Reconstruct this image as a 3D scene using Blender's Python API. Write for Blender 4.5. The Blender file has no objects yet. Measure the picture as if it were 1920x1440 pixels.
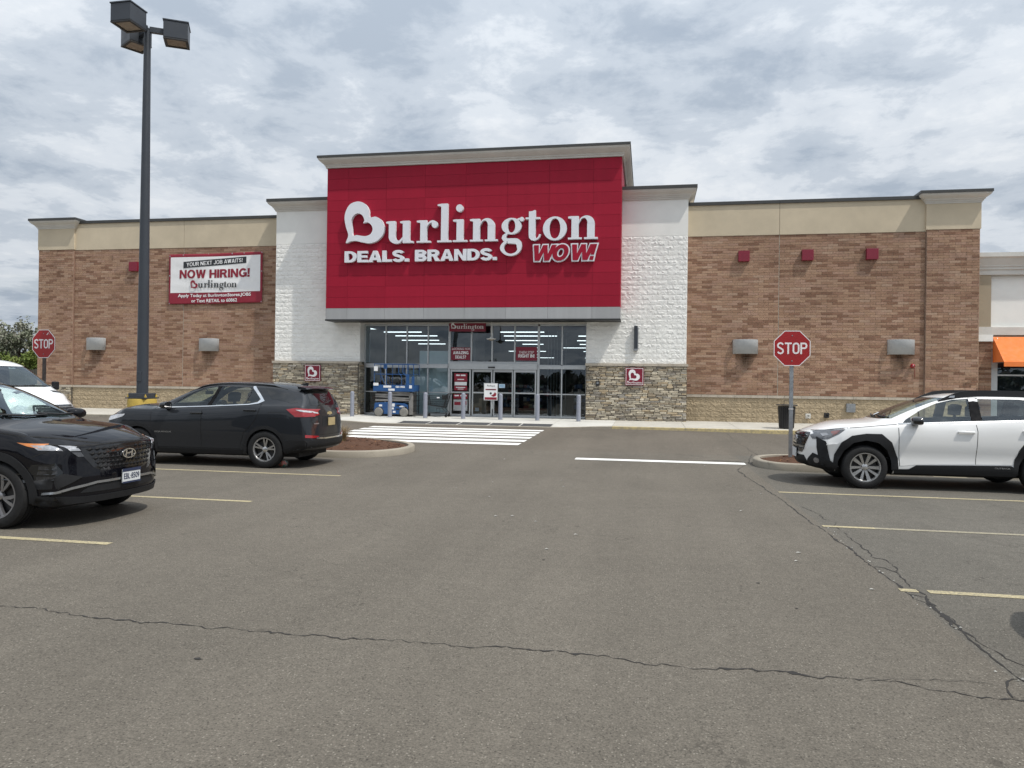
import bpy, bmesh, math, random
import numpy as np
from mathutils import Vector, Matrix
from mathutils.bvhtree import BVHTree
from mathutils.geometry import delaunay_2d_cdt, tessellate_polygon

random.seed(7)
SC = bpy.context.scene
COL = SC.collection
PI = math.pi

# ------------------------------------------------------------------ camera
cam_d = bpy.data.cameras.new('camera')
cam = bpy.data.objects.new('camera', cam_d)
COL.objects.link(cam)
cam_d.sensor_fit = 'HORIZONTAL'
cam_d.sensor_width = 36.0
cam_d.lens = 1390.0 / 1920.0 * 36.0
cam_d.clip_start = 0.05
cam_d.clip_end = 5000.0
YAW, PITCH, ROLL = 0.1809, 0.0014654, 0.013688
_f = Vector((-math.sin(YAW) * math.cos(PITCH), math.cos(YAW) * math.cos(PITCH), math.sin(PITCH)))
_r0 = Vector((math.cos(YAW), math.sin(YAW), 0))
_u0 = _r0.cross(_f)
_r = _r0 * math.cos(ROLL) + _u0 * math.sin(ROLL)
_u = -_r0 * math.sin(ROLL) + _u0 * math.cos(ROLL)
_m = Matrix((_r, _u, -_f)).transposed().to_4x4()
_m.translation = Vector((0, 0, 1.66))
cam.matrix_world = _m
SC.camera = cam

# ------------------------------------------------------------------ sky, sun, exposure
SUNV = Vector((0.52, -0.25, 1.0)).normalized()
world = bpy.data.worlds.new('World')
SC.world = world
world.use_nodes = True
_nt = world.node_tree
_nt.nodes.clear()


def wn(t, **kw):
    n = _nt.nodes.new(t)
    for k, v in kw.items():
        setattr(n, k, v)
    return n


def wl(a, b):
    _nt.links.new(a, b)


def wmath(op, a, b=None, c=None):
    n = wn('ShaderNodeMath', operation=op)
    for i, v in enumerate((a, b, c)):
        if v is None:
            continue
        if isinstance(v, (int, float)):
            n.inputs[i].default_value = v
        else:
            wl(v, n.inputs[i])
    return n.outputs[0]


tc = wn('ShaderNodeTexCoord')
sep = wn('ShaderNodeSeparateXYZ')
wl(tc.outputs['Generated'], sep.inputs[0])
zc = wmath('MAXIMUM', sep.outputs[2], 0.0)
den = wmath('ADD', zc, 0.16)
px = wmath('DIVIDE', sep.outputs[0], den)
py = wmath('DIVIDE', sep.outputs[1], den)
comb = wn('ShaderNodeCombineXYZ')
wl(px, comb.inputs[0]); wl(py, comb.inputs[1]); comb.inputs[2].default_value = 3.7


def wnoise(scale, detail, rough, dist, w=None):
    n = wn('ShaderNodeTexNoise')
    n.inputs['Scale'].default_value = scale
    n.inputs['Detail'].default_value = detail
    n.inputs['Roughness'].default_value = rough
    n.inputs['Distortion'].default_value = dist
    wl(comb.outputs[0], n.inputs['Vector'])
    return n.outputs['Fac']


n_big = wnoise(1.1, 3.0, 0.5, 0.15)
n_mid = wnoise(4.4, 14.0, 0.63, 0.18)
n_cov = wnoise(1.35, 8.0, 0.58, 0.4)
dens = wmath('ADD', wmath('MULTIPLY', n_big, 0.5), wmath('MULTIPLY', n_mid, 0.64))
ramp = wn('ShaderNodeValToRGB')
wl(dens, ramp.inputs[0])
cr = ramp.color_ramp
cr.interpolation = 'EASE'
cr.elements[0].position = 0.42; cr.elements[0].color = (0.715, 0.75, 0.79, 1)
cr.elements[1].position = 0.71; cr.elements[1].color = (0.375, 0.435, 0.515, 1)
e = cr.elements.new(0.51); e.color = (0.635, 0.68, 0.735, 1)
e = cr.elements.new(0.595); e.color = (0.50, 0.555, 0.625, 1)
# overcast sky: brighter towards the zenith and round the veiled sun
dotn = wn('ShaderNodeVectorMath', operation='DOT_PRODUCT')
wl(tc.outputs['Generated'], dotn.inputs[0])
dotn.inputs[1].default_value = SUNV
glow = wmath('POWER', wmath('MAXIMUM', dotn.outputs['Value'], 0.0), 6.0)
horiz = wmath('POWER', wmath('SUBTRACT', 1.0, zc), 9.0)
gain = wmath('ADD', wmath('ADD', wmath('ADD', 0.86, wmath('MULTIPLY', horiz, 0.13)), wmath('MULTIPLY', zc, 0.98)), wmath('MULTIPLY', glow, 1.1))
vm = wn('ShaderNodeVectorMath', operation='SCALE')
wl(ramp.outputs[0], vm.inputs[0]); wl(gain, vm.inputs['Scale'])
sky = wn('ShaderNodeTexSky', sky_type='NISHITA')
sky.sun_disc = False
sky.sun_elevation = math.asin(SUNV.z)
sky.sun_rotation = math.atan2(SUNV.x, SUNV.y)
sky.air_density = 1.3; sky.dust_density = 2.5
bg1 = wn('ShaderNodeBackground'); wl(sky.outputs[0], bg1.inputs[0]); bg1.inputs[1].default_value = 0.1
bg2 = wn('ShaderNodeBackground'); wl(vm.outputs[0], bg2.inputs[0]); bg2.inputs[1].default_value = 1.0
mr = wn('ShaderNodeMapRange'); mr.interpolation_type = 'SMOOTHSTEP'
wl(n_cov, mr.inputs[0])
mr.inputs[1].default_value = 0.33; mr.inputs[2].default_value = 0.44
mr.inputs[3].default_value = 0.86; mr.inputs[4].default_value = 1.0
mx = wn('ShaderNodeMixShader')
wl(mr.outputs[0], mx.inputs[0]); wl(bg1.outputs[0], mx.inputs[1]); wl(bg2.outputs[0], mx.inputs[2])
wo = wn('ShaderNodeOutputWorld'); wl(mx.outputs[0], wo.inputs[0])

sun_d = bpy.data.lights.new('sun', 'SUN')
sun_d.energy = 3.2
sun_d.angle = math.radians(0.9)
sun_d.color = (1.0, 0.95, 0.87)
sun = bpy.data.objects.new('sun', sun_d)
sun.rotation_euler = SUNV.to_track_quat('Z', 'Y').to_euler()
sun.location = (20, -10, 40)
COL.objects.link(sun)

SC.view_settings.view_transform = 'Standard'
SC.view_settings.look = 'None'
SC.view_settings.exposure = 0.0
SC.view_settings.gamma = 1.0
SC.view_settings.use_curve_mapping = False
SC.cycles.max_bounces = 8
SC.cycles.transparent_max_bounces = 16
SC.cycles.caustics_reflective = False
SC.cycles.caustics_refractive = False
SC.cycles.sample_clamp_indirect = 6.0
SC.cycles.use_denoising = True


# ------------------------------------------------------------------ helpers
def smooth01(t):
    t = min(1.0, max(0.0, t))
    return t * t * (3 - 2 * t)


def lot_z(x, y):
    """height of the asphalt: flat by the cars, rising gently to the kerb of the shop"""
    d = 0.045 * smooth01((x - 0.5) / 4.5)
    return (0.125 - d) * smooth01((y - 19.5) / 7.5)


def tag(o, label=None, cat=None, group=None, kind=None):
    if label: o['label'] = label
    if cat: o['category'] = cat
    if group: o['group'] = group
    if kind: o['kind'] = kind
    return o


def thing(name, label, cat, loc=(0, 0, 0), rz=0.0, group=None):
    o = bpy.data.objects.new(name, None)
    o.empty_display_size = 0.3
    o.location = loc
    o.rotation_euler = (0, 0, rz)
    COL.objects.link(o)
    return tag(o, label, cat, group)


def basis(o):
    return Matrix.Translation(o.location) @ o.rotation_euler.to_matrix().to_4x4()


def root_of(o):
    while o.parent is not None: o = o.parent
    return o


def link(name, me, parent=None, kind=None, loc=None):
    """links a mesh; loc, when given, is its place in the world (things with parts built this way are not turned)"""
    o = bpy.data.objects.new(name, me)
    COL.objects.link(o)
    if parent is not None:
        o.parent = parent
    if loc is not None:
        o.location = Vector(loc) - (root_of(parent).location if parent is not None else Vector((0, 0, 0)))
    if kind: o['kind'] = kind
    return o


class MB:
    """collects shapes and links them as ONE mesh object"""

    def __init__(s):
        s.v = []; s.f = []; s.m = []; s.c = []; s.mi = 0; s.col = None; s.T = None

    def add(s, vs, fs):
        b = len(s.v)
        if s.T is not None:
            vs = [s.T @ Vector(p) for p in vs]
        s.v += [tuple(p) for p in vs]
        for f in fs:
            s.f.append(tuple(b + i for i in f)); s.m.append(s.mi); s.c.append(s.col)
        return s

    def box(s, x0, x1, y0, y1, z0, z1, skip=''):
        vs = [(x0, y0, z0), (x1, y0, z0), (x1, y1, z0), (x0, y1, z0), (x0, y0, z1), (x1, y0, z1), (x1, y1, z1), (x0, y1, z1)]
        fs = {'b': (3, 2, 1, 0), 't': (4, 5, 6, 7), 'f': (0, 1, 5, 4), 'k': (2, 3, 7, 6), 'l': (3, 0, 4, 7), 'r': (1, 2, 6, 5)}
        return s.add(vs, [f for k, f in fs.items() if k not in skip])

    def bar(s, a, b, w, d, up=(0, 0, 1)):
        a = Vector(a); b = Vector(b); t = (b - a).normalized()
        u = Vector(up)
        if abs(t.dot(u)) > 0.98: u = Vector((0, 1, 0))
        n = t.cross(u).normalized(); u = n.cross(t)
        vs = []
        for p in (a, b):
            for i, j in ((-1, -1), (1, -1), (1, 1), (-1, 1)):
                vs.append(p + n * (i * w / 2) + u * (j * d / 2))
        return s.add(vs, [(0, 1, 2, 3), (7, 6, 5, 4), (0, 4, 5, 1), (1, 5, 6, 2), (2, 6, 7, 3), (3, 7, 4, 0)])

    def tube(s, pts, r, n=8, closed=False, r1=None):
        pts = [Vector(p) for p in pts]; N = len(pts)
        vs = []; fs = []
        prev = None
        for i, p in enumerate(pts):
            if closed: t = pts[(i + 1) % N] - pts[i - 1]
            else: t = pts[min(i + 1, N - 1)] - pts[max(i - 1, 0)]
            t.normalize()
            if prev is None:
                u = Vector((0, 0, 1)) if abs(t.z) < 0.9 else Vector((1, 0, 0))
            else: u = prev
            a = t.cross(u).normalized(); u = a.cross(t).normalized(); prev = u
            rr = r if r1 is None else r + (r1 - r) * i / (N - 1)
            for k in range(n):
                th = 2 * PI * k / n
                vs.append(p + a * (rr * math.cos(th)) + u * (rr * math.sin(th)))
        M = N if closed else N - 1
        for i in range(M):
            for k in range(n):
                a0 = i * n + k; a1 = i * n + (k + 1) % n
                b0 = ((i + 1) % N) * n + k; b1 = ((i + 1) % N) * n + (k + 1) % n
                fs.append((a0, a1, b1, b0))
        if not closed:
            fs.append(tuple(reversed(range(n)))); fs.append(tuple(range((N - 1) * n, N * n)))
        return s.add(vs, fs)

    def lathe(s, prof, n=24, axis='z', c=(0, 0, 0), caps=True, a0=0.0, a1=2 * PI):
        full = abs(a1 - a0 - 2 * PI) < 1e-6
        K = n if full else n + 1
        vs = []; fs = []
        for r, h in prof:
            for k in range(K):
                th = a0 + (a1 - a0) * k / n
                x, y = r * math.cos(th), r * math.sin(th)
                vs.append({'z': (c[0] + x, c[1] + y, c[2] + h), 'y': (c[0] + x, c[1] + h, c[2] + y), 'x': (c[0] + h, c[1] + x, c[2] + y)}[axis])
        P = len(prof)
        for i in range(P - 1):
            for k in range(n if full else n):
                q = (k + 1) % K
                fs.append((i * K + k, i * K + q, (i + 1) * K + q, (i + 1) * K + k))
        if caps and full:
            if prof[0][0] > 1e-6: fs.append(tuple(reversed(range(K))))
            if prof[-1][0] > 1e-6: fs.append(tuple(range((P - 1) * K, P * K)))
        return s.add(vs, fs)

    def prism(s, poly, y0, y1, fn=None):
        """polygon in (a,b) extruded from y0 (front) to y1; fn maps (a,y,b) to xyz"""
        fn = fn or (lambda a, y, b: (a, y, b))
        n = len(poly)
        tris = tessellate_polygon([[Vector((a, b, 0)) for a, b in poly]])
        vs = [fn(a, y0, b) for a, b in poly] + [fn(a, y1, b) for a, b in poly]
        fs = [tuple(t) for t in tris] + [tuple(n + i for i in reversed(t)) for t in tris]
        fs += [(i, (i + 1) % n, n + (i + 1) % n, n + i) for i in range(n)]
        return s.add(vs, fs)

    def strip(s, outer, inner, y0, y1, closed=True, fn=None):
        fn = fn or (lambda a, y, b: (a, y, b))
        n = len(outer); vs = []
        for L, y in ((outer, y0), (inner, y0), (outer, y1), (inner, y1)):
            vs += [fn(a, y, b) for a, b in L]
        fs = []
        for i in range(n if closed else n - 1):
            j = (i + 1) % n
            fs += [(i, j, n + j, n + i), (2 * n + j, 2 * n + i, 3 * n + i, 3 * n + j),
                   (j, i, 2 * n + i, 2 * n + j), (n + i, n + j, 3 * n + j, 3 * n + i)]
        if not closed:
            fs += [(0, n, 3 * n, 2 * n), (n - 1, 2 * n - 1 + n * 0, 3 * n + n - 1, 2 * n + n - 1)]
        return s.add(vs, fs)

    def mesh(s, name, mats, smooth=False, fix=True):
        me = bpy.data.meshes.new(name)
        me.from_pydata(s.v, [], s.f)
        if not isinstance(mats, (list, tuple)): mats = [mats]
        for m in mats: me.materials.append(m)
        if len(mats) > 1: me.polygons.foreach_set('material_index', s.m)
        if any(c is not None for c in s.c):
            at = me.color_attributes.new('Col', 'FLOAT_COLOR', 'CORNER')
            arr = []
            for f, c in zip(s.f, s.c):
                c = c or (0.5, 0.5, 0.5)
                arr += [c[0], c[1], c[2], 1.0] * len(f)
            at.data.foreach_set('color', arr)
        if fix:
            bm = bmesh.new(); bm.from_mesh(me)
            bmesh.ops.recalc_face_normals(bm, faces=bm.faces)
            bm.to_mesh(me); bm.free()
        if smooth:
            me.polygons.foreach_set('use_smooth', [True] * len(me.polygons))
            me.set_sharp_from_angle(angle=math.radians(smooth if smooth > 1 else 40))
        me.update()
        return me

    def build(s, name, mats, parent=None, smooth=False, world=False, bevel=0, kind=None, fix=True):
        if world and parent is not None:
            im = basis(root_of(parent)).inverted()
            s.v = [tuple(im @ Vector(p)) for p in s.v]
        o = link(name, s.mesh(name, mats, smooth, fix), parent, kind)
        if bevel:
            md = o.modifiers.new('bevel', 'BEVEL'); md.width = bevel; md.segments = 2
            md.limit_method = 'ANGLE'; md.angle_limit = math.radians(40)
        return o


def catmull(pts, per=6, closed=True):
    out = []; n = len(pts)
    P = [np.array(p, float) for p in pts]
    for i in range(n if closed else n - 1):
        if closed: a, b, c, d = P[i - 1], P[i], P[(i + 1) % n], P[(i + 2) % n]
        else: a, b, c, d = P[max(i - 1, 0)], P[i], P[i + 1], P[min(i + 2, n - 1)]
        for k in range(per):
            t = k / per
            q = 0.5 * ((2 * b) + (-a + c) * t + (2 * a - 5 * b + 4 * c - d) * t * t + (-a + 3 * b - 3 * c + d) * t ** 3)
            out.append(tuple(q.tolist()))
    if not closed: out.append(tuple(P[-1].tolist()))
    return out


def copy_tree(o, parent=None):
    c = o.copy(); COL.objects.link(c)
    if parent is not None: c.parent = parent
    for ch in [x for x in KIDS.get(o.name, [])]:
        copy_tree(ch, c)
    return c


KIDS = {}


def index_kids():
    KIDS.clear()
    for o in COL.objects:
        if o.parent is not None: KIDS.setdefault(o.parent.name, []).append(o)


# ------------------------------------------------------------------ materials
class NT:
    def __init__(s, name):
        s.mat = bpy.data.materials.new(name); s.mat.use_nodes = True
        s.t = s.mat.node_tree; s.b = s.t.nodes['Principled BSDF']; s.out = s.t.nodes['Material Output']
        s.tc = None

    def n(s, typ, ins=None, **kw):
        n = s.t.nodes.new(typ)
        for k, v in kw.items(): setattr(n, k, v)
        for k, v in (ins or {}).items():
            if hasattr(v, 'node'): s.t.links.new(v, n.inputs[k])
            else: n.inputs[k].default_value = v
        return n

    def l(s, a, b): s.t.links.new(a, b)

    def pos(s, kind='Object'):
        if kind == 'World': return s.n('ShaderNodeNewGeometry').outputs['Position']
        if s.tc is None: s.tc = s.n('ShaderNodeTexCoord')
        return s.tc.outputs[kind]

    def noise(s, scale, detail=4, rough=0.55, dist=0.0, vec=None, kind='Object'):
        return s.n('ShaderNodeTexNoise', {'Scale': scale, 'Detail': detail, 'Roughness': rough, 'Distortion': dist, 'Vector': vec if vec is not None else s.pos(kind)}).outputs['Fac']

    def math(s, op, a, b=0.0, c=0.0, clamp=False):
        n = s.n('ShaderNodeMath', {0: a, 1: b, 2: c}, operation=op); n.use_clamp = clamp
        return n.outputs[0]

    def rng(s, v, a, b, c=0.0, d=1.0, smooth=False):
        n = s.n('ShaderNodeMapRange', {0: v, 1: a, 2: b, 3: c, 4: d})
        if smooth: n.interpolation_type = 'SMOOTHSTEP'
        return n.outputs[0]

    def mix(s, fac, a, b, mode='MIX'):
        n = s.n('ShaderNodeMix', data_type='RGBA', blend_type=mode)
        for i, v in ((0, fac), (6, a), (7, b)):
            if hasattr(v, 'node'): s.l(v, n.inputs[i])
            elif i == 0: n.inputs[0].default_value = v
            else: n.inputs[i].default_value = (*v[:3], 1)
        return n.outputs[2]

    def bump(s, h, strength, dist, prev=None):
        n = s.n('ShaderNodeBump', {'Height': h, 'Strength': strength, 'Distance': dist})
        if prev is not None: s.l(prev, n.inputs['Normal'])
        s.l(n.outputs[0], s.b.inputs['Normal'])
        return n.outputs[0]

    def set(s, **kw):
        for k, v in kw.items():
            i = s.b.inputs[k.replace('_', ' ')]
            if hasattr(v, 'node'): s.l(v, i)
            elif isinstance(v, (tuple, list)): i.default_value = (*v[:3], 1)
            else: i.default_value = v
        return s


def plain(name, col, rough=0.5, metal=0.0, var=0.12, vs=6.0, bump=0.0, bs=60.0, coat=0.0, spec=0.5, kind='Object', dirt=0.0):
    m = NT(name)
    c = col
    if var:
        f = m.rng(m.noise(vs, 6, 0.6, kind=kind), 0.3, 0.7, 1 - var, 1 + var)
        v = m.n('ShaderNodeVectorMath', {0: (*col[:3],), 'Scale': f}, operation='SCALE').outputs[0]
        c = v
    if dirt:
        f = m.rng(m.noise(vs * 3.1, 8, 0.7, kind=kind), 0.52, 0.72, 0, dirt)
        c = m.mix(f, c, tuple(x * 0.45 for x in col[:3]))
    m.set(Base_Color=c, Metallic=metal, Coat_Weight=coat, Specular_IOR_Level=spec)
    r = m.rng(m.noise(vs * 2.3, 4, 0.6, kind=kind), 0.3, 0.7, max(0.02, rough * 0.82), min(1, rough * 1.15))
    m.set(Roughness=r)
    if coat: m.set(Coat_Roughness=0.03)
    if bump: m.bump(m.noise(bs, 6, 0.6, kind=kind), bump, 0.02)
    return m.mat


def emit(name, col, strength):
    m = NT(name); m.set(Base_Color=col, Emission_Color=col, Emission_Strength=strength, Roughness=0.6)
    return m.mat


def glass(name, tint=(0.8, 0.85, 0.85), ior=1.5, gain=1.0, rough=0.0, dusty=0.0):
    m = NT(name)
    tr = m.n('ShaderNodeBsdfTransparent', {'Color': (*tint, 1)})
    gl = m.n('ShaderNodeBsdfGlossy', {'Color': (0.86, 0.94, 1, 1), 'Roughness': rough})
    ge = m.n('ShaderNodeNewGeometry')
    dt = m.n('ShaderNodeVectorMath', {0: ge.outputs['Normal'], 1: ge.outputs['Incoming']}, operation='DOT_PRODUCT')
    fc = m.math('SUBTRACT', 1.0, m.math('ABSOLUTE', dt.outputs['Value']), clamp=True)
    f = m.math('MULTIPLY', m.math('ADD', 0.065, m.math('MULTIPLY', m.math('POWER', fc, 5.0), 0.93)), gain, clamp=True)
    wob = m.n('ShaderNodeBump', {'Height': m.noise(1.3, 2, 0.5), 'Strength': 0.05, 'Distance': 0.05})
    m.l(wob.outputs[0], gl.inputs['Normal'])
    mx_ = m.n('ShaderNodeMixShader'); m.l(f, mx_.inputs[0]); m.l(tr.outputs[0], mx_.inputs[1]); m.l(gl.outputs[0], mx_.inputs[2])
    last = mx_.outputs[0]
    if dusty:
        df = m.n('ShaderNodeBsdfDiffuse', {'Color': (0.55, 0.55, 0.52, 1)})
        m2 = m.n('ShaderNodeMixShader'); m.l(m.rng(m.noise(4, 5, 0.6), 0.3, 0.8, 0, dusty), m2.inputs[0])
        m.l(last, m2.inputs[1]); m.l(df.outputs[0], m2.inputs[2]); last = m2.outputs[0]
    m.l(last, m.out.inputs[0])
    return m.mat


def attr_mat(name, rough=0.9, var=0.18, vs=14.0, bump=0.35, bs=90.0, kind='World'):
    m = NT(name)
    a = m.n('ShaderNodeAttribute', attribute_name='Col')
    f = m.rng(m.noise(vs, 6, 0.65, kind=kind), 0.28, 0.72, 1 - var, 1 + var)
    f2 = m.rng(m.noise(0.55, 4, 0.6, kind=kind), 0.3, 0.7, 0.86, 1.1)
    v = m.n('ShaderNodeVectorMath', {0: a.outputs['Color'], 'Scale': m.math('MULTIPLY', f, f2)}, operation='SCALE')
    m.set(Base_Color=v.outputs[0], Roughness=rough, Specular_IOR_Level=0.25)
    if bump: m.bump(m.noise(bs, 5, 0.65, kind=kind), bump, 0.01)
    return m.mat


M = {}
def brick_mat():
    m = NT('brick')
    a = m.n('ShaderNodeAttribute', attribute_name='Col')
    P = m.pos('World')
    f = m.rng(m.noise(14, 6, 0.65, vec=P), 0.28, 0.72, 0.80, 1.2)
    f2 = m.rng(m.noise(0.55, 5, 0.62, vec=P), 0.3, 0.7, 0.84, 1.1)
    # rain streaks under the sconces and soot patches on the upper wall
    sp = m.n('ShaderNodeSeparateXYZ', {0: P})
    k = None
    for x0 in (-26.10, -20.14, 3.90, 9.79):
        dx = m.math('ABSOLUTE', m.math('SUBTRACT', sp.outputs[0], x0))
        s_ = m.math('MULTIPLY', m.rng(dx, 0.05, 0.42, 1, 0, True), m.rng(sp.outputs[2], 1.9, 3.0, 0, 1, True))
        s_ = m.math('MULTIPLY', s_, m.math('LESS_THAN', sp.outputs[2], 3.07))
        k = s_ if k is None else m.math('MAXIMUM', k, s_)
    st = m.n('ShaderNodeMapping', {'Vector': P, 'Scale': (7, 1, 0.7)})
    k = m.math('MULTIPLY', k, m.rng(m.noise(1.0, 5, 0.65, vec=st.outputs[0]), 0.3, 0.6, 0.15, 0.75))
    soot = m.math('MULTIPLY', m.rng(m.noise(2.6, 7, 0.75, vec=P), 0.52, 0.7), m.rng(m.noise(0.35, 3, 0.5, vec=P), 0.5, 0.66, 0, 0.55))
    dark = m.math('SUBTRACT', 1.0, m.math('MAXIMUM', k, soot))
    v = m.n('ShaderNodeVectorMath', {0: a.outputs['Color'], 'Scale': m.math('MULTIPLY', m.math('MULTIPLY', f, f2), dark)}, operation='SCALE')
    m.set(Base_Color=v.outputs[0], Roughness=0.9, Specular_IOR_Level=0.25)
    m.bump(m.noise(90, 5, 0.65, vec=P), 0.35, 0.01)
    return m.mat


M['brick'] = brick_mat()
M['stone'] = attr_mat('ledge_stone', var=0.3, vs=22, bump=0.7, bs=45)
M['leaf'] = attr_mat('leaf', rough=0.6, var=0.2, bump=0)
M['mortar'] = plain('mortar', (0.40, 0.31, 0.235), 0.95, bump=0.4, bs=80, kind='World', vs=1.2, var=0.15)
M['stone_joint'] = plain('stone_joint', (0.10, 0.088, 0.07), 0.95, kind='World')
M['cream'] = plain('cream_stucco', (0.56, 0.48, 0.355), 0.92, bump=0.25, bs=120, kind='World', vs=0.9, var=0.09, spec=0.2)
M['beige'] = plain('beige_stucco', (0.36, 0.30, 0.22), 0.92, bump=0.25, bs=120, kind='World', vs=0.9, var=0.07, spec=0.2)
M['trim'] = plain('pale_trim', (0.60, 0.585, 0.545), 0.85, bump=0.1, bs=90, kind='World', vs=1.5, var=0.07, spec=0.2)
M['white_smooth'] = plain('white_stucco', (0.80, 0.80, 0.765), 0.88, bump=0.15, bs=100, kind='World', vs=1.1, var=0.05, spec=0.25)
M['white_block'] = plain('white_painted_block', (0.84, 0.835, 0.80), 0.75, bump=0.8, bs=40, kind='World', vs=2.0, var=0.06, spec=0.3)
M['tan_block'] = plain('tan_split_block', (0.38, 0.305, 0.205), 0.95, bump=1.0, bs=26, kind='World', vs=2.5, var=0.16, spec=0.2, dirt=0.35)
M['cap'] = plain('cast_cap', (0.44, 0.39, 0.32), 0.9, bump=0.3, kind='World', vs=3, var=0.14, dirt=0.3)
M['coping'] = plain('dark_coping', (0.062, 0.062, 0.06), 0.45, metal=0.3, var=0.08)
def panel_mat(name, col, rough, spec):
    m = NT(name)
    oi = m.n('ShaderNodeObjectInfo')
    P = m.pos('World')
    st = m.n('ShaderNodeMapping', {'Vector': P, 'Scale': (5, 5, 0.35)})
    k = m.math('MULTIPLY', m.rng(oi.outputs['Random'], 0, 1, 0.93, 1.06), m.rng(m.noise(1.0, 5, 0.6, vec=st.outputs[0]), 0.3, 0.7, 0.94, 1.05))
    v = m.n('ShaderNodeVectorMath', {0: col, 'Scale': k}, operation='SCALE')
    m.set(Base_Color=v.outputs[0], Roughness=m.rng(m.noise(0.8, 5, 0.6, vec=P), 0.3, 0.7, rough * 0.85, rough * 1.15), Specular_IOR_Level=spec)
    m.bump(m.noise(0.9, 2, 0.5, vec=P), 0.06, 0.05)
    return m.mat


M['red_panel'] = panel_mat('red_panel', (0.315, 0.0105, 0.031), 0.55, 0.18)
M['grey_panel'] = panel_mat('grey_panel', (0.36, 0.365, 0.37), 0.45, 0.35)
M['red_dark'] = plain('red_joint', (0.15, 0.006, 0.016), 0.6, var=0)
M['soffit'] = plain('soffit', (0.50, 0.48, 0.44), 0.8, var=0.05)
M['black'] = plain('matt_black', (0.018, 0.018, 0.019), 0.55, var=0.1)
M['alu'] = plain('aluminium_frame', (0.50, 0.52, 0.53), 0.38, metal=0.55, var=0.05)
M['store_glass'] = glass('store_glass', (0.62, 0.72, 0.78), 1.52, 1.5)
M['sign_white'] = plain('sign_white', (0.74, 0.755, 0.80), 0.35, var=0.03)
M['print_white'] = plain('print_white', (0.8, 0.8, 0.8), 0.6, var=0.03)
M['print_black'] = plain('print_black', (0.022, 0.026, 0.03), 0.6, var=0.05)
M['print_red'] = plain('print_red', (0.25, 0.012, 0.03), 0.6, var=0.05)
M['burgundy'] = plain('burgundy_face', (0.20, 0.011, 0.03), 0.45, var=0.04)
M['stop_red'] = plain('stop_red', (0.32, 0.012, 0.014), 0.35, var=0.08, vs=3, dirt=0.1)
M['stop_white'] = plain('stop_white', (0.78, 0.75, 0.74), 0.4, var=0.05)
M['galv'] = plain('galvanised_steel', (0.30, 0.315, 0.33), 0.42, metal=0.7, var=0.2, vs=9)
M['rust_post'] = plain('weathered_post', (0.075, 0.06, 0.052), 0.8, var=0.3, vs=9)
M['pole_paint'] = plain('pole_paint', (0.034, 0.040, 0.050), 0.42, var=0.1, vs=2)
M['bollard'] = plain('bollard_grey', (0.245, 0.26, 0.31), 0.5, var=0.08, vs=3, dirt=0.12)
M['sconce'] = plain('sconce_grey', (0.42, 0.43, 0.435), 0.55, metal=0.0, var=0.05)
M['yellow'] = plain('yellow_paint', (0.44, 0.31, 0.06), 0.75, var=0.15, vs=4, bump=0.3, dirt=0.35)
M['orange'] = plain('orange_canvas', (0.78, 0.20, 0.045), 0.8, var=0.05, vs=3)
M['lens'] = plain('lamp_lens', (0.25, 0.215, 0.17), 0.15, var=0.2, vs=8)
M['lift_blue'] = plain('lift_blue', (0.018, 0.078, 0.225), 0.4, var=0.15, vs=3, dirt=0.15)
M['lift_grey'] = plain('lift_grey', (0.20, 0.19, 0.18), 0.6, var=0.2, vs=4)
M['rubber'] = plain('rubber', (0.012, 0.012, 0.0125), 0.72, var=0.3, vs=7, bump=0.25, bs=50, spec=0.35)
M['cart'] = plain('cart_black', (0.02, 0.021, 0.022), 0.5, var=0.1)
M['cardboard'] = plain('cardboard', (0.28, 0.19, 0.11), 0.85, var=0.1)
M['sandstone'] = plain('sandstone_base', (0.45, 0.33, 0.22), 0.85, var=0.2, vs=9, bump=0.2)
M['in_dark'] = plain('interior_dark', (0.035, 0.040, 0.050), 0.8, var=0.1)
M['in_floor'] = plain('interior_floor', (0.16, 0.15, 0.14), 0.35, var=0.1)
M['in_wall'] = plain('interior_partition', (0.74, 0.78, 0.73), 0.85, var=0.03)
M['in_grey'] = plain('interior_grey', (0.20, 0.19, 0.18), 0.8, var=0.05)
M['tube_light'] = emit('strip_light', (0.93, 0.95, 0.92), 2.6)
M['trunk'] = plain('bark', (0.09, 0.075, 0.06), 0.9, var=0.3, bump=0.6, bs=12)
M['brown_leaf'] = M['leaf']


def concrete(name, col, stain=0.35):
    m = NT(name)
    f = m.rng(m.noise(1.3, 7, 0.65, kind='World'), 0.3, 0.7, 0.86, 1.1)
    g = m.rng(m.noise(60, 4, 0.7, kind='World'), 0.3, 0.7, 0.9, 1.08)
    c = m.n('ShaderNodeVectorMath', {0: col, 'Scale': m.math('MULTIPLY', f, g)}, operation='SCALE').outputs[0]
    c = m.mix(m.rng(m.noise(4.2, 8, 0.72, 0.6, kind='World'), 0.56, 0.75, 0, stain), c, (col[0] * 0.45, col[1] * 0.42, col[2] * 0.38))
    m.set(Base_Color=c, Roughness=0.9, Specular_IOR_Level=0.25)
    m.bump(m.noise(120, 4, 0.6, kind='World'), 0.25, 0.01)
    return m.mat


M['concrete'] = concrete('concrete', (0.47, 0.45, 0.40))
M['concrete_new'] = concrete('concrete_new', (0.56, 0.55, 0.51), 0.15)
M['kerb'] = concrete('kerb_concrete', (0.30, 0.27, 0.22), 0.5)


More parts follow.
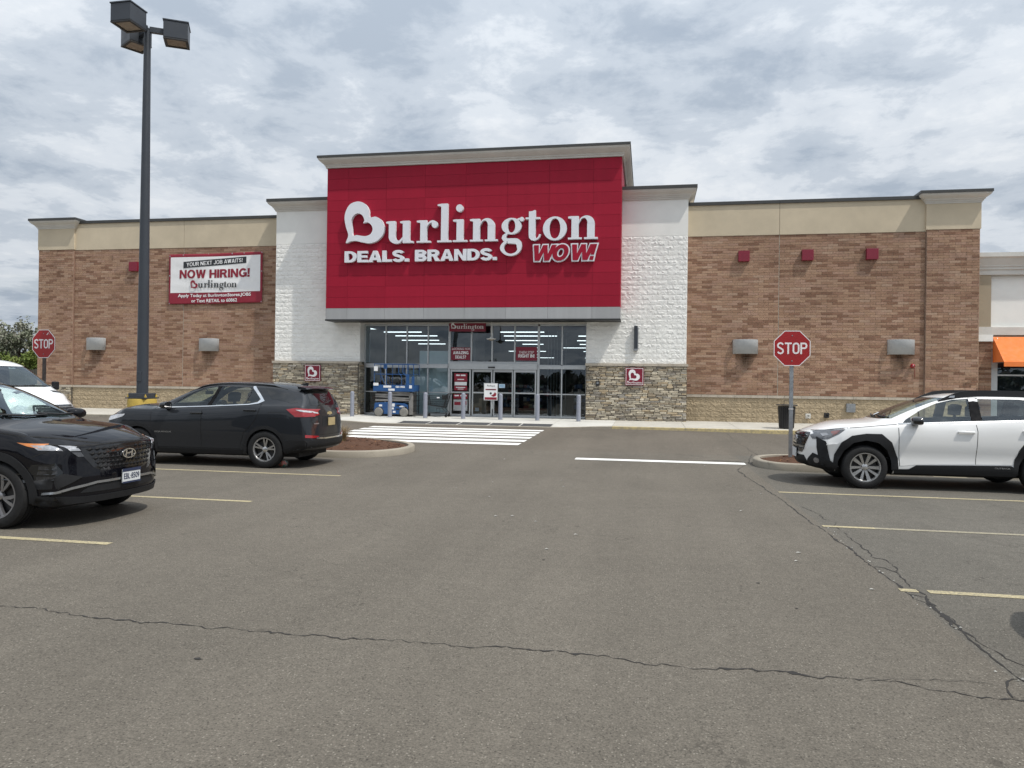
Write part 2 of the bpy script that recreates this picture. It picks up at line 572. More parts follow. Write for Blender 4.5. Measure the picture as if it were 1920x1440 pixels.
def kerb_yellow():
    m = NT('kerb_yellow')
    base = m.rng(m.noise(1.3, 7, 0.65, kind='World'), 0.3, 0.7, 0.8, 1.1)
    c = m.n('ShaderNodeVectorMath', {0: (0.52, 0.425, 0.22), 'Scale': base}, operation='SCALE').outputs[0]
    c = m.mix(m.rng(m.noise(7, 9, 0.75, 0.5, kind='World'), 0.46, 0.60, 0, 0.85), c, (0.29, 0.25, 0.18))
    m.set(Base_Color=c, Roughness=0.88, Specular_IOR_Level=0.25)
    m.bump(m.noise(90, 4, 0.6, kind='World'), 0.3, 0.01)
    return m.mat


M['kerb_yellow'] = kerb_yellow()


def asphalt():
    m = NT('asphalt')
    P = m.pos('World')
    sp = m.n('ShaderNodeSeparateXYZ', {0: P})
    X, Y = sp.outputs[0], sp.outputs[1]
    # two paving passes meet at a joint: right-hand bays are an older, greyer mix; the drive by the shop another
    wob = m.math('MULTIPLY', m.math('SUBTRACT', m.noise(0.8, 3, 0.5, vec=P), 0.5), 0.10)
    right = m.rng(m.math('ADD', X, wob), 2.08, 2.13, 0, 1, True)
    drive = m.rng(m.math('ADD', Y, wob), 18.9, 19.05, 0, 1, True)
    c = m.mix(right, (0.129, 0.115, 0.095), (0.118, 0.109, 0.093))
    c = m.mix(m.math('MULTIPLY', drive, 0.8), c, (0.125, 0.109, 0.089))
    big = m.rng(m.noise(0.33, 6, 0.62, 0.4, vec=P), 0.3, 0.7, 0.9, 1.1)
    st = m.n('ShaderNodeMapping', {'Vector': P, 'Scale': (2.2, 0.16, 1)})
    # wheel paths along the aisle, worn paler or stained darker
    big = m.math('MULTIPLY', big, m.rng(m.noise(0.55, 5, 0.6, vec=st.outputs[0]), 0.3, 0.7, 0.91, 1.08))
    med = m.rng(m.noise(7, 6, 0.72, vec=P), 0.3, 0.7, 0.9, 1.1)
    fine = m.rng(m.noise(80, 3, 0.85, vec=P), 0.3, 0.7, 0.52, 1.48)
    grit = m.rng(m.noise(30, 3, 0.8, vec=P), 0.3, 0.7, 0.80, 1.20)
    k = m.math('MULTIPLY', m.math('MULTIPLY', m.math('MULTIPLY', big, med), fine), grit)
    c = m.n('ShaderNodeVectorMath', {0: c, 'Scale': k}, operation='SCALE').outputs[0]
    # worn aggregate showing as pale grains, pits as dark ones
    vo = m.n('ShaderNodeTexVoronoi', {'Vector': P, 'Scale': 74.0, 'Randomness': 1.0})
    vc = m.n('ShaderNodeSeparateColor', {0: vo.outputs['Color']})
    patchy = m.rng(m.noise(1.1, 4, 0.6, vec=P), 0.35, 0.65, 0.35, 1.0)
    grain = m.math('MULTIPLY', m.rng(vc.outputs[0], 0.82, 0.92), m.rng(vo.outputs['Distance'], 0.28, 0.42, 1, 0))
    c = m.mix(m.math('MULTIPLY', m.math('MULTIPLY', grain, 0.9), patchy), c, (0.30, 0.275, 0.23))
    pit = m.math('MULTIPLY', m.rng(vc.outputs[1], 0.84, 0.92), m.rng(vo.outputs['Distance'], 0.30, 0.45, 1, 0))
    c = m.mix(m.math('MULTIPLY', pit, 0.7), c, (0.03, 0.027, 0.022))
    # oil drips: everywhere a little, thick in the parking bays
    bay = m.math('MAXIMUM', m.rng(X, 2.6, 3.6, 0, 1, True), m.rng(X, -6.9, -5.9, 1, 0, True))
    bay = m.math('MULTIPLY', bay, m.rng(Y, 18.0, 15.5, 0, 1, True))
    n1 = m.noise(1.5, 6, 0.62, 0.8, vec=P)
    stain = m.math('ADD', m.rng(n1, 0.66, 0.8, 0, 0.30), m.math('MULTIPLY', bay, m.rng(n1, 0.52, 0.68, 0, 0.22)), clamp=True)
    c = m.mix(stain, c, (0.052, 0.046, 0.038))
    drip = m.n('ShaderNodeTexVoronoi', {'Vector': P, 'Scale': 1.7, 'Randomness': 1.0})
    dc = m.n('ShaderNodeSeparateColor', {0: drip.outputs['Color']})
    dr = m.math('MULTIPLY', m.rng(m.math('ADD', drip.outputs['Distance'], m.math('MULTIPLY', m.noise(14, 4, 0.6, vec=P), 0.10)), 0.085, 0.13, 0.55, 0), m.math('GREATER_THAN', dc.outputs[0], 0.62))
    c = m.mix(dr, c, (0.055, 0.049, 0.041))
    # hairline crazing
    hw = m.n('ShaderNodeVectorMath', {0: P, 1: m.n('ShaderNodeTexNoise', {'Vector': P, 'Scale': 2.2, 'Detail': 4.0}).outputs['Color']}, operation='ADD')
    hv = m.n('ShaderNodeTexVoronoi', {'Vector': hw.outputs[0], 'Scale': 0.8}, feature='DISTANCE_TO_EDGE')
    hair = m.math('MULTIPLY', m.rng(hv.outputs['Distance'], 0.002, 0.006, 0.5, 0), m.rng(m.noise(0.45, 3, 0.5, vec=P), 0.5, 0.6))
    c = m.mix(hair, c, (0.04, 0.036, 0.03))
    m.set(Base_Color=c, Roughness=0.9, Specular_IOR_Level=0.22)
    b = m.bump(m.noise(110, 4, 0.8, vec=P), 0.5, 0.012)
    m.bump(m.math('MULTIPLY', vo.outputs['Distance'], -1.0), 0.3, 0.008, b)
    return m.mat


M['asphalt'] = asphalt()


def road_paint(name, col, wear_lo, wear_hi, keep=0.05):
    m = NT(name)
    P = m.pos('World')
    w = m.rng(m.noise(38, 8, 0.78, vec=P), wear_lo, wear_hi, 0, 1)
    w2 = m.rng(m.noise(1.1, 5, 0.6, vec=P), 0.35, 0.7, 0.5, 1.15)
    f = m.math('MULTIPLY', w, w2, clamp=True)
    v = m.n('ShaderNodeVectorMath', {0: col, 'Scale': m.rng(m.noise(2, 5, 0.6, vec=P), 0.3, 0.7, 0.9, 1.08)}, operation='SCALE').outputs[0]
    m.set(Base_Color=m.mix(f, v, (0.125, 0.116, 0.102)), Roughness=0.8)
    m.bump(m.noise(110, 4, 0.8, vec=P), 0.4, 0.01)
    return m.mat


M['paint_white'] = road_paint('white_road_paint', (0.77, 0.77, 0.74), 0.54, 0.74)
M['paint_yellow'] = road_paint('yellow_road_paint', (0.48, 0.41, 0.24), 0.42, 0.64)
M['paint_faded'] = road_paint('faded_road_paint', (0.36, 0.32, 0.22), 0.40, 0.62)


def mulch():
    m = NT('mulch')
    a = m.noise(38, 6, 0.75, kind='World'); b = m.noise(7, 5, 0.6, kind='World')
    c = m.mix(m.rng(a, 0.3, 0.7), (0.035, 0.014, 0.007), (0.17, 0.075, 0.036))
    c = m.mix(m.rng(b, 0.45, 0.7, 0, 0.5), c, (0.11, 0.055, 0.03))
    m.set(Base_Color=c, Roughness=0.95)
    m.bump(a, 1.0, 0.05)
    return m.mat


M['mulch'] = mulch()


# ================================================================== THE SETTING
# ------------------------------------------------------------------ ground
def build_ground():
    xs = sorted(set([-1500, -600, -250, -120, -60, -40] + list(np.arange(-34, 24.01, 1.0)) + [30, 40, 60, 120, 250, 600, 1500]))
    ys = sorted(set([-1500, -600, -250, -120, -60, -30, -10, -4, 0, 4, 8, 12, 16] + list(np.arange(18.5, 28.01, 0.5)) + [30, 34, 40, 60, 120, 250, 600, 1500]))
    b = MB()
    vs = [(x, y, lot_z(x, min(y, 27.4)) if y < 29 else 0.05) for y in ys for x in xs]
    n = len(xs)
    fs = [(j * n + i, j * n + i + 1, (j + 1) * n + i + 1, (j + 1) * n + i) for j in range(len(ys) - 1) for i in range(n - 1)]
    b.add(vs, fs)
    o = b.build('ground', M['asphalt'], smooth=60)
    tag(o, kind='structure')


build_ground()


def sheet(mb, poly_or_rect, lift=0.004):
    x0, x1, y0, y1 = poly_or_rect
    nx = max(1, int((x1 - x0) / 1.0)); ny = max(1, int((y1 - y0) / 0.5))
    vs = []; fs = []
    for j in range(ny + 1):
        for i in range(nx + 1):
            x = x0 + (x1 - x0) * i / nx; y = y0 + (y1 - y0) * j / ny
            vs.append((x, y, lot_z(x, y) + lift))
    for j in range(ny):
        for i in range(nx):
            a = j * (nx + 1) + i
            fs.append((a, a + 1, a + nx + 2, a + nx + 1))
    mb.add(vs, fs)


def marking(name, rect, mat, lift=0.004):
    b = MB(); sheet(b, rect, lift)
    return tag(b.build(name, mat), kind='structure')


for yb, half in ((20.48, 0.31), (21.50, 0.30), (22.52, 0.29), (23.42, 0.28), (24.28, 0.27), (25.18, 0.27)):
    marking('crosswalk_stripe', (-9.72, -3.50, yb - half, yb + half), M['paint_white'])
marking('stop_line', (-1.60, 2.13, 16.72, 17.12), M['paint_white'])
for y, x0, x1, m in ((12.44, -10.9, -5.36, 'paint_yellow'), (9.43, -10.9, -5.36, 'paint_yellow'), (6.64, -10.9, -5.32, 'paint_yellow'),
                     (3.7, -10.9, -5.36, 'paint_yellow'), (0.75, -10.9, -5.36, 'paint_yellow'),
                     (12.48, 2.09, 7.6, 'paint_yellow'), (9.53, 2.11, 2.7, 'paint_yellow'), (9.53, 2.7, 7.6, 'paint_faded'), (6.64, 2.30, 7.6, 'paint_yellow'),
                     (3.7, 2.3, 7.6, 'paint_yellow'), (12.44, -16.6, -11.1, 'paint_yellow'), (9.43, -16.6, -11.1, 'paint_yellow')):
    marking('parking_line', (x0, x1, y - 0.05, y + 0.05), M[m])
marking('parking_line', (5.45, 6.05, 15.5, 15.62), M['paint_faded'])
marking('parking_line', (2.08, 2.22, 6.60, 6.69), M['paint_yellow'])

M['crack'] = plain('crack_dark', (0.022, 0.020, 0.018), 0.95, var=0.2, kind='World')


def crack(name, pts, width, seed, jitter=0.012, step=0.05):
    rnd = random.Random(seed)
    P = [Vector((x, y, 0)) for x, y in pts]
    line = []
    for a, b in zip(P, P[1:]):
        n = max(1, int((b - a).length / step))
        for k in range(n):
            line.append(a.lerp(b, k / n))
    line.append(P[-1])
    vs = []; fs = []
    jx = jy = 0.0
    for i, p in enumerate(line):
        t = (line[min(i + 1, len(line) - 1)] - line[max(i - 1, 0)]).normalized()
        nrm = Vector((-t.y, t.x, 0))
        jx = jx * 0.6 + rnd.gauss(0, jitter)
        w = width * rnd.uniform(0.2, 1.3) * (0.3 if rnd.random() < 0.15 else 1.0) * (2.0 if rnd.random() < 0.06 else 1.0) * (0.55 + 0.6 * math.sin(i * 0.07 + seed) ** 2)
        if i in (0, len(line) - 1): w *= 0.1
        q = p + nrm * jx
        for s_ in (-1, 1):
            r = q + nrm * (s_ * w / 2 * rnd.uniform(0.6, 1.3))
            vs.append((r.x, r.y, lot_z(r.x, r.y) + 0.0025 + 0.0002 * (seed % 7)))
    for i in range(len(line) - 1):
        fs.append((2 * i, 2 * i + 1, 2 * i + 3, 2 * i + 2))
    b = MB(); b.add(vs, fs)
    tag(b.build(name, M['crack']), kind='structure')


CH = [(-4.63, 4.66), (-4.34, 4.64), (-4.01, 4.61), (-3.69, 4.58), (-3.38, 4.56), (-3.06, 4.56), (-2.73, 4.55), (-2.39, 4.56), (-2.09, 4.55), (-1.8, 4.57), (-1.51, 4.58), (-1.26, 4.58), (-1.08, 4.55), (-0.89, 4.62), (-0.68, 4.61), (-0.48, 4.6), (-0.25, 4.6), (-0.02, 4.54), (0.29, 4.51), (0.6, 4.58), (0.75, 4.56), (0.92, 4.53), (1.07, 4.54), (1.21, 4.54), (1.44, 4.55), (1.56, 4.48), (1.71, 4.44), (1.86, 4.43), (2.3, 4.36), (3.0, 4.33)]
crack('asphalt_crack', [(-6.5, 4.72), (-5.5, 4.66)] + CH, 0.019, 1, 0.012, 0.03)
crack('asphalt_crack', [(2.6, 28 - 8.6), (2.2, 17.0), (1.80, 15.6), (1.83, 14.99), (1.9, 13.35), (1.98, 11.96), (2.0, 10.83), (2.02, 9.96), (2.06, 9.29), (2.07, 8.6), (2.11, 8.14), (2.11, 7.72), (2.1, 7.48), (2.12, 7.04), (2.12, 6.65), (2.13, 6.4), (2.16, 6.22), (2.15, 5.96), (2.14, 5.66), (2.14, 5.43), (2.15, 5.27), (2.14, 5.11), (2.14, 4.97), (2.14, 4.81), (2.15, 4.0)], 0.024, 2, 0.008)
crack('asphalt_crack', [(2.1, 7.48), (2.19, 7.43), (2.25, 7.29), (2.25, 7.01), (2.2, 6.78), (2.24, 6.52), (2.19, 6.27), (2.17, 6.0), (2.19, 5.79), (2.18, 5.62), (2.17, 5.37), (2.2, 5.25), (2.22, 5.1), (2.26, 4.97), (2.4, 4.7)], 0.022, 3, 0.008)
crack('asphalt_crack', [(2.15, 11.02), (2.26, 10.41), (2.23, 10.08), (2.31, 9.85), (2.27, 9.61), (2.24, 8.88), (2.27, 8.52), (2.26, 8.1), (2.22, 7.9), (2.31, 7.77), (2.32, 7.5), (2.25, 7.29)], 0.014, 4)
crack('asphalt_crack', [(2.15, 4.73), (2.11, 4.72), (2.06, 4.67), (2.01, 4.58), (1.97, 4.45), (2.0, 4.4)], 0.012, 5)
crack('asphalt_crack', [(1.97, 4.62), (1.7, 4.64), (1.45, 4.6), (1.25, 4.54)], 0.008, 6)
crack('asphalt_crack', [(2.66, 26.6), (2.64, 23.5), (2.7, 21.0), (2.72, 19.2), (2.9, 18.2)], 0.018, 8, 0.01, 0.2)
crack('asphalt_crack', [(-3.4, 19.0), (-1.5, 18.96), (0.4, 19.02), (1.4, 18.2), (2.4, 18.0)], 0.016, 9, 0.02, 0.2)
crack('asphalt_crack', [(2.13, 6.55), (2.2, 6.45), (2.17, 6.3), (2.14, 6.12), (2.19, 5.9), (2.15, 5.75)], 0.02, 11)
_rc = random.Random(5)
pb = MB()
for _ in range(26):
    y = _rc.uniform(4.7, 9.5); x = 2.13 + _rc.gauss(0, 0.035) + 0.0
    s_ = _rc.uniform(0.004, 0.010)
    pb.add([(x - s_, y - s_ * .7, 0.004), (x + s_, y - s_, 0.004), (x + s_ * .8, y + s_, 0.004), (x - s_, y + s_ * .8, 0.004), (x, y, 0.004 + s_)], [(0, 1, 4), (1, 2, 4), (2, 3, 4), (3, 0, 4)])
M['pebble'] = plain('pebble', (0.36, 0.35, 0.32), 0.8, var=0.4, vs=3)
tag(pb.build('loose_grit', M['pebble']), kind='stuff')
# dark spots and scraps of litter on the asphalt
for k, (x, y, r) in enumerate(((-0.95, 7.0, 0.016), (1.13, 5.9, 0.014), (-2.62, 4.02, 0.024), (0.95, 6.6, 0.02), (-3.0, 9.2, 0.02))):
    rr = random.Random(k)
    poly = [(x + r * rr.uniform(.6, 1.3) * math.cos(t), y + r * rr.uniform(.6, 1.3) * math.sin(t) * 0.8, 0.0035) for t in np.linspace(0, 2 * PI, 9)[:-1]]
    b = MB(); b.add(poly, [tuple(range(8))]); tag(b.build('oil_spot', M['crack']), kind='structure')
scr = MB()
for k in range(26):
    rr = random.Random(40 + k)
    x, y = rr.uniform(-4.6, 2.0), rr.uniform(6, 17)
    if k < 5: x, y = (0.1 + 0.28 * k, 16.4 - 0.05 * k)
    s_ = rr.uniform(0.012, 0.03)
    scr.add([(x - s_, y, 0.004), (x + s_ * .4, y - s_ * .5, 0.01), (x + s_, y + s_ * .3, 0.004), (x - s_ * .2, y + s_ * .7, 0.012)], [(0, 1, 2, 3)])
tag(scr.build('litter_scraps', M['pebble']), kind='stuff')


# ------------------------------------------------------------------ sidewalk, kerb
KY = 27.0


def ramp_in(x):
    return smooth01((x + 12.1) / 2.2) * (1 - smooth01((x + 3.4) / 2.2))


def walk_z(x, y):
    base = 0.215 + 0.065 * min(1, max(0, (y - KY) / 4.2))
    r = ramp_in(x) * (1 - smooth01((y - KY - 0.05) / 1.9))
    return base * (1 - r) + (lot_z(x, KY) + 0.012) * r


side = tag(bpy.data.objects.new('sidewalk', None), kind='structure'); COL.objects.link(side)


def slab(x0, x1, y0, y1, mat, name='slab', n=4):
    b = MB(); g = 0.006
    x0 += g; x1 -= g; y0 += g; y1 -= g
    nx = max(2, int((x1 - x0) / 0.5)); ny = n
    vs = []; fs = []
    for j in range(ny + 1):
        for i in range(nx + 1):
            x = x0 + (x1 - x0) * i / nx; y = y0 + (y1 - y0) * j / ny
            vs.append((x, y, walk_z(x, y)))
    N = len(vs)
    vs += [(x, y, -0.02) for x, y, z in vs]
    w = nx + 1
    for j in range(ny):
        for i in range(nx):
            a = j * w + i; fs.append((a, a + 1, a + w + 1, a + w))
    rim = [i for i in range(nx)] + [j * w + nx for j in range(ny)] + [ny * w + i for i in range(nx, 0, -1)] + [j * w for j in range(ny, 0, -1)]
    for q in range(len(rim)):
        a, c = rim[q], rim[(q + 1) % len(rim)]
        fs.append((c, a, N + a, N + c))
    b.add(vs, fs)
    return b.build(name, M[mat], side, smooth=30)


edges = [-48, -44, -40.5, -37.4, -34.3, -31.2, -28.1, -25, -21.9, -18.8, -15.6, -12.4, -9.6, -6.6, -3.5, -1.25, 1.35, 3.2, 5.9, 9.0, 12.1, 15.2, 18.3, 22, 26, 30]
for x0, x1 in zip(edges, edges[1:]):
    mid = (x0 + x1) / 2
    new = -13 < mid < -0.5
    slab(x0, x1, KY + 0.16, 29.1, 'concrete_new' if new else 'concrete')
    slab(x0, x1, 29.1, 31.6, 'concrete_new' if new else 'concrete')
    # kerb stones
    b = MB()
    for a, c in zip(np.linspace(x0 + 0.004, x1 - 0.004, 7)[:-1], np.linspace(x0 + 0.004, x1 - 0.004, 7)[1:]):
        za, zc_ = walk_z(a, KY + 0.08), walk_z(c, KY + 0.08)
        vs = [(a, KY, -0.05), (c, KY, -0.05), (c, KY + 0.012, zc_ - 0.012), (a, KY + 0.012, za - 0.012), (c, KY + 0.03, zc_), (a, KY + 0.03, za), (c, KY + 0.154, zc_), (a, KY + 0.154, za)]
        b.add(vs, [(0, 1, 2, 3), (3, 2, 4, 5), (5, 4, 6, 7)])
    b.build('kerb_stone', M['kerb_yellow'] if (mid > -1.0 and mid < 20) else M['kerb'], side, fix=False)

# dark tactile mats at the foot of the ramp
for k in range(5):
    x0 = -9.46 + k * 1.2; x1 = x0 + 1.14
    b = MB()
    ys = np.linspace(KY + 0.20, KY + 1.05, 4)
    vs = [(x, y, walk_z(x, y) + 0.008) for y in ys for x in (x0, x1)]
    b.add(vs, [(2 * i, 2 * i + 1, 2 * i + 3, 2 * i + 2) for i in range(3)])
    for i in range(12):
        for j in range(8):
            x = x0 + 0.05 + i * 0.094; y = KY + 0.25 + j * 0.105
            z = walk_z(x, y) + 0.008
            b.add([(x - .02, y - .02, z), (x + .02, y - .02, z), (x + .02, y + .02, z), (x - .02, y + .02, z), (x, y, z + 0.006)], [(0, 1, 4), (1, 2, 4), (2, 3, 4), (3, 0, 4)])
    b.build('tactile_mat', plain('tactile_grey', (0.07, 0.072, 0.075), 0.7, var=0.15), side)


# ------------------------------------------------------------------ planter islands
def island(outline, label):
    """kerb ring with a mulch bed"""
    root = tag(bpy.data.objects.new('planter_island', None), kind='structure'); COL.objects.link(root)
    pts = catmull(outline, 8)
    n = len(pts)
    P = [Vector((x, y, 0)) for x, y in pts]
    nor = []
    for i in range(n):
        t = (P[(i + 1) % n] - P[i - 1]).normalized(); nor.append(Vector((t.y, -t.x, 0)))
    area = sum(P[i].x * P[(i + 1) % n].y - P[(i + 1) % n].x * P[i].y for i in range(n))
    if area < 0: nor = [-q for q in nor]
    b = MB(); rows = [(0.0, -0.02), (0.0, 0.125), (0.02, 0.148), (0.13, 0.15), (0.15, 0.14), (0.15, 0.05)]
    vs = []
    for off, z in rows:
        for i in range(n):
            q = P[i] - nor[i] * off
            vs.append((q.x, q.y, z + lot_z(q.x, q.y)))
    fs = [(r * n + i, r * n + (i + 1) % n, (r + 1) * n + (i + 1) % n, (r + 1) * n + i) for r in range(len(rows) - 1) for i in range(n)]
    b.add(vs, fs); b.build('kerb', M['kerb'], root, smooth=50)
    inner = [(P[i] - nor[i] * 0.145) for i in range(n)]
    rnd = random.Random(3)
    x0 = min(q.x for q in inner); x1 = max(q.x for q in inner); y0 = min(q.y for q in inner); y1 = max(q.y for q in inner)
    cand = []
    st = 0.16
    def inside(x, y):
        c = False
        for i in range(n):
            a, d = inner[i], inner[i - 1]
            if (a.y > y) != (d.y > y) and x < (d.x - a.x) * (y - a.y) / (d.y - a.y) + a.x: c = not c
        return c
    y = y0
    while y < y1:
        x = x0
        while x < x1:
            qx, qy = x + rnd.uniform(-.05, .05), y + rnd.uniform(-.05, .05)
            if inside(qx, qy) and min((qx - q.x) ** 2 + (qy - q.y) ** 2 for q in inner) > 0.01: cand.append((qx, qy))
            x += st
        y += st
    vin = [Vector((q.x, q.y)) for q in inner] + [Vector(c) for c in cand]
    r = delaunay_2d_cdt(vin, [], [list(range(n))], 1, 1e-5)
    vz = []
    for v in r[0]:
        d = min(math.hypot(v.x - q.x, v.y - q.y) for q in inner)
        vz.append((v.x, v.y, 0.10 + 0.14 * smooth01(d / 1.0) + (rnd.uniform(-.025, .03) if d > 0.05 else 0) + lot_z(v.x, v.y)))
    b = MB(); b.add(vz, r[2]); b.build('mulch_bed', M['mulch'], root, smooth=80)
    # loose bark chips
    b = MB()
    for _ in range(1500 if len(cand) > 40 else 300):
        c = rnd.choice(cand); x = c[0] + rnd.uniform(-.08, .08); yy = c[1] + rnd.uniform(-.08, .08)
        d = min(math.hypot(x - q.x, yy - q.y) for q in inner)
        if d < 0.04: continue
        z = 0.10 + 0.14 * smooth01(d / 1.0) + 0.012 + lot_z(x, yy)
        a = rnd.uniform(0, PI); L = rnd.uniform(.015, .05); w = rnd.uniform(.006, .016)
        u = Vector((math.cos(a), math.sin(a), rnd.uniform(-.5, .5))) * L; v = Vector((-math.sin(a), math.cos(a), rnd.uniform(-.3, .3))) * w
        p = Vector((x, yy, z))
        b.col = rnd.choice([(.13, .055, .025), (.07, .03, .014), (.2, .1, .05), (.05, .02, .01)])
        b.add([p - u - v, p + u - v, p + u + v, p - u + v], [(0, 1, 2, 3)])
    b.build('bark_chips', M['stone'], root, kind='stuff')
    return root


island([(-16.9, 16.2), (-16.3, 15.55), (-14, 15.45), (-10, 15.42), (-7.5, 15.42), (-6.5, 15.5), (-5.85, 15.95), (-5.58, 16.9), (-5.75, 17.9), (-6.4, 18.8), (-7.6, 19.45), (-9.5, 19.75), (-13, 19.8), (-16.2, 19.5), (-17.0, 18.6)], 'left')
island([(2.28, 16.8), (2.42, 16.1), (2.95, 15.72), (4.5, 15.66), (9, 15.66), (13, 15.7), (13.6, 16.8), (13, 18.0), (9, 18.15), (4.2, 18.1), (3.0, 18.0), (2.45, 17.5)], 'right')


# ================================================================== STORE BUILDING
ZB = 0.27
STORE = thing('store_building', 'brick and stone shop with red sign box over glass entrance and cream parapets', 'store', (-7.4, 31.5, ZB))
YW, YP, YT, YS, YM, YG = 31.5, 31.41, 30.8, 30.66, 29.8, 31.3


def part(mb, name, mat, parent=None, **kw):
    return mb.build(name, M[mat] if isinstance(mat, str) else mat, parent or STORE, world=True, **kw)


BR_COL = [(0.361, 0.231, 0.155), (0.338, 0.213, 0.144), (0.379, 0.248, 0.172), (0.316, 0.195, 0.131), (0.348, 0.217, 0.154), (0.361, 0.231, 0.168), (0.298, 0.181, 0.12), (0.229, 0.13, 0.085), (0.252, 0.144, 0.097), (0.211, 0.119, 0.079), (0.389, 0.266, 0.192), (0.275, 0.162, 0.111)]
BR_W = [10, 10, 8, 8, 10, 9, 6, 6, 5, 3, 4, 5]
BL, BC, JT = 0.4066, 0.1016, 0.0095
brick_list = []


def brick_field(wall, x0, x1, z0, z1, y, seed, mats_joint='mortar', holes=()):
    rnd = random.Random(seed)
    n = int(round((z1 - z0) / BC)); ch = (z1 - z0) / n
    for r in range(n):
        z = z0 + r * ch
        x = x0 - (BL / 2 if r % 2 else 0)
        while x < x1 - 0.01:
            a = max(x, x0); c = min(x + BL, x1)
            if c - a > 0.03:
                col = rnd.choices(range(len(BR_COL)), BR_W)[0]
                brick_list.append((wall, a + JT / 2, c - JT / 2, z + JT / 2, z + ch - JT / 2, y, col, (c - a) > BL - 0.005, rnd.uniform(-0.002, 0.003)))
            x += BL


BRICK_D = 0.012


def wall_mass(name, x0, x1, z0, z1, y0, y1, mat):
    b = MB(); b.box(x0, x1, y0, y1, z0, z1)
    return part(b, name, mat)


w_left = wall_mass('brick_wall', -27.36, -16.47, 1.38, 7.90, YW, YW + 0.35, 'mortar')
w_right = wall_mass('brick_wall', 1.53, 10.66, 1.38, 7.90, YW, YW + 0.35, 'mortar')
p_left = wall_mass('brick_pier', -29.30, -27.36, 1.38, 7.92, YP, YW + 0.40, 'mortar')
p_right = wall_mass('brick_pier', 10.66, 12.56, 1.38, 7.95, YP, YW + 0.40, 'mortar')
for q in (w_left,): q['label'] = 'brick wall left of the entrance tower, with banner'
for q in (w_right,): q['label'] = 'brick wall right of the entrance tower'
brick_field(w_left, -27.35, -21.52, 1.385, 7.895, YW, 1)
brick_field(w_left, -21.50, -16.48, 1.385, 7.895, YW, 2)
brick_field(w_right, 1.54, 5.17, 1.385, 7.895, YW, 3)
brick_field(w_right, 5.19, 10.64, 1.385, 7.895, YW, 4)
brick_field(p_left, -29.295, -27.365, 1.385, 7.915, YP, 5)
brick_field(p_right, 10.665, 12.555, 1.385, 7.945, YP, 6)

for x0, x1 in ((-27.362, -27.352), (10.652, 10.662)):
    b = MB(); b.col = (0.27, 0.17, 0.125); b.box(x0, x1, YP + 0.001, YW - 0.002, 1.38, 7.9); part(b, 'pier_return', 'brick')

# bricks: the 300 that show largest are objects of their own, the rest of each wall is one piece
cands = [i for i, q in enumerate(brick_list) if q[7] and q[3] > 2.2]
cands.sort(key=lambda i: math.hypot(brick_list[i][1], YW))
lone = set(sorted(cands, key=lambda i: (brick_list[i][1] - 1.5) ** 2 + 900 + (brick_list[i][3] - 1.66) ** 2)[:300])
brick_mesh = {}
W0 = BL - JT
H0 = BC - JT


def brick_geo(mb, x0, x1, z0, z1, y, d):
    c = 0.004
    f = y - BRICK_D - d
    mb.add([(x0, y, z0), (x1, y, z0), (x1, y, z1), (x0, y, z1), (x0, f + c, z0), (x1, f + c, z0), (x1, f + c, z1), (x0, f + c, z1),
            (x0 + c, f, z0 + c), (x1 - c, f, z0 + c), (x1 - c, f, z1 - c), (x0 + c, f, z1 - c)],
           [(8, 9, 10, 11), (4, 5, 9, 8), (5, 6, 10, 9), (6, 7, 11, 10), (7, 4, 8, 11), (0, 1, 5, 4), (1, 2, 6, 5), (2, 3, 7, 6), (3, 0, 4, 7)])


for k, col in enumerate(BR_COL):
    b = MB(); b.col = col; brick_geo(b, 0, W0, 0, H0, 0, 0)
    brick_mesh[k] = b.mesh('brick', M['brick'], fix=False)
rest = {}
for i, (wall, x0, x1, z0, z1, y, col, full, d) in enumerate(brick_list):
    if i in lone:
        link('brick', brick_mesh[col], wall, loc=(x0, y - d, z0))
    else:
        b = rest.setdefault(wall.name, (wall, MB()))[1]
        b.col = BR_COL[col]; brick_geo(b, x0, x1, z0, z1, y, d)
for wall, b in rest.values():
    part(b, 'brick_courses', 'brick', wall, fix=False, kind='stuff')

# vertical control joints
for x in (-21.51, 5.18):
    b = MB(); b.box(x - 0.009, x + 0.009, YW - 0.006, YW - 0.001, 1.38, 7.9); part(b, 'control_joint', 'cap')

# base courses of split-face block, with a cast cap
def split_field(mb, x0, x1, z0, z1, y, L, Hh, seed, amp, cols=None, nx=4, nz=3, joint=0.008):
    rnd = random.Random(seed); n = max(1, int(round((z1 - z0) / Hh))); h = (z1 - z0) / n
    out = []
    for r in range(n):
        x = x0 - (L / 2 if r % 2 else 0)
        while x < x1 - 0.02:
            a, c = max(x, x0) + joint / 2, min(x + L, x1) - joint / 2
            if c - a > 0.04: out.append((a, c, z0 + r * h + joint / 2, z0 + (r + 1) * h - joint / 2))
            x += L
    return out


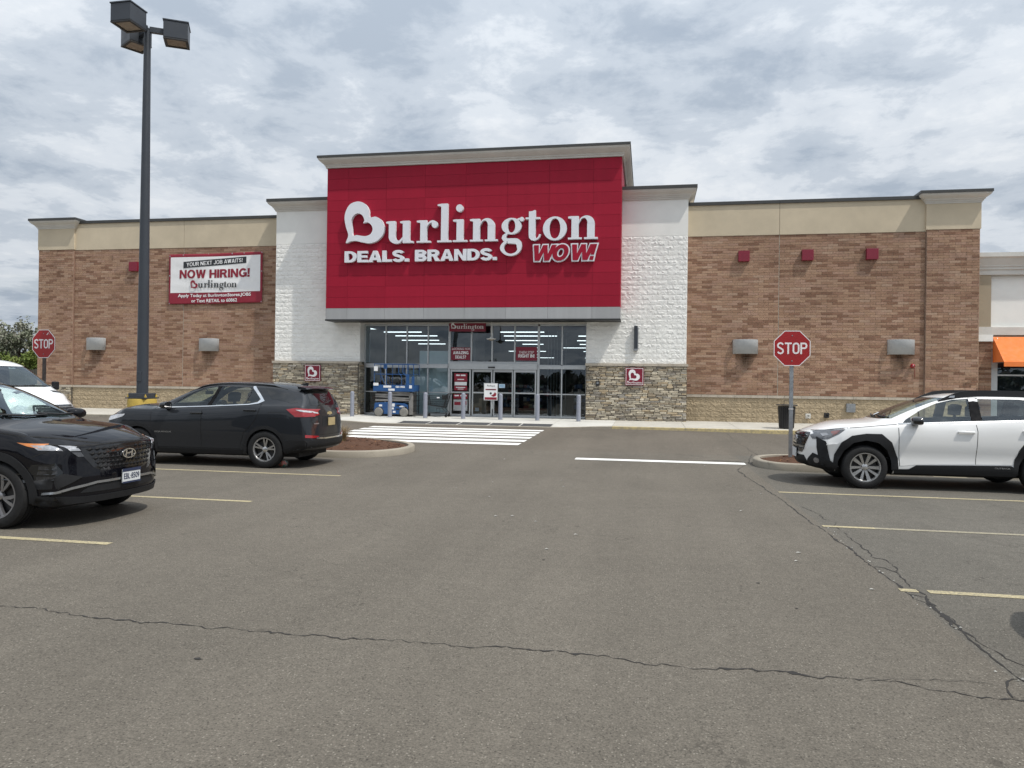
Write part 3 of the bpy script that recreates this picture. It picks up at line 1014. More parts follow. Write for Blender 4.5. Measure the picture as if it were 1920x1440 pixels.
def split_geo(mb, x0, x1, z0, z1, y, amp, rnd, nx=7, nz=4):
    vs = []; fs = []
    tx, tz = rnd.uniform(-.3, .3), rnd.uniform(-.3, .3)
    for j in range(nz + 1):
        for i in range(nx + 1):
            e = i in (0, nx) or j in (0, nz)
            u, v = i / nx, j / nz
            d = 0.010 + amp * (0.35 + tx * (u - .5) + tz * (v - .5)) + rnd.uniform(-.5, .5) * amp
            jx = 0 if i in (0, nx) else rnd.uniform(-.3, .3) / nx; jz = 0 if j in (0, nz) else rnd.uniform(-.3, .3) / nz
            vs.append((x0 + (x1 - x0) * (u + jx), y - max(0.003, d * (0.55 if e else 1.0)), z0 + (z1 - z0) * (v + jz)))
    w = nx + 1
    for j in range(nz):
        for i in range(nx):
            a = j * w + i
            if rnd.random() < 0.5: fs += [(a, a + 1, a + w + 1), (a, a + w + 1, a + w)]
            else: fs += [(a, a + 1, a + w), (a + 1, a + w + 1, a + w)]
    n = len(vs)
    vs += [(x0, y + 0.02, z0), (x1, y + 0.02, z0), (x1, y + 0.02, z1), (x0, y + 0.02, z1)]
    fs += [tuple([n, n + 1] + [i for i in range(nx, -1, -1)])]
    fs += [tuple([n + 2, n + 3] + [nz * w + i for i in range(0, nx + 1)])]
    fs += [tuple([n + 1, n + 2] + [j * w + nx for j in range(nz, -1, -1)])]
    fs += [tuple([n + 3, n] + [j * w for j in range(0, nz + 1)])]
    mb.add(vs, fs)


for x0, x1, seed in ((-27.36, -16.47, 11), (1.53, 10.66, 12), (10.66, 12.56, 13)):
    y = YW - 0.03 if seed < 13 else YP - 0.03
    base = wall_mass('base_course', x0, x1, 0.1, 1.27, y, YW + 0.4, 'tan_block')
    b = MB(); rnd = random.Random(seed)
    for a, c, z0, z1 in split_field(b, x0, x1, ZB - 0.02, 1.268, y, 0.4066, 0.2, seed, 0.02, joint=0.003):
        split_geo(b, a, c, z0, z1, y, 0.022, rnd)
    part(b, 'split_block_face', 'tan_block', base, kind='stuff')
    n = int((x1 - x0) / 0.61)
    for k in range(n):
        a = x0 + (x1 - x0) * k / n; c = x0 + (x1 - x0) * (k + 1) / n
        b = MB(); b.box(a + 0.004, c - 0.004, y - 0.05, YW - 0.001 if seed < 13 else YP - .001, 1.272, 1.378); part(b, 'cap_stone', 'cap')

# ledgestone: tower bases and the foot of the left pier
ST_COL = [(0.414, 0.369, 0.292), (0.336, 0.297, 0.238), (0.493, 0.435, 0.335), (0.274, 0.242, 0.194), (0.47, 0.38, 0.259), (0.538, 0.484, 0.383), (0.37, 0.341, 0.297), (0.314, 0.259, 0.189), (0.605, 0.539, 0.421), (0.224, 0.196, 0.162)]
stone_jobs = []


def ledge(wall, x0, x1, z0, z1, y, seed):
    rnd = random.Random(seed)
    # bands of uneven height, each split into uneven stones, some of them two courses tall
    z = z0
    off = 0
    while z < z1 - 0.02:
        h = min(rnd.choice([0.045, 0.055, 0.065, 0.075, 0.09, 0.10]), z1 - z)
        if z1 - z - h < 0.03: h = z1 - z
        x = x0 - rnd.uniform(0, 0.2)
        while x < x1:
            L = rnd.uniform(0.14, 0.46)
            a, c = max(x, x0), min(x + L, x1)
            if c - a > 0.03:
                if h > 0.08 and rnd.random() < 0.45:
                    hh = h * rnd.uniform(0.42, 0.58)
                    stone_jobs.append((wall, a, c, z, z + hh, y, rnd.randrange(len(ST_COL)), rnd.random()))
                    stone_jobs.append((wall, a, c, z + hh, z + h, y, rnd.randrange(len(ST_COL)), rnd.random()))
                else:
                    stone_jobs.append((wall, a, c, z, z + h, y, rnd.randrange(len(ST_COL)), rnd.random()))
            x += L
        z += h


def stone_geo(mb, x0, x1, z0, z1, y, q):
    rnd = random.Random(int(q * 1e9))
    g = 0.005
    a, c, lo, hi = x0 + g, x1 - g, z0 + g * 0.8, z1 - g * 0.8
    w = c - a; h = hi - lo
    f = y - rnd.uniform(0.018, 0.055)
    j = lambda s_: rnd.uniform(-s_, s_)
    k = min(w * 0.12, 0.03)
    ring = [(a + j(.004), lo + h * .25), (a + k, lo + j(.003)), (c - k, lo + j(.003)), (c + j(.004), lo + h * .3), (c + j(.003), hi - h * .3), (c - k, hi + j(.003)), (a + k * 1.2, hi + j(.003)), (a + j(.003), hi - h * .25)]
    n = len(ring); cx, cz = (a + c) / 2, (lo + hi) / 2
    vs = [(x, y + 0.01, z) for x, z in ring] + [(x, f + 0.012 + j(.004), z) for x, z in ring] + [(cx + (x - cx) * 0.86, f + j(.007), cz + (z - cz) * 0.72) for x, z in ring]
    fs = []
    for i in range(n):
        m_ = (i + 1) % n
        fs += [(i, m_, n + m_, n + i), (n + i, n + m_, 2 * n + m_, 2 * n + i)]
    fs += [(2 * n + 0, 2 * n + 1, 2 * n + 6, 2 * n + 7), (2 * n + 1, 2 * n + 2, 2 * n + 5, 2 * n + 6), (2 * n + 2, 2 * n + 3, 2 * n + 4, 2 * n + 5)]
    mb.add(vs, fs)


sb_l = wall_mass('stone_base', -16.47, -12.43, 0.1, 2.5, YS, YW + 0.5, 'stone_joint')
sb_r = wall_mass('stone_base', -2.52, 1.55, 0.1, 2.5, YS, YW + 0.5, 'stone_joint')
sb_p = wall_mass('stone_base', -29.30, -27.36, 0.1, 1.27, YP - 0.03, YW + 0.4, 'stone_joint')
ledge(sb_l, -16.47, -12.45, ZB - 0.03, 2.5, YS, 21)
ledge(sb_r, -2.50, 1.55, ZB - 0.03, 2.5, YS, 22)
ledge(sb_p, -29.30, -27.37, ZB - 0.03, 1.268, YP - 0.03, 23)
_sj = stone_jobs; stone_jobs = []
ledge(sb_l, 0.02, 0.60, ZB - 0.03, 2.5, 0, 25)
for wall, x0, x1, z0, z1, y, col, q in stone_jobs:
    b = MB(); b.T = Matrix(((0, -1, 0, -12.43), (1, 0, 0, YS), (0, 0, 1, 0), (0, 0, 0, 1)))
    b.col = ST_COL[col]; stone_geo(b, x0, x1, z0, z1, 0, q); part(b, 'stone', 'stone', wall, fix=False)
stone_jobs = _sj
order = sorted(range(len(stone_jobs)), key=lambda i: -((stone_jobs[i][2] - stone_jobs[i][1]) * (stone_jobs[i][4] - stone_jobs[i][3])) * (1.3 if stone_jobs[i][0] is sb_r else 1.0))
lone_s = set(order[:240])
rest = {}
for i, (wall, x0, x1, z0, z1, y, col, q) in enumerate(stone_jobs):
    b = MB() if i in lone_s else rest.setdefault(wall.name, (wall, MB()))[1]
    b.col = ST_COL[col]
    stone_geo(b, x0, x1, z0, z1, y, q)
    if i in lone_s: part(b, 'stone', 'stone', wall, fix=False)
for wall, b in rest.values():
    part(b, 'stone_courses', 'stone', wall, fix=False, kind='stuff')
for x0, x1 in ((-16.50, -12.41), (-2.54, 1.60)):
    n = 7
    for k in range(n):
        a = x0 + (x1 - x0) * k / n; c = x0 + (x1 - x0) * (k + 1) / n
        b = MB(); b.box(a + 0.003, c - 0.003, YS - 0.07, YT + 0.2, 2.503, 2.60); part(b, 'stone_cap', 'cap')
b = MB(); n = 3
for k in range(n):
    a = -29.33 + 2.0 * k / n; c = -29.33 + 2.0 * (k + 1) / n
    b = MB(); b.box(a + 0.003, c - 0.003, YP - 0.09, YP - 0.001, 1.272, 1.378); part(b, 'cap_stone', 'cap')

# tower of white split-face block
tw_l = wall_mass('tower_wall', -16.47, -12.43, 2.602, 7.82, YT, YW + 0.5, 'white_block')
tw_r = wall_mass('tower_wall', -2.52, 1.53, 2.602, 7.82, YT, YW + 0.5, 'white_block')
blocks = []
for wall, x0, x1, seed in ((tw_l, -16.47, -12.43, 31), (tw_r, -2.52, 1.53, 32)):
    for q in split_field(None, x0, x1, 2.61, 7.815, YT, 0.4066, 0.2, seed, 0.03, joint=0.004):
        blocks.append((wall,) + q)
vis = [q for q in blocks if (q[2] < -13.55 or q[1] > -1.2 or q[3] < 4.4)]
big = sorted(vis, key=lambda q: (-(q[2] - q[1] > 0.39), 0 if q[0] is tw_r else 1, q[3]))[:300]
bigset = set(id(q) for q in big)
rnd = random.Random(9)
variants = []
for k in range(24):
    b = MB(); split_geo(b, 0, 0.4066 - 0.004, 0, (7.815 - 2.61) / 26 - 0.004, 0, 0.020, rnd)
    variants.append(b.mesh('block', M['white_block'], smooth=24))
rest = {}
for q in blocks:
    wall, x0, x1, z0, z1 = q
    if id(q) in bigset and x1 - x0 > 0.39:
        link('block', rnd.choice(variants), wall, loc=(x0, YT, z0))
    else:
        b = rest.setdefault(wall.name, (wall, MB()))[1]
        split_geo(b, x0, x1, z0, z1, YT, 0.020, rnd)
for wall, b in rest.values():
    part(b, 'block_courses', 'white_block', wall, kind='stuff', smooth=24)

wall_mass('smooth_band', -16.47, -12.5, 7.823, 9.45, YT - 0.012, YW + 0.5, 'white_smooth')
wall_mass('smooth_band', -2.4, 1.53, 7.823, 9.45, YT - 0.012, YW + 0.5, 'white_smooth')
wall_mass('tower_core', -16.40, 1.46, 4.6, 9.5, YW + 0.1, 37.0, 'white_smooth')


def cornice(x0, x1, yf, yb, prof, name, mat='trim', coping=None):
    b = MB(); K = 4
    vs = []; fs = []
    for o, z in prof:
        vs += [(x0 - o, yb, z), (x0 - o, yf - o, z), (x1 + o, yf - o, z), (x1 + o, yb, z)]
    for i in range(len(prof) - 1):
        for k in range(3):
            fs.append((i * 4 + k, i * 4 + k + 1, (i + 1) * 4 + k + 1, (i + 1) * 4 + k))
    fs.append((0, 1, 2, 3)); fs.append(tuple((len(prof) - 1) * 4 + k for k in (3, 2, 1, 0)))
    b.add(vs, fs); c = part(b, name, mat)
    if coping:
        o, z0, z1 = coping
        b = MB(); b.box(x0 - o, x1 + o, yf - o, yb, z0, z1); part(b, 'coping', 'coping')
    return c


def cprof(z0, h, out):
    return [(0.005, z0), (0.05, z0 + 0.005), (0.055, z0 + h * .17), (0.085, z0 + h * .19), (0.09, z0 + h * .33), (0.12, z0 + h * .35), (out * .45, z0 + h * .5), (out * .72, z0 + h * .68), (out * .9, z0 + h * .86), (out * .93, z0 + h), (0, z0 + h)]


cornice(-16.47, 1.53, YT - 0.012, 37.2, cprof(9.30, 0.37, 0.33), 'tower_cornice', coping=(0.335, 9.672, 9.80))
cornice(-29.30, -27.36, YP, 34, cprof(8.93, 0.36, 0.33), 'pier_cornice', coping=(0.335, 9.292, 9.40))
cornice(10.66, 12.56, YP, 34, cprof(8.95, 0.36, 0.33), 'pier_cornice', coping=(0.335, 9.312, 9.42))
# cream parapet bands, in panels with open joints
for x0, x1, y in ((-27.355, -21.52, YW - 0.03), (-21.505, -16.475, YW - 0.03), (1.535, 5.17, YW - 0.03), (5.185, 10.655, YW - 0.03)):
    b = MB(); b.box(x0, x1, y, YW + 0.36, 7.903, 9.17); part(b, 'parapet_band', 'cream')
    b = MB(); b.box(x0 - 0.003, x1 + 0.003, y - 0.055, YW + 0.45, 9.172, 9.30); part(b, 'coping', 'coping')
b = MB(); b.box(-29.33, -27.33, YP - 0.03, YW + 0.42, 7.923, 8.935); part(b, 'pier_band', 'cream')
b = MB(); b.box(10.63, 12.59, YP - 0.03, YW + 0.42, 7.953, 8.955); part(b, 'pier_band', 'cream')
# body of the shop behind its front
b = MB(); b.box(-29.2, -16.3, YW + 0.36, 62, 0, 9.0); b.box(1.4, 12.5, YW + 0.36, 62, 0, 9.0)
part(b, 'side_halls', 'cream')

# ---- red sign box
MX0, MX1 = -13.61, -1.12
b = MB(); b.box(MX0 + 0.03, MX1 - 0.03, YM + 0.03, 36.5, 4.40, 10.83); part(b, 'sign_box_core', 'red_dark')
cols_x = [-13.61, -12.64, -10.95, -9.25, -7.50, -5.75, -4.02, -2.24, -1.12]
NR = 13
z_lo, z_hi = 4.84, 10.82
for r in range(NR):
    z0 = z_lo + (z_hi - z_lo) * r / NR; z1 = z_lo + (z_hi - z_lo) * (r + 1) / NR
    for x0, x1 in zip(cols_x, cols_x[1:]):
        b = MB(); b.box(x0 + 0.0035, x1 - 0.0035, YM, YM + 0.045, z0 + 0.0035, z1 - 0.0035); part(b, 'panel', 'red_panel')
    for xa, xb in ((MX0, MX0 + 0.04), (MX1 - 0.04, MX1)):
        for y0, y1 in ((YM + 0.05, 31.4), (31.4, 33.2)):
            b = MB(); b.box(xa, xb, y0 + .006, y1 - .006, z0 + 0.006, z1 - 0.006); part(b, 'panel', 'red_panel')
for x0, x1 in zip(cols_x, cols_x[1:]):
    b = MB(); b.box(x0 + 0.004, x1 - 0.004, YM - 0.012, YM + 0.05, 4.37, 4.833); part(b, 'fascia_panel', 'grey_panel')
for xa, xb in ((MX0 - 0.012, MX0 + 0.03), (MX1 - 0.03, MX1 + 0.012)):
    b = MB(); b.box(xa, xb, YM + 0.052, YT, 4.37, 4.833); part(b, 'fascia_panel', 'grey_panel')
b = MB(); b.box(MX0 - 0.02, MX1 + 0.02, YM - 0.02, YT, 4.31, 4.368); part(b, 'drip_edge', 'black')
b = MB(); b.box(-12.43, -2.52, YT - 0.02, YW + 0.4, 4.285, 4.365); part(b, 'soffit', 'soffit')
cornice(MX0, MX1, YM, 36.6, [(0.005, 10.83), (0.06, 10.835), (0.065, 10.90), (0.10, 10.92), (0.105, 10.97), (0.14, 10.985), (0.23, 11.06), (0.30, 11.13), (0.32, 11.20), (0, 11.2)], 'sign_box_cornice', coping=(0.345, 11.202, 11.30))

# ---- entrance glazing
Xm = [-12.40, -11.43, -10.46, -9.49, -8.52, -7.54, -6.62, -5.63, -4.59, -3.59, -2.55]
D0, D1 = YG, YG + 0.11
FR = STORE


def member(x0, x1, z0, z1, name='mullion', y0=D0, y1=D1):
    b = MB(); b.box(x0, x1, y0, y1, z0, z1); return part(b, name, 'alu')


def pane(x0, x1, z0, z1, name='glass_pane', y=None):
    y = y or (D0 + 0.06)
    b = MB(); b.add([(x0, y, z0), (x1, y, z0), (x1, y, z1), (x0, y, z1)], [(0, 1, 2, 3)])
    return part(b, name, 'store_glass', fix=False)


member(-12.43, -12.37, 0.29, 4.28); member(-2.58, -2.52, 0.29, 4.28)
for i, x in enumerate(Xm[1:-1]):
    w = 0.05 if i in (3, 7) else 0.028
    if i in (3, 7): member(x - w, x + w, 0.29, 4.20)
    elif i in (4, 5, 6): member(x - w, x + w, 2.66, 4.20)
    else:
        member(x - w, x + w, 0.36, 2.36); member(x - w, x + w, 2.50, 4.20)
for a, c in ((-12.37, -8.575), (-4.54, -2.58)):
    member(a, c, 2.36, 2.50, 'transom', D0 - 0.05, D1)
    member(a, c, 0.29, 0.36, 'sill')
    member(a, c, 4.20, 4.28, 'head')
    member(a, c, 2.50, 2.54, 'rail')
for i, j in ((0, 1), (1, 2), (2, 3), (3, 4), (8, 9), (9, 10)):
    a, c = Xm[i] + 0.03, Xm[j] - 0.03
    if j == 4: c = -8.575
    if i == 8: a = -4.54
    member(a, c, 1.27, 1.315, 'mid_rail')
    pane(a, c, 0.36, 1.27); pane(a, c, 1.315, 2.36); pane(a, c, 2.54, 4.20)
member(-8.47, -4.64, 4.20, 4.28, 'head'); member(-8.47, -4.64, 2.58, 2.66, 'rail')
for i, j in ((4, 5), (5, 6), (6, 7), (7, 8)):
    pane(Xm[i] + 0.035, Xm[j] - 0.035, 2.66, 4.20)
b = MB(); b.box(-8.47, -4.64, D0 - 0.09, D1, 2.32, 2.575); part(b, 'door_header', 'alu')
b = MB(); b.box(-6.76, -6.46, D0 - 0.13, D0 - 0.091, 2.38, 2.44); part(b, 'door_sensor', 'black')


def door(x0, x1, y, name):
    fr_ = MB()
    st = 0.06
    for a in ((x0, x0 + st, 0.30, 2.31), (x1 - st, x1, 0.30, 2.31)): fr_.box(a[0], a[1], y, y + 0.05, a[2], a[3])
    for z0, z1 in ((0.30, 0.38), (1.285, 1.345), (2.21, 2.31)): fr_.box(x0 + st, x1 - st, y, y + 0.05, z0, z1)
    d = part(fr_, name, 'alu')
    for z0, z1 in ((0.38, 1.285), (1.345, 2.21)):
        b = MB(); yy = y + 0.025
        b.add([(x0 + st, yy, z0), (x1 - st, yy, z0), (x1 - st, yy, z1), (x0 + st, yy, z1)], [(0, 1, 2, 3)])
        part(b, 'glass_pane', 'store_glass', d, fix=False)
    return d


door(-8.44, -7.54, D0 - 0.03, 'side_light'); door(-7.50, -6.60, D0 + 0.04, 'sliding_door')
door(-6.56, -5.68, D0 + 0.04, 'sliding_door'); door(-5.64, -4.67, D0 - 0.03, 'side_light')
b = MB(); b.box(-8.47, -4.64, D0 - 0.05, D1, 0.275, 0.298); part(b, 'threshold', 'alu')

# ---- interior seen through the glass
b = MB(); b.box(-29, 12.3, D1 + 0.02, 75, 0.10, 0.272); part(b, 'shop_floor', 'in_floor')
b = MB(); b.box(-29, 12.3, YW + 0.55, 75, 5.2, 5.4); part(b, 'shop_ceiling', 'in_dark')
b = MB(); b.box(-29, -28.9, YW + 0.55, 75, 0.27, 5.2); b.box(12.2, 12.3, YW + 0.55, 75, 0.27, 5.2); b.box(-28.9, 12.2, 74.8, 75, 0.27, 5.2)
part(b, 'shop_walls', 'in_dark')
b = MB(); b.box(-10.0, -8.62, 31.72, 31.82, 0.272, 3.13); b.box(-10.7, -10.0, 31.90, 31.98, 0.272, 2.28); part(b, 'partition', 'in_wall')
b = MB(); b.box(-8.75, -7.75, 33.0, 33.12, 2.7, 5.1); b.box(-7.85, -7.75, 33.12, 35, 2.7, 5.1); part(b, 'vestibule_wall', 'in_grey')
GOODS = []
for k, c_ in enumerate(((.5, .45, .4), (.3, .08, .07), (.1, .16, .3), (.45, .38, .25), (.6, .6, .58), (.12, .2, .14))):
    GOODS.append(plain('goods', c_, .7, var=.1))
rnd = random.Random(12)
for Yl, Zl, segs in ((36.0, 4.42, ((-14.2, -11.2), (-3.4, 2))), (38.0, 4.40, ((-14.0, -11.9), (-7.6, -5.3))), (41, 4.4, ((-14.4, -11.9), (-8.0, -5.0), (-3.8, 2.5))), (44.5, 4.36, ((-15.2, -12.8), (-8.6, -6.6), (-4.2, 2))),
                     (48.5, 4.36, ((-20, -17.6), (-15.4, -13.5), (-8.2, -6.8), (-4.4, 1.5))), (53, 4.36, ((-20.6, -17.2), (-9.2, -7.8), (-6, 0))), (58.5, 4.36, ((-22.4, -18.5), (-11, -8), (-5, 1))),
                     (65, 4.36, ((-25, -20.5), (-19, -17.5), (-11.5, -9.5), (-5, 2))), (72, 4.36, ((-26, -22), (-12, -9), (-6, 2)))):
    for a, c in segs:
        b = MB(); b.box(a, c, Yl, Yl + 0.06, Zl, Zl + 0.045); part(b, 'strip_light', 'tube_light')
for x, y in ((-6.35, 33.6), (-5.75, 34.6), (-5.35, 33.5), (-4.9, 34.6), (-7.35, 34.0), (-3.0, 34.4), (-9.75, 34.3)):
    b = MB(); b.bar((x, y, 4.62), (x + 0.10, y + 0.8, 4.62), 0.07, 0.05); part(b, 'strip_light', 'tube_light')
for k in range(7):
    x = -4.35 + 0.11 * k
    b = MB(); b.tube([(x, 32.6 + 0.2 * k, 0.28), (x, 32.6 + 0.2 * k, 4.1 - 0.1 * (k % 3))], 0.013, 6); part(b, 'fixture_rod', 'galv')
for x0, x1, y0, z1 in ((-12.2, -10.2, 35.5, 1.9), (-15, -12.6, 36.5, 1.6), (-6.2, -5.0, 37, 1.7), (-3.6, -1.2, 36.5, 1.8), (-7.6, -6.5, 39, 1.5)):
    b = MB(); b.box(x0, x1, y0, y0 + 0.6, 0.275, z1)
    for q in range(5): b.box(x0 + 0.05, x1 - 0.05, y0 - 0.12, y0 - 0.002, 0.5 + q * 0.28, 0.62 + q * 0.28)
    part(b, 'shop_rack', 'in_dark')
    for q in range(4):
        xx = x0 + 0.08
        while xx < x1 - 0.2:
            w_ = rnd.uniform(.08, .3); h_ = rnd.uniform(.1, .24)
            g_ = MB(); g_.box(xx, xx + w_, y0 - .3, y0 - .13, .52 + q * .34, .52 + q * .34 + h_); part(g_, 'stock', rnd.choice(GOODS)); xx += w_ + .02
for x0, x1, y0, z0, z1 in ((-7.75, -7.05, 32.2, 0.275, 0.82), (-7.4, -7.02, 32.25, 0.822, 1.06)):
    b = MB(); b.box(x0, x1, y0, y0 + 0.5, z0, z1)
    b.mi = 1; b.box(x0 + 0.2, x0 + 0.38, y0 - 0.004, y0 - 0.001, z0 + 0.2, z0 + 0.36)
    o = b.build('cardboard_box', [M['cardboard'], M['print_white']])
    tag(o, 'large cardboard box on the floor behind the left sliding door' if z0 < 0.3 else 'small cardboard box stacked on the larger one behind the sliding door', 'box')

# ================================================================== NEIGHBOURING SHOP
NB = thing('neighbour_shop', 'adjoining shop at the right edge with white upper wall and pale cornice', 'store', (22, 31.9, 0.27))
YN = 31.9


def npart(mb, name, mat, parent=None, **kw): return mb.build(name, M[mat], parent or NB, world=True, **kw)


b = MB(); b.box(12.57, 34, YN + 0.12, 60, 3.9, 6.9); npart(b, 'wall', 'white_smooth')
b = MB(); b.box(12.57, 13.17, YN - 0.03, YN + 0.3, 4.19, 6.22); npart(b, 'beige_pier', 'beige')
b = MB(); b.box(12.57, 13.19, YN - 0.10, YN + 0.3, 3.88, 4.187); npart(b, 'stone_band', 'trim')
b = MB(); b.box(12.57, 13.22, YN - 0.12, YN + 0.3, 3.62, 3.876); npart(b, 'stone_band', 'white_smooth')
b = MB(); b.box(13.22, 34, YN + 0.02, YN + 0.3, 3.88, 4.187); npart(b, 'stone_band', 'trim')
pier = MB(); pier.box(12.57, 13.22, YN, YN + 0.35, 0.27, 3.615); pier = npart(pier, 'brick_pier', 'mortar')
nb = MB(); rnd = random.Random(77)
for r in range(33):
    for a, c in (((12.575, 12.98), (12.985, 13.215)) if r % 2 else ((12.575, 12.78), (12.785, 13.215))):
        nb.col = BR_COL[rnd.choices(range(len(BR_COL)), BR_W)[0]]
        brick_geo(nb, a, c, 0.275 + r * BC, 0.275 + r * BC + H0, YN, rnd.uniform(0, 0.003))
npart(nb, 'brick_courses', 'brick', pier, fix=False, kind='stuff')
b = MB(); vs = []; prof = [(0.0, 6.22), (0.06, 6.225), (0.06, 6.42), (0.10, 6.43), (0.10, 6.53), (0.13, 6.54), (0.13, 6.58), (0.24, 6.85), (0.30, 6.90), (0.30, 7.06), (0, 7.06)]
for o_, z in prof: vs += [(12.57, YN - o_, z), (34, YN - o_, z)]
b.add(vs, [(2 * i, 2 * i + 1, 2 * i + 3, 2 * i + 2) for i in range(len(prof) - 1)] + [tuple(range(0, 2 * len(prof), 2)), tuple(range(2 * len(prof) - 1, 0, -2))])
npart(b, 'cornice', 'trim')
b = MB(); b.box(12.57, 34, YN + 0.001, 60, 6.9, 7.05); npart(b, 'roof_edge', 'trim')
b = MB()
b.box(13.24, 13.48, YN + 0.1, YN + 0.2, 0.27, 3.3); b.box(13.48, 34, YN + 0.1, YN + 0.2, 2.28, 2.34); b.box(13.48, 34, YN + 0.1, YN + 0.2, 0.27, 0.6)
for k in range(10): b.box(15.5 + 2 * k, 15.56 + 2 * k, YN + 0.1, YN + 0.2, 0.6, 2.28)
npart(b, 'window_frame', 'alu')
b = MB(); b.add([(13.48, YN + 0.15, 0.6), (34, YN + 0.15, 0.6), (34, YN + 0.15, 3.3), (13.48, YN + 0.15, 3.3)], [(0, 1, 2, 3)]); npart(b, 'window_pane', 'store_glass')
b = MB(); b.box(13.24, 34, YN + 0.121, YN + 0.3, 3.3, 3.88); npart(b, 'lintel', 'mortar')
b = MB(); b.box(13.3, 34, YN + 2.5, YN + 2.6, 0.27, 3.9); npart(b, 'inner_wall', 'in_dark')
AW = thing('awning', 'orange canvas awning over the adjoining shop window', 'awning', (20, 31, 2.6))
b = MB()
b.add([(13.26, YN, 3.80), (34, YN, 3.80), (34, YN - 0.95, 2.80), (13.26, YN - 0.95, 2.80), (13.26, YN, 2.80), (34, YN, 2.80)], [(0, 3, 2, 1), (0, 4, 3), (1, 2, 5)])
o = b.build('canvas', M['orange'], AW, world=True); md = o.modifiers.new('thick', 'SOLIDIFY'); md.thickness = 0.012
b = MB(); b.box(13.26, 34, YN - 0.955, YN - 0.94, 2.62, 2.80); b.build('valance', M['orange'], AW, world=True)
b = MB()
for x in (13.4, 16.5, 19.6): b.tube([(x, YN - 0.92, 2.79), (x, YN - 0.02, 2.79)], 0.016, 6); b.tube([(x, YN - 0.92, 2.79), (x, YN - 0.02, 3.76)], 0.016, 6)
b.build('frame', M['galv'], AW, world=True)
# ================================================================== LETTERING
def arc(cx, cz, rx, rz, a0, a1, n=20):
    return [(cx + rx * math.cos(math.radians(a0 + (a1 - a0) * i / n)), cz + rz * math.sin(math.radians(a0 + (a1 - a0) * i / n))) for i in range(n + 1)]


class Glyph:
    """letter pieces in (x,z), unit = x-height; pieces a hair apart in depth so that no two faces coincide"""

    def __init__(s): s.p = []

    def rect(s, x0, x1, z0, z1): s.p.append(('poly', [(x0, z0), (x1, z0), (x1, z1), (x0, z1)])); return s

    def poly(s, pts): s.p.append(('poly', pts)); return s

    def strip(s, o, i, closed=False): s.p.append(('strip', o, i, closed)); return s

    def emit(s, mb, x, z, k, yf, yb, kx=None, shear=0.0, fn=None):
        kx = kx or k
        f = lambda L: [(x + a * kx + shear * b * k, z + b * k) for a, b in L]
        for q, it in enumerate(s.p):
            y = yf - (q % 6) * min(0.0018, abs(yb - yf) * 0.2)
            if it[0] == 'poly': mb.prism(f(it[1]), y, yb, fn)
            else: mb.strip(f(it[1]), f(it[2]), y, yb, it[3], fn)


def serif_top(g, x0, x1, stem0, z=1.0):  # slab at the left of a stem's top, slightly sloping
    g.poly([(x0, z - 0.07), (stem0, z - 0.10), (stem0, z + 0.015), (x0, z - 0.005)])


S_ = 0.31  # stem width
G_ = {}
g = Glyph(); serif_top(g, 0, .3, .13, 0.98); g.rect(.13, .13 + S_, .30, 1.0); serif_top(g, .67, .8, .80, 0.98); g.rect(.80, 1.12, .0, 1.0); g.poly([(1.12, 0.0), (1.30, 0.0), (1.30, .075), (1.12, .11)])
g.strip(arc(.50, .30, .37, .33, 180, 300), arc(.62, .33, .18, .22, 180, 318)); g.poly([(.66, -.01), (.82, .17), (.82, .30), (.62, .09)])
G_['u'] = (g, 1.30)
g = Glyph(); serif_top(g, 0, .3, .17, .99); g.rect(.17, .17 + S_, .06, 1.0); g.rect(0, .66, 0, .075)
g.strip(arc(.76, .64, .30, .35, 178, 50), arc(.72, .60, .24, .28, 178, 50)); g.poly(arc(.86, .80, .145, .155, 0, 345, 22))
G_['r'] = (g, 1.0)
g = Glyph(); serif_top(g, 0, .16, .17, 1.70); g.rect(.17, .17 + S_, .06, 1.72); g.rect(0, .65, 0, .075)
G_['l'] = (g, .65)
g = Glyph(); serif_top(g, 0, .16, .17, .99); g.rect(.17, .17 + S_, .06, 1.0); g.rect(0, .67, 0, .075); g.poly(arc(.30, 1.50, .165, .165, 0, 345, 23))
G_['i'] = (g, .67)
g = Glyph(); serif_top(g, 0, .16, .15, .99); g.rect(.15, .15 + S_, .06, 1.0); g.rect(0, .60, 0, .075); g.rect(.83, .83 + S_ + .01, .06, .68); g.rect(.70, 1.29, -.001, .073)
g.strip(arc(.80, .68, .35, .335, 0, 150), arc(.68, .68, .16, .24, 0, 160)); g.poly([(.46, .66), (.60, .92), (.54, .86), (.46, .80)])
G_['n'] = (g, 1.29)
g = Glyph(); g.strip(arc(.50, .64, .45, .36, 0, 352, 36), arc(.50, .64, .17, .29, 0, 352, 36), True)
g.strip(arc(.88, .78, .20, .21, 150, 60), arc(.88, .74, .15, .17, 150, 60)); g.poly(arc(.96, .93, .10, .10, 0, 340, 18))
g.strip([(.30, .36), (.10, .24), (.06, .10), (.14, -.02), (.34, -.04)], [(.36, .33), (.27, .22), (.27, .13), (.34, .10), (.44, .10)])
_co = catmull([(.97, -.20), (.93, -.42), (.76, -.60), (.48, -.67), (.20, -.60), (.02, -.42), (.00, -.26), (.08, -.12), (.20, -.02)], 6, False)
_ci = catmull([(.75, -.28), (.77, -.40), (.68, -.52), (.48, -.58), (.30, -.52), (.19, -.40), (.17, -.28), (.22, -.16), (.34, -.06)], 6, False)
g.strip(catmull([(.34, .10), (.55, .10), (.78, .08), (.93, -.04), (.97, -.20)], 6, False), catmull([(.34, -.12), (.52, -.13), (.68, -.15), (.74, -.20), (.75, -.28)], 6, False)); g.strip(_co, _ci)
G_['g'] = (g, 1.04)
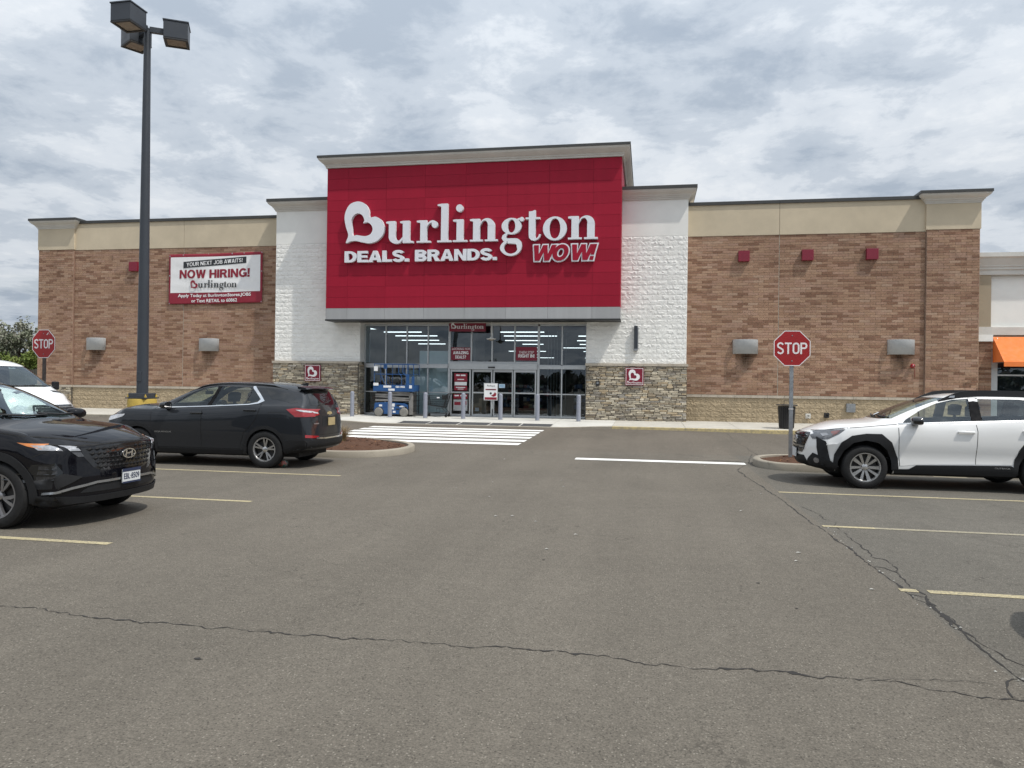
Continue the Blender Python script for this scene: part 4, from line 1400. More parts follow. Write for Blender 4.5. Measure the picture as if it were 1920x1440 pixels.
g = Glyph(); g.poly([(.15, .24), (.46, .24), (.46, 1.31), (.40, 1.31), (.30, 1.27), (.15, 1.26)]); g.rect(0, .15, .92, 1.0); g.rect(.46, .67, .92, .999)
g.strip([(.15, .26), (.17, .10), (.27, 0), (.42, -.03), (.58, .03), (.68, .14), (.72, .24)], [(.46, .26), (.46, .16), (.47, .09), (.51, .08), (.57, .12), (.61, .18), (.63, .26)])
G_['t'] = (g, .74)
g = Glyph(); g.strip(arc(.51, .49, .51, .52, 0, 352, 44), arc(.51, .49, .235, .44, 0, 352, 44), True)
G_['o'] = (g, 1.02)

HEART_O = [(-12.669, 7.575), (-12.559, 7.91), (-12.66, 8.243), (-12.735, 8.636), (-12.67, 8.966), (-12.483, 9.231), (-12.135, 9.332), (-11.817, 9.215), (-11.656, 8.95), (-11.615, 8.66), (-11.337, 8.665), (-11.084, 8.503), (-10.966, 8.172), (-11.043, 7.875), (-11.291, 7.642), (-11.604, 7.555), (-11.92, 7.600), (-12.238, 7.67), (-12.492, 7.645)]
HEART_I = [(-12.356, 7.905), (-12.405, 8.237), (-12.428, 8.538), (-12.317, 8.757), (-12.128, 8.83), (-11.937, 8.735), (-11.845, 8.52), (-11.895, 8.41), (-11.73, 8.445), (-11.552, 8.335), (-11.474, 8.154), (-11.559, 7.947), (-11.766, 7.862), (-11.987, 7.879), (-12.178, 7.913)]


def resample(pts, n, ref):
    P = [Vector((a, b)) for a, b in pts]
    out = []
    for k in range(n):
        th = 2 * PI * k / n
        d = Vector((math.cos(th), math.sin(th)))
        best = 0
        for i in range(len(P)):
            a, b = P[i] - ref, P[(i + 1) % len(P)] - ref
            den = d.x * (b - a).y - d.y * (b - a).x
            if abs(den) < 1e-9: continue
            t = (a.x * (b - a).y - a.y * (b - a).x) / den
            u = (a.x * d.y - a.y * d.x) / den
            if t > 0 and -1e-6 <= u <= 1 + 1e-6: best = max(best, t)
        out.append((ref.x + d.x * best, ref.y + d.y * best))
    return out


_ho = resample(catmull(HEART_O, 8), 120, Vector((-12.0, 8.25)))
_hi = resample(catmull(HEART_I, 8), 120, Vector((-12.0, 8.25)))


def heart(mb, x, z, k, yf, yb):
    """heart emblem; x,z = lower left corner, k = scale against the big one"""
    f = lambda L: [(x + (a + 12.735) * k, z + (b - 7.54) * k) for a, b in L]
    mb.strip(f(_ho), f(_hi), yf, yb, True)


LAY = [('u', -10.877, 1.186), ('r', -9.540, .90), ('l', -8.65, .595), ('i', -7.985, .605), ('n', -7.267, 1.167), ('g', -5.985, .95), ('t', -4.951, .655), ('o', -4.237, .965), ('n', -3.222, 1.19)]


def wordmark(mb, x, z, k, yf, yb, with_heart=True):
    """the whole name; x,z = left end and baseline, k = scale against the big one"""
    if with_heart: heart(mb, x, z + 0.0 * k, k, yf, yb)
    for ch, lx, w in LAY:
        gl, gw = G_[ch]
        gl.emit(mb, x + (lx + 12.735) * k, z, 0.925 * k, yf, yb, kx=w * k / gw)



def ribbon(pts, w):
    """outer and inner edge of a mitred stroke"""
    P = [Vector(p) for p in pts]; n = len(P); o = []; i_ = []
    for k in range(n):
        t0 = (P[k] - P[k - 1]).normalized() if k else (P[1] - P[0]).normalized()
        t1 = (P[k + 1] - P[k]).normalized() if k < n - 1 else t0
        t = (t0 + t1).normalized(); nn = Vector((-t.y, t.x))
        m_ = min(2.2, 1 / max(0.3, nn.dot(Vector((-t0.y, t0.x)))))
        o.append(tuple(P[k] + nn * (w / 2 * m_))); i_.append(tuple(P[k] - nn * (w / 2 * m_)))
    return o, i_


W_POLY = [(0, 1), (.23, 1), (.325, .42), (.435, 1), (.645, 1), (.755, .42), (.85, 1), (1.08, 1), (.88, 0), (.65, 0), (.54, .54), (.43, 0), (.20, 0)]


def grow(P, o):
    n = len(P); out = []
    ar = sum(P[i][0] * P[(i + 1) % n][1] - P[(i + 1) % n][0] * P[i][1] for i in range(n))
    sg = 1 if ar > 0 else -1
    for i in range(n):
        p0, p, p1 = Vector(P[i - 1]), Vector(P[i]), Vector(P[(i + 1) % n])
        n0 = (p - p0).normalized(); n1 = (p1 - p).normalized()
        n0 = Vector((n0.y, -n0.x)) * sg; n1 = Vector((n1.y, -n1.x)) * sg
        m_ = (n0 + n1).normalized(); out.append(tuple(p + m_ * (o * min(1.8, 1 / max(.4, m_.dot(n0))))))
    return out


def heavy_glyph(ch, w=0.225):
    """bold grotesque capital, height 1; returns Glyph, width"""
    g = Glyph(); h = w * 0.86
    def bowl(x0, x1, z0, z1, rad):
        m_ = x1 - rad
        o = [(x0, z1), (m_, z1)] + arc(m_, (z0 + z1) / 2, rad, (z1 - z0) / 2, 80, -80, 12) + [(m_, z0), (x0, z0)]
        i_ = [(x0 + w, z1 - h), (m_, z1 - h)] + arc(m_, (z0 + z1) / 2, rad - w, (z1 - z0) / 2 - h, 80, -80, 12) + [(m_, z0 + h), (x0 + w, z0 + h)]
        g.strip(o, i_, True)
    if ch == 'A':
        W = .86; g.strip([(0, 0), (.31, 1), (.55, 1), (.86, 0)], [(w * 1.08, 0), (.425, .74), (.435, .74), (.86 - w * 1.08, 0)]); g.rect(.20, .66, .18, .18 + h)
    elif ch == 'B': W = .78; bowl(0, .74, .46, 1, .30); bowl(0, .78, 0, .545, .31)
    elif ch == 'D': W = .80; bowl(0, .80, 0, 1, .46)
    elif ch == 'E': W = .68; g.poly([(0, 0), (W, 0), (W, h), (w, h), (w, .41), (.62, .41), (.62, .41 + h * .92), (w, .41 + h * .92), (w, 1 - h), (.67, 1 - h), (.67, 1), (0, 1)])
    elif ch == 'F': W = .64; g.poly([(0, 0), (w, 0), (w, .40), (.58, .40), (.58, .40 + h), (w, .40 + h), (w, 1 - h), (.64, 1 - h), (.64, 1), (0, 1)])
    elif ch == 'L': W = .62; g.poly([(0, 0), (W, 0), (W, h), (w, h), (w, 1), (0, 1)])
    elif ch == 'T': W = .68; g.poly([(.34 - w / 2, 0), (.34 + w / 2, 0), (.34 + w / 2, 1 - h), (W, 1 - h), (W, 1), (0, 1), (0, 1 - h), (.34 - w / 2, 1 - h)])
    elif ch == 'I': W = w; g.rect(0, w, 0, 1)
    elif ch == 'H': W = .78; g.poly([(0, 0), (w, 0), (w, .40), (W - w, .40), (W - w, 0), (W, 0), (W, 1), (W - w, 1), (W - w, .40 + h), (w, .40 + h), (w, 1), (0, 1)])
    elif ch == 'N': W = .80; g.poly([(0, 0), (w * .95, 0), (w * .95, .60), (W - w, 0), (W, 0), (W, 1), (W - w * .95, 1), (W - w * .95, .40), (w, 1), (0, 1)])
    elif ch == 'M': W = .95; g.poly([(0, 0), (w * .9, 0), (w * .9, .66), (.39, 0), (.56, 0), (W - w * .9, .66), (W - w * .9, 0), (W, 0), (W, 1), (W - w * 1.3, 1), (.475, .38), (w * 1.3, 1), (0, 1)])
    elif ch == 'W': W = 1.08; g.poly(W_POLY)
    elif ch == 'X': W = .80; g.poly([(0, 0), (w * 1.15, 0), (W, 1), (W - w * 1.15, 1)]); g.poly([(0, 1), (w * 1.15, 1), (W, 0), (W - w * 1.15, 0)])
    elif ch == 'Y': W = .80; g.poly([(.40 - w / 2, 0), (.40 + w / 2, 0), (.40 + w / 2, .42), (W, 1), (W - w * 1.2, 1), (.40, .62), (w * 1.2, 1), (0, 1), (.40 - w / 2, .42)])
    elif ch == 'Z': W = .70; g.poly([(0, 0), (W, 0), (W, h), (w * 1.35, h), (W, 1 - h), (W, 1), (.02, 1), (.02, 1 - h), (W - w * 1.35, 1 - h), (0, h)])
    elif ch == 'O': W = .90; g.strip(arc(.45, .5, .45, .52, 0, 352, 36), arc(.45, .5, .45 - w, .52 - h, 0, 352, 36), True)
    elif ch == 'P': W = .74; bowl(0, .74, .38, 1, .31); g.rect(0, w - .001, 0, .40)
    elif ch == 'R': W = .80; bowl(0, .76, .40, 1, .30); g.rect(0, w - .001, 0, .42); g.poly([(.36, .44), (.60, .44), (.80, 0), (.80 - w * 1.15, 0)])
    elif ch == 'U': W = .78; g.strip([(0, 1), (0, .36)] + arc(.39, .36, .39, .38, 190, 350, 14) + [(W, .36), (W, 1)], [(w, 1), (w, .36)] + arc(.39, .36, .39 - w, .38 - h, 190, 350, 14) + [(W - w, .36), (W - w, 1)])
    elif ch == 'J': W = .60; g.strip([(W, 1), (W, .32)] + arc(.30, .30, .30, .32, -10, -180, 14), [(W - w, 1), (W - w, .32)] + arc(.30, .30, .30 - w, .32 - h, -10, -180, 14))
    elif ch == 'S':
        W = .74; p = arc(.37, .735, .26, .175, 12, 178, 10) + [(.13, .66), (.20, .58), (.37, .51), (.53, .44), (.61, .37)] + arc(.37, .265, .255, .175, 8, -172, 12); o, i_ = ribbon(p, w * .94); g.strip(o, i_)
    elif ch == 'G':
        W = .86; p = arc(.44, .5, .44 - w / 2, .52 - h / 2, 38, 335, 26); o, i_ = ribbon(p, w * .95); g.strip(o, i_); g.rect(.46, W, .36, .36 + h * .9); g.rect(W - w * .72, W, .04, .37)
    elif ch == '.': W = w * 1.05; g.rect(0, W, 0, w * 1.05)
    elif ch == '!': W = w * 1.1; g.poly([(.04, .30), (w * 1.1 - .04, .30), (w * 1.1, 1), (0, 1)]); g.rect(0, w * 1.1, 0, w)
    elif ch == '?':
        W = .66; p = arc(.32, .74, .23, .17, 170, -40, 12) + [(.40, .50), (.34, .42), (.33, .32)]; o, i_ = ribbon(p, w * .9); g.strip(o, i_); g.rect(.22, .22 + w, 0, w)
    else: W = .34
    return g, W


def heavy_layout(s_, w, gap):
    out = []; x = 0
    for ch in s_:
        g, W = heavy_glyph(ch, w)
        out.append((ch, g, x, W)); x += W + (gap if ch != ' ' else 0)
    return out, x - gap


def heavy_text(mb, s_, x0, x1, z0, z1, yf, yb, w=0.225, gap=0.07, shear=0.0, fn=None, parts=None):
    L, tot = heavy_layout(s_, w, gap)
    H = z1 - z0; k = (x1 - x0 - shear * H) / tot
    for ch, g, x, W in L:
        if ch == ' ': continue
        b = mb if parts is None else MB()
        g.emit(b, x0 + x * k, z0, H, yf, yb, kx=k, shear=shear, fn=fn)
        if parts is not None: parts.append(b)


# ---- text from the built-in typeface, fitted to a box
def text_mesh(mb, s_, x0, x1, z0, z1, yf, yb, bold=0.0, shear=0.0, fn=None, parts=None):
    cu = bpy.data.curves.new('t', 'FONT'); cu.body = s_; cu.size = 1; cu.offset = bold; cu.shear = shear
    cu.resolution_u = 3; cu.fill_mode = 'FRONT'
    ob = bpy.data.objects.new('t', cu); COL.objects.link(ob)
    dg = bpy.context.evaluated_depsgraph_get(); dg.update()
    me = bpy.data.meshes.new_from_object(ob.evaluated_get(dg))
    bpy.data.objects.remove(ob); bpy.data.curves.remove(cu)
    V = [v.co.copy() for v in me.vertices]; F = [tuple(p.vertices) for p in me.polygons]
    bpy.data.meshes.remove(me)
    ax0 = min(v.x for v in V); ax1 = max(v.x for v in V); az0 = min(v.y for v in V); az1 = max(v.y for v in V)
    fn = fn or (lambda a, y, b: (a, y, b))
    def m(v, y): return fn(x0 + (v.x - ax0) / (ax1 - ax0) * (x1 - x0), y, z0 + (v.y - az0) / (az1 - az0) * (z1 - z0))
    ec = {}
    for f in F:
        for i in range(len(f)):
            e = (f[i], f[(i + 1) % len(f)])
            if (e[1], e[0]) in ec: ec[(e[1], e[0])] = None
            else: ec[e] = e
    rim = [e for e in ec.values() if e]

    def put(mb_, vids, faces, edges):
        idx = {v: i for i, v in enumerate(vids)}; n = len(vids)
        vs = [m(V[v], yf) for v in vids] + [m(V[v], yb) for v in vids]
        fs = [tuple(idx[v] for v in f) for f in faces]
        if abs(yf - yb) > 1e-4:
            fs += [(idx[b], idx[a], n + idx[a], n + idx[b]) for a, b in edges]
        mb_.add(vs, fs)

    if parts is None:
        put(mb, list(range(len(V))), F, rim); return
    # split into glyphs by x overlap of islands
    par = list(range(len(V)))
    def find(a):
        while par[a] != a: par[a] = par[par[a]]; a = par[a]
        return a
    for f in F:
        for v in f[1:]: par[find(v)] = find(f[0])
    isl = {}
    for i in range(len(V)): isl.setdefault(find(i), []).append(i)
    L = sorted(isl.values(), key=lambda q: min(V[i].x for i in q))
    groups = []
    for q in L:
        a, b = min(V[i].x for i in q), max(V[i].x for i in q)
        if groups and a < groups[-1][1] - 0.35 * (b - a) and (b - a) < 0.25: groups[-1][0].extend(q); groups[-1][1] = max(b, groups[-1][1])
        else: groups.append([list(q), b])
    for q, _ in groups:
        sset = set(q); b = MB()
        put(b, q, [f for f in F if f[0] in sset], [e for e in rim if e[0] in sset])
        parts.append(b)


# ---- big sign on the red box
YL = 29.62
SG = thing('store_sign', 'large white raised shop name with heart emblem on the red panels', 'sign', (-7.4, 29.79, 8.3))
b = MB(); heart(b, -12.735, 7.54, 1.0, YL, YM - 0.012); b.build('heart_emblem', M['sign_white'], SG, world=True, smooth=35)
for ch, lx, w in LAY:
    gl, gw = G_[ch]
    b = MB(); gl.emit(b, lx, 7.535, 0.925, YL, YM - 0.012, kx=w / gw)
    b.build('letter', M['sign_white'], SG, world=True, smooth=35)
TG = thing('tagline_sign', 'white raised bold capitals on the red panels, two words under the shop name', 'sign', (-9.4, 29.79, 6.9))
for s_, x0, x1 in (('DEALS.', -12.725, -9.885), ('BRANDS.', -9.615, -6.13)):
    pts_ = []
    heavy_text(None, s_, x0, x1, 6.765, 7.24, YL + 0.03, YM - 0.012, w=.25, gap=.045, parts=pts_)
    for b in pts_: b.build('letter', M['sign_white'], TG, world=True, smooth=35)
WW = thing('slogan_sign', 'slanted red word with white outline below the end of the shop name', 'sign', (-3.4, 29.79, 7.0))


def wow(mbs, o, yf, yb):
    """four leaning characters; o grows every outline for the white backing"""
    z0, H, sh = 6.70, 0.63, 0.22
    x = -4.735
    f = lambda P, xx: [(xx + a + sh * (b - z0), b) for a, b in P]
    for ch, adv in (('W', .845), ('O', .70), ('W', .845), ('!', .2)):
        b = MB(); yf = yf - .003
        if ch == 'W': b.prism(f(grow([(a * .86, z0 + c_ * H) for a, c_ in W_POLY], o), x), yf, yb)
        elif ch == 'O':
            oo = [(x + .31 + (.315 + o) * math.cos(t) + sh * (H / 2 + (.33 + o) * math.sin(t)), z0 + H / 2 + (.33 + o) * math.sin(t)) for t in np.linspace(0, 2 * PI, 41)[:-1]]
            ii = [(x + .31 + max(.05, .135 - o) * math.cos(t) + sh * (H / 2 + (.18 - o) * math.sin(t)), z0 + H / 2 + max(.06, .18 - o) * math.sin(t)) for t in np.linspace(0, 2 * PI, 41)[:-1]]
            b.strip(oo, ii, yf - .0012, yb, True)
        else:
            b.prism(f(grow([(.0, z0 + .21), (.13, z0 + .21), (.16, z0 + H), (-.02, z0 + H)], o), x), yf, yb)
            b.prism(f(grow([(-.01, z0), (.14, z0), (.14, z0 + .15), (-.01, z0 + .15)], o), x), yf - .001, yb)
        mbs.append(b); x += adv


pts_ = []; wow(pts_, .05, YL + .04, YM - .012)
for b in pts_: b.build('letter_outline', M['sign_white'], WW, world=True, smooth=35)
pts_ = []; wow(pts_, 0.0, YL + .022, YL + .037)
for b in pts_: b.build('letter', M['red_panel'], WW, world=True, smooth=35)


# ---- hanging sign over the doors
def board(root, name, x0, x1, z0, z1, y0, y1, mat, bevel=0.0):
    b = MB(); b.box(x0, x1, y0, y1, z0, z1); return b.build(name, M[mat], root, world=True, bevel=bevel)


HS = thing('hanging_sign', 'small burgundy name sign hung under the soffit over the doors', 'sign', (-7.65, 30.9, 4.1))
board(HS, 'board', -8.42, -6.82, 3.93, 4.30, 30.86, 30.94, 'burgundy')
board(HS, 'top_rail', -8.44, -6.80, 4.302, 4.335, 30.84, 30.96, 'alu')
b = MB(); wordmark(b, -8.34, 4.045, 0.134, 30.852, 30.859); b.build('lettering', M['print_white'], HS, world=True)

# ---- heart plaques on the ledgestone
for x, lab in ((-14.52, 'small burgundy square plaque with white heart on the stone base left of the entrance'), (-0.53, 'small burgundy square plaque with white heart on the stone base right of the entrance')):
    P_ = thing('heart_plaque', lab, 'plaque', (x, 30.55, 2.08), group='heart plaques on the stone bases')
    board(P_, 'board', x - 0.37, x + 0.37, 1.715, 2.435, 30.53, 30.575, 'burgundy')
    b = MB()
    for a in ((x - .345, x + .345, 2.395, 2.412), (x - .345, x + .345, 1.738, 1.755), (x - .345, x - .328, 1.755, 2.395), (x + .328, x + .345, 1.755, 2.395)):
        b.box(a[0], a[1], 30.5265, 30.5295, a[2], a[3])
    b.build('border', M['print_white'], P_, world=True)
    b = MB(); heart(b, x - 0.235, 1.905, 0.255, 30.522, 30.5295); b.build('heart_emblem', M['print_white'], P_, world=True)
    b = MB(); wordmark(b, x - 0.29, 1.795, 0.0545, 30.525, 30.5295); b.build('lettering', M['print_white'], P_, world=True)

# ---- banner on the left brick wall
BN = thing('hiring_banner', 'white and burgundy hiring banner hung on the left brick wall', 'banner', (-19.87, 31.43, 6.4))
YB = 31.42


def bz(x, z):
    u = (x + 22.24) / 4.78; v = (z - 5.26) / 2.35
    w = 0.014 * math.sin(7 * u + 3 * v) + 0.008 * math.sin(17 * u - 9 * v) + 0.005 * math.sin(27 * v + 11 * u)
    return w * (4 * u * (1 - u)) ** 0.5 * (4 * v * (1 - v)) ** 0.5 if 0 < u < 1 and 0 < v < 1 else 0


def sag(x, z):  # the right end hangs a little higher
    return z + 0.012 * (x + 19.87) - 0.01 * math.cos((x + 19.87) * 1.4)


def bfn(dy): return lambda a, y, z: (a, YB + bz(a, z) - dy, sag(a, z))


def bsheet(name, x0, x1, z0, z1, dy, mat, nx=80, nz=40, fn=None):
    b = MB(); fn = fn or bfn(dy)
    vs = [fn(x0 + (x1 - x0) * i / nx, 0, z0 + (z1 - z0) * j / nz) for j in range(nz + 1) for i in range(nx + 1)]
    b.add(vs, [(j * (nx + 1) + i, j * (nx + 1) + i + 1, (j + 1) * (nx + 1) + i + 1, (j + 1) * (nx + 1) + i) for j in range(nz) for i in range(nx)])
    o = b.build(name, M[mat], BN, world=True, smooth=60)
    return o


o = bsheet('cloth', -22.24, -17.47, 5.26, 7.60, 0, 'print_red'); md = o.modifiers.new('t', 'SOLIDIFY'); md.thickness = 0.004; md.offset = 1
bsheet('white_field', -22.15, -17.58, 5.79, 7.46, 0.008, 'print_white')
tilt = lambda dy: (lambda a, y, z: (a, YB + bz(a, z) - dy, z + 0.062 * (a + 19.88)))
bsheet('black_strip', -21.48, -18.28, 7.03, 7.325, 0.016, 'print_black', 20, 3, tilt(0.018))


def bheavy(s_, x0, x1, z0, z1, mat, w, gap, dy=0.018, fn=None):
    b = MB(); heavy_text(b, s_, x0, x1, z0, z1, -.001, 0, w=w, gap=gap, fn=(lambda a, y, z: tuple(Vector((fn or bfn(dy))(a, 0, z)) + Vector((0, y, 0))))); b.build('lettering', M[mat], BN, world=True)


def btext(s_, x0, x1, z0, z1, mat, bold, dy=0.018, fn=None):
    b = MB(); text_mesh(b, s_, x0, x1, z0, z1, 0, 0, bold=bold, fn=fn or bfn(dy)); b.build('lettering', M[mat], BN, world=True)


bheavy('YOUR NEXT JOB AWAITS!', -21.31, -18.46, 7.085, 7.265, 'print_white', .17, .10, fn=tilt(0.032))
bheavy('NOW HIRING!', -21.68, -18.10, 6.465, 6.86, 'print_red', .235, .06)
btext('Apply Today at BurlingtonStores.JOBS', -21.75, -18.03, 5.54, 5.735, 'print_white', 0.02)
btext('or Text RETAIL to 60862', -21.05, -18.71, 5.335, 5.495, 'print_white', 0.02)
b = MB(); heart(b, -21.09, 5.975, 0.213, YB - 0.050, YB - 0.046); b.build('heart_emblem', M['print_red'], BN, world=True)
b = MB()
for ch, lx, w in LAY:
    gl, gw = G_[ch]
    gl.emit(b, -20.70 + (lx + 10.877) * 0.2235, 6.005, 0.205, YB - 0.050, YB - 0.047, kx=w * 0.2235 / gw)
b.build('lettering', M['print_black'], BN, world=True)
b = MB()
for x, z in ((-22.2, 7.52), (-21.5, 7.56), (-20.2, 7.57), (-19.0, 7.57), (-18.4, 7.57), (-17.51, 7.57), (-17.51, 6.7), (-22.2, 6.6), (-17.51, 5.3), (-22.2, 5.3)):
    b.lathe([(0.018, -0.006), (0.03, -0.004), (0.03, 0.0), (0.0, 0.0)], 10, 'y', (x, YB - 0.002, sag(x, z)), caps=False)
b.build('grommets', M['alu'], BN, world=True)

# ---- window signs and posters on the glass
yw = YG + 0.045
for nm, lab, x0, x1, z0, z1, lines in (
        ('window_sign', 'burgundy window sign of three lines at the left above the doors', -8.45, -7.585, 2.72, 3.27, (('LOOKING FOR', .80, .96, 0.0, .25, 0.03), ('AMAZING', .46, .70, 0.05, 0, 0.10), ('DEALS?', .12, .36, 0.05, 0, 0.22))),
        ('window_sign', 'burgundy window sign of two lines at the right above the doors', -5.585, -4.66, 2.72, 3.30, (('THEN STEP', .50, .70, 0.0, .25, 0.15), ('RIGHT IN!', .22, .46, 0.05, 0, 0.12)))):
    w_ = thing(nm, lab, 'window sign', ((x0 + x1) / 2, yw, z0), group='burgundy window signs over the doors')
    board(w_, 'board', x0, x1, z0, z1, yw - 0.004, yw, 'burgundy')
    b = MB(); W_ = x1 - x0; H_ = z1 - z0
    for s_, a, c, bo, sh, ins in lines:
        if bo: heavy_text(b, s_, x0 + W_ * ins, x1 - W_ * ins, z0 + H_ * a, z0 + H_ * c, yw - 0.0065, yw - 0.005, w=.235, gap=.06)
        else: text_mesh(b, s_, x0 + W_ * ins, x1 - W_ * ins, z0 + H_ * a, z0 + H_ * c, yw - 0.008, yw - 0.005, bold=bo, shear=sh)
    b.build('lettering', M['print_white'], w_, world=True)

yd = YG - 0.012
DP = thing('door_poster', 'burgundy poster with white lines on the left side light', 'poster', (-8.0, yd, 1.4), group='posters on the left side light')
board(DP, 'sheet', -8.28, -7.70, 1.78, 2.14, yd - 0.004, yd, 'print_red'); board(DP, 'sheet', -8.28, -7.70, 1.40, 1.60, yd - 0.004, yd, 'print_red')
b = MB(); b.box(-8.26, -7.72, yd - 0.004, yd, 1.62, 1.765)
for q in ((-8.2, -8.03, 2.025, 2.085), (-7.99, -7.78, 2.025, 2.085), (-8.14, -7.84, 1.855, 1.895)): b.box(q[0], q[1], yd - 0.007, yd - 0.0045, q[2], q[3])
b.box(-8.2, -7.78, yd - 0.007, yd - 0.0045, 1.51, 1.545); b.box(-8.12, -7.86, yd - 0.007, yd - 0.0045, 1.445, 1.47)
b.build('print', M['print_white'], DP, world=True)
DP = thing('door_poster', 'grey notice sheet low on the left side light', 'poster', (-8.0, yd, 0.6), group='posters on the left side light')
board(DP, 'sheet', -8.30, -7.68, 0.52, 1.0, yd - 0.004, yd, 'sconce'); board(DP, 'sheet', -8.30, -7.68, 1.04, 1.24, yd - 0.004, yd, 'print_red')
b = MB(); b.box(-8.26, -7.98, yd - 0.007, yd - 0.0045, 0.76, 0.9); b.box(-7.80, -7.72, yd - 0.007, yd - 0.0045, 0.78, 0.94)
b.build('print', M['print_red'], DP, world=True)
b = MB()
for q in ((-8.26, -8.06), (-8.0, -7.72)): b.box(q[0], q[1], yd - 0.007, yd - 0.0045, 1.145, 1.20)
b.build('print', M['print_white'], DP, world=True)
b = MB(); b.box(-6.30, -6.04, YG + 0.03, YG + 0.034, 1.53, 1.70); b.mi = 1
for q in range(3): b.box(-6.27, -6.07, YG + 0.026, YG + 0.0295, 1.565 + q * .04, 1.58 + q * .04)
o = b.build('door_sticker', [plain('pale_blue_print', (0.55, 0.72, 0.85), 0.5, var=0.02), plain('blue_print', (0.12, 0.35, 0.6), 0.5, var=0)])
tag(o, 'pale blue notice sticker on the right sliding door', 'sticker')

# ---- poster on a stand in front of the doors
PS = thing('poster_stand', 'white and red poster on a post with a sandstone coloured foot before the doors', 'sign', (-6.27, 29.76, 0.25))
board(PS, 'foot', -6.43, -6.11, 29.62, 29.90, 0.25, 0.67, 'sandstone', 0.01)
b = MB(); b.tube([(-6.27, 29.76, 0.67), (-6.27, 29.76, 1.75)], 0.035, 10); b.build('post', M['alu'], PS, world=True, smooth=40)
board(PS, 'board', -6.585, -6.035, 1.035, 1.715, 29.70, 29.722, 'print_white')
b = MB(); b.box(-6.60, -6.02, 29.698, 29.7245, 1.716, 1.73); b.box(-6.60, -6.02, 29.698, 29.7245, 1.02, 1.034); b.box(-6.60, -6.586, 29.698, 29.7245, 1.034, 1.716); b.box(-6.034, -6.02, 29.698, 29.7245, 1.034, 1.716); b.build('frame', M['alu'], PS, world=True)
b = MB(); b.box(-6.56, -6.06, 29.696, 29.699, 1.05, 1.15); b.box(-6.53, -6.09, 29.696, 29.699, 1.44, 1.49); b.prism([(-6.30, 1.22), (-6.20, 1.17), (-6.10, 1.20), (-6.07, 1.30), (-6.14, 1.36), (-6.2, 1.27)], 29.696, 29.699); b.build('print', M['print_red'], PS, world=True)
b = MB(); wordmark(b, -6.46, 1.60, 0.030, 29.696, 29.699); b.build('lettering', M['print_black'], PS, world=True)
b = MB(); b.prism(arc(-6.31, 1.31, .045, .045, 0, 345, 16), 29.694, 29.699); b.box(-6.48, -6.14, 29.692, 29.6955, 1.455, 1.472); b.build('print', M['print_black'], PS, world=True)

# ---- lamp hanging from the soffit
PL = thing('pendant_lamp', 'white disc lamp on a thin rod hung from the soffit by the name sign', 'lamp', (-6.47, 30.4, 3.5))
b = MB(); b.tube([(-6.47, 30.4, 4.285), (-6.47, 30.4, 3.66)], 0.022, 8); b.build('rod', M['trim'], PL, world=True)
b = MB(); b.lathe([(0.0, 0.09), (0.05, 0.085), (0.07, 0.04), (0.19, 0.02), (0.205, 0.0), (0.19, -0.015), (0.12, -0.02)], 24, 'z', (-6.47, 30.4, 3.58)); b.build('shade', M['trim'], PL, world=True, smooth=40)
b = MB(); b.lathe([(0.115, -0.02), (0.10, -0.05), (0.05, -0.075), (0.0, -0.08)], 20, 'z', (-6.47, 30.4, 3.58)); b.build('lens', M['lens'], PL, world=True, smooth=40)

# ---- wall fittings
for x, z, lab in ((-26.10, 3.36, 'leftmost grey half-round wall sconce, left of the lamp post'), (-20.14, 3.34, 'grey half-round wall sconce below the hiring banner'), (3.90, 3.35, 'grey half-round wall sconce left of the right stop sign'), (9.79, 3.36, 'rightmost grey half-round wall sconce, by the red bell')):
    s_ = thing('wall_sconce', lab, 'wall light', (x, 31.48, z), group='half-round sconces on the brick walls')
    b = MB(); b.lathe([(0.50, -0.295), (0.50, 0.29), (0.47, 0.295), (0.47, -0.29)], 26, 'z', (0, 0, 0), caps=False, a0=PI, a1=2 * PI)
    me = b.mesh('shade', M['sconce'], smooth=40)
    for v in me.vertices: v.co.y *= 0.62
    sh = link('shade', me, s_); md = sh.modifiers.new('t', 'SOLIDIFY'); md.thickness = 0.008
    b = MB(); b.box(-0.12, 0.12, -0.12, -0.0, -0.2, 0.2); b.build('lamp_housing', M['black'], s_)
    b = MB(); b.lathe([(0.465, -0.05), (0.465, -0.045)], 20, 'z', (0, 0, 0), caps=False, a0=PI, a1=2 * PI)
for x, lab in ((-24.09, 'small burgundy square box high on the left brick wall by the lamp post'), (3.79, 'left one of three burgundy square boxes on the right brick wall'), (6.25, 'middle one of three burgundy square boxes on the right brick wall'), (8.67, 'right one of three burgundy square boxes on the right brick wall')):
    b = MB(); b.box(-0.22, 0.22, -0.16, 0.0, -0.215, 0.215)
    o = b.build('wall_box', M['burgundy'], bevel=0.01); o.location = (x, 31.487, 7.04)
    tag(o, lab, 'wall box', 'burgundy boxes on the brick walls')
BE = thing('fire_bell', 'small round red alarm bell on the right brick wall beside the pier', 'alarm bell', (10.21, 31.46, 2.63))
b = MB(); b.lathe([(0.0, -0.13), (0.03, -0.125), (0.075, -0.09), (0.085, -0.03), (0.05, 0.0)], 20, 'y'); b.build('bell', plain('bell_red', (0.3, 0.01, 0.02), 0.3), BE, smooth=50)
b = MB(); b.lathe([(0.0, -0.155), (0.018, -0.15), (0.02, -0.126)], 12, 'y'); b.build('striker', M['alu'], BE, smooth=50)
b = MB(); b.tube([(0.05, -0.015, -0.05), (0.09, -0.01, -0.10), (0.09, -0.01, -0.45)], 0.012, 6); b.build('conduit', plain('bell_conduit', (0.22, 0.05, 0.04), 0.6), BE)
WL = thing('wall_light', 'tall narrow black wall light on the white block right of the entrance', 'wall light', (-0.50, YT - 0.03, 3.65))
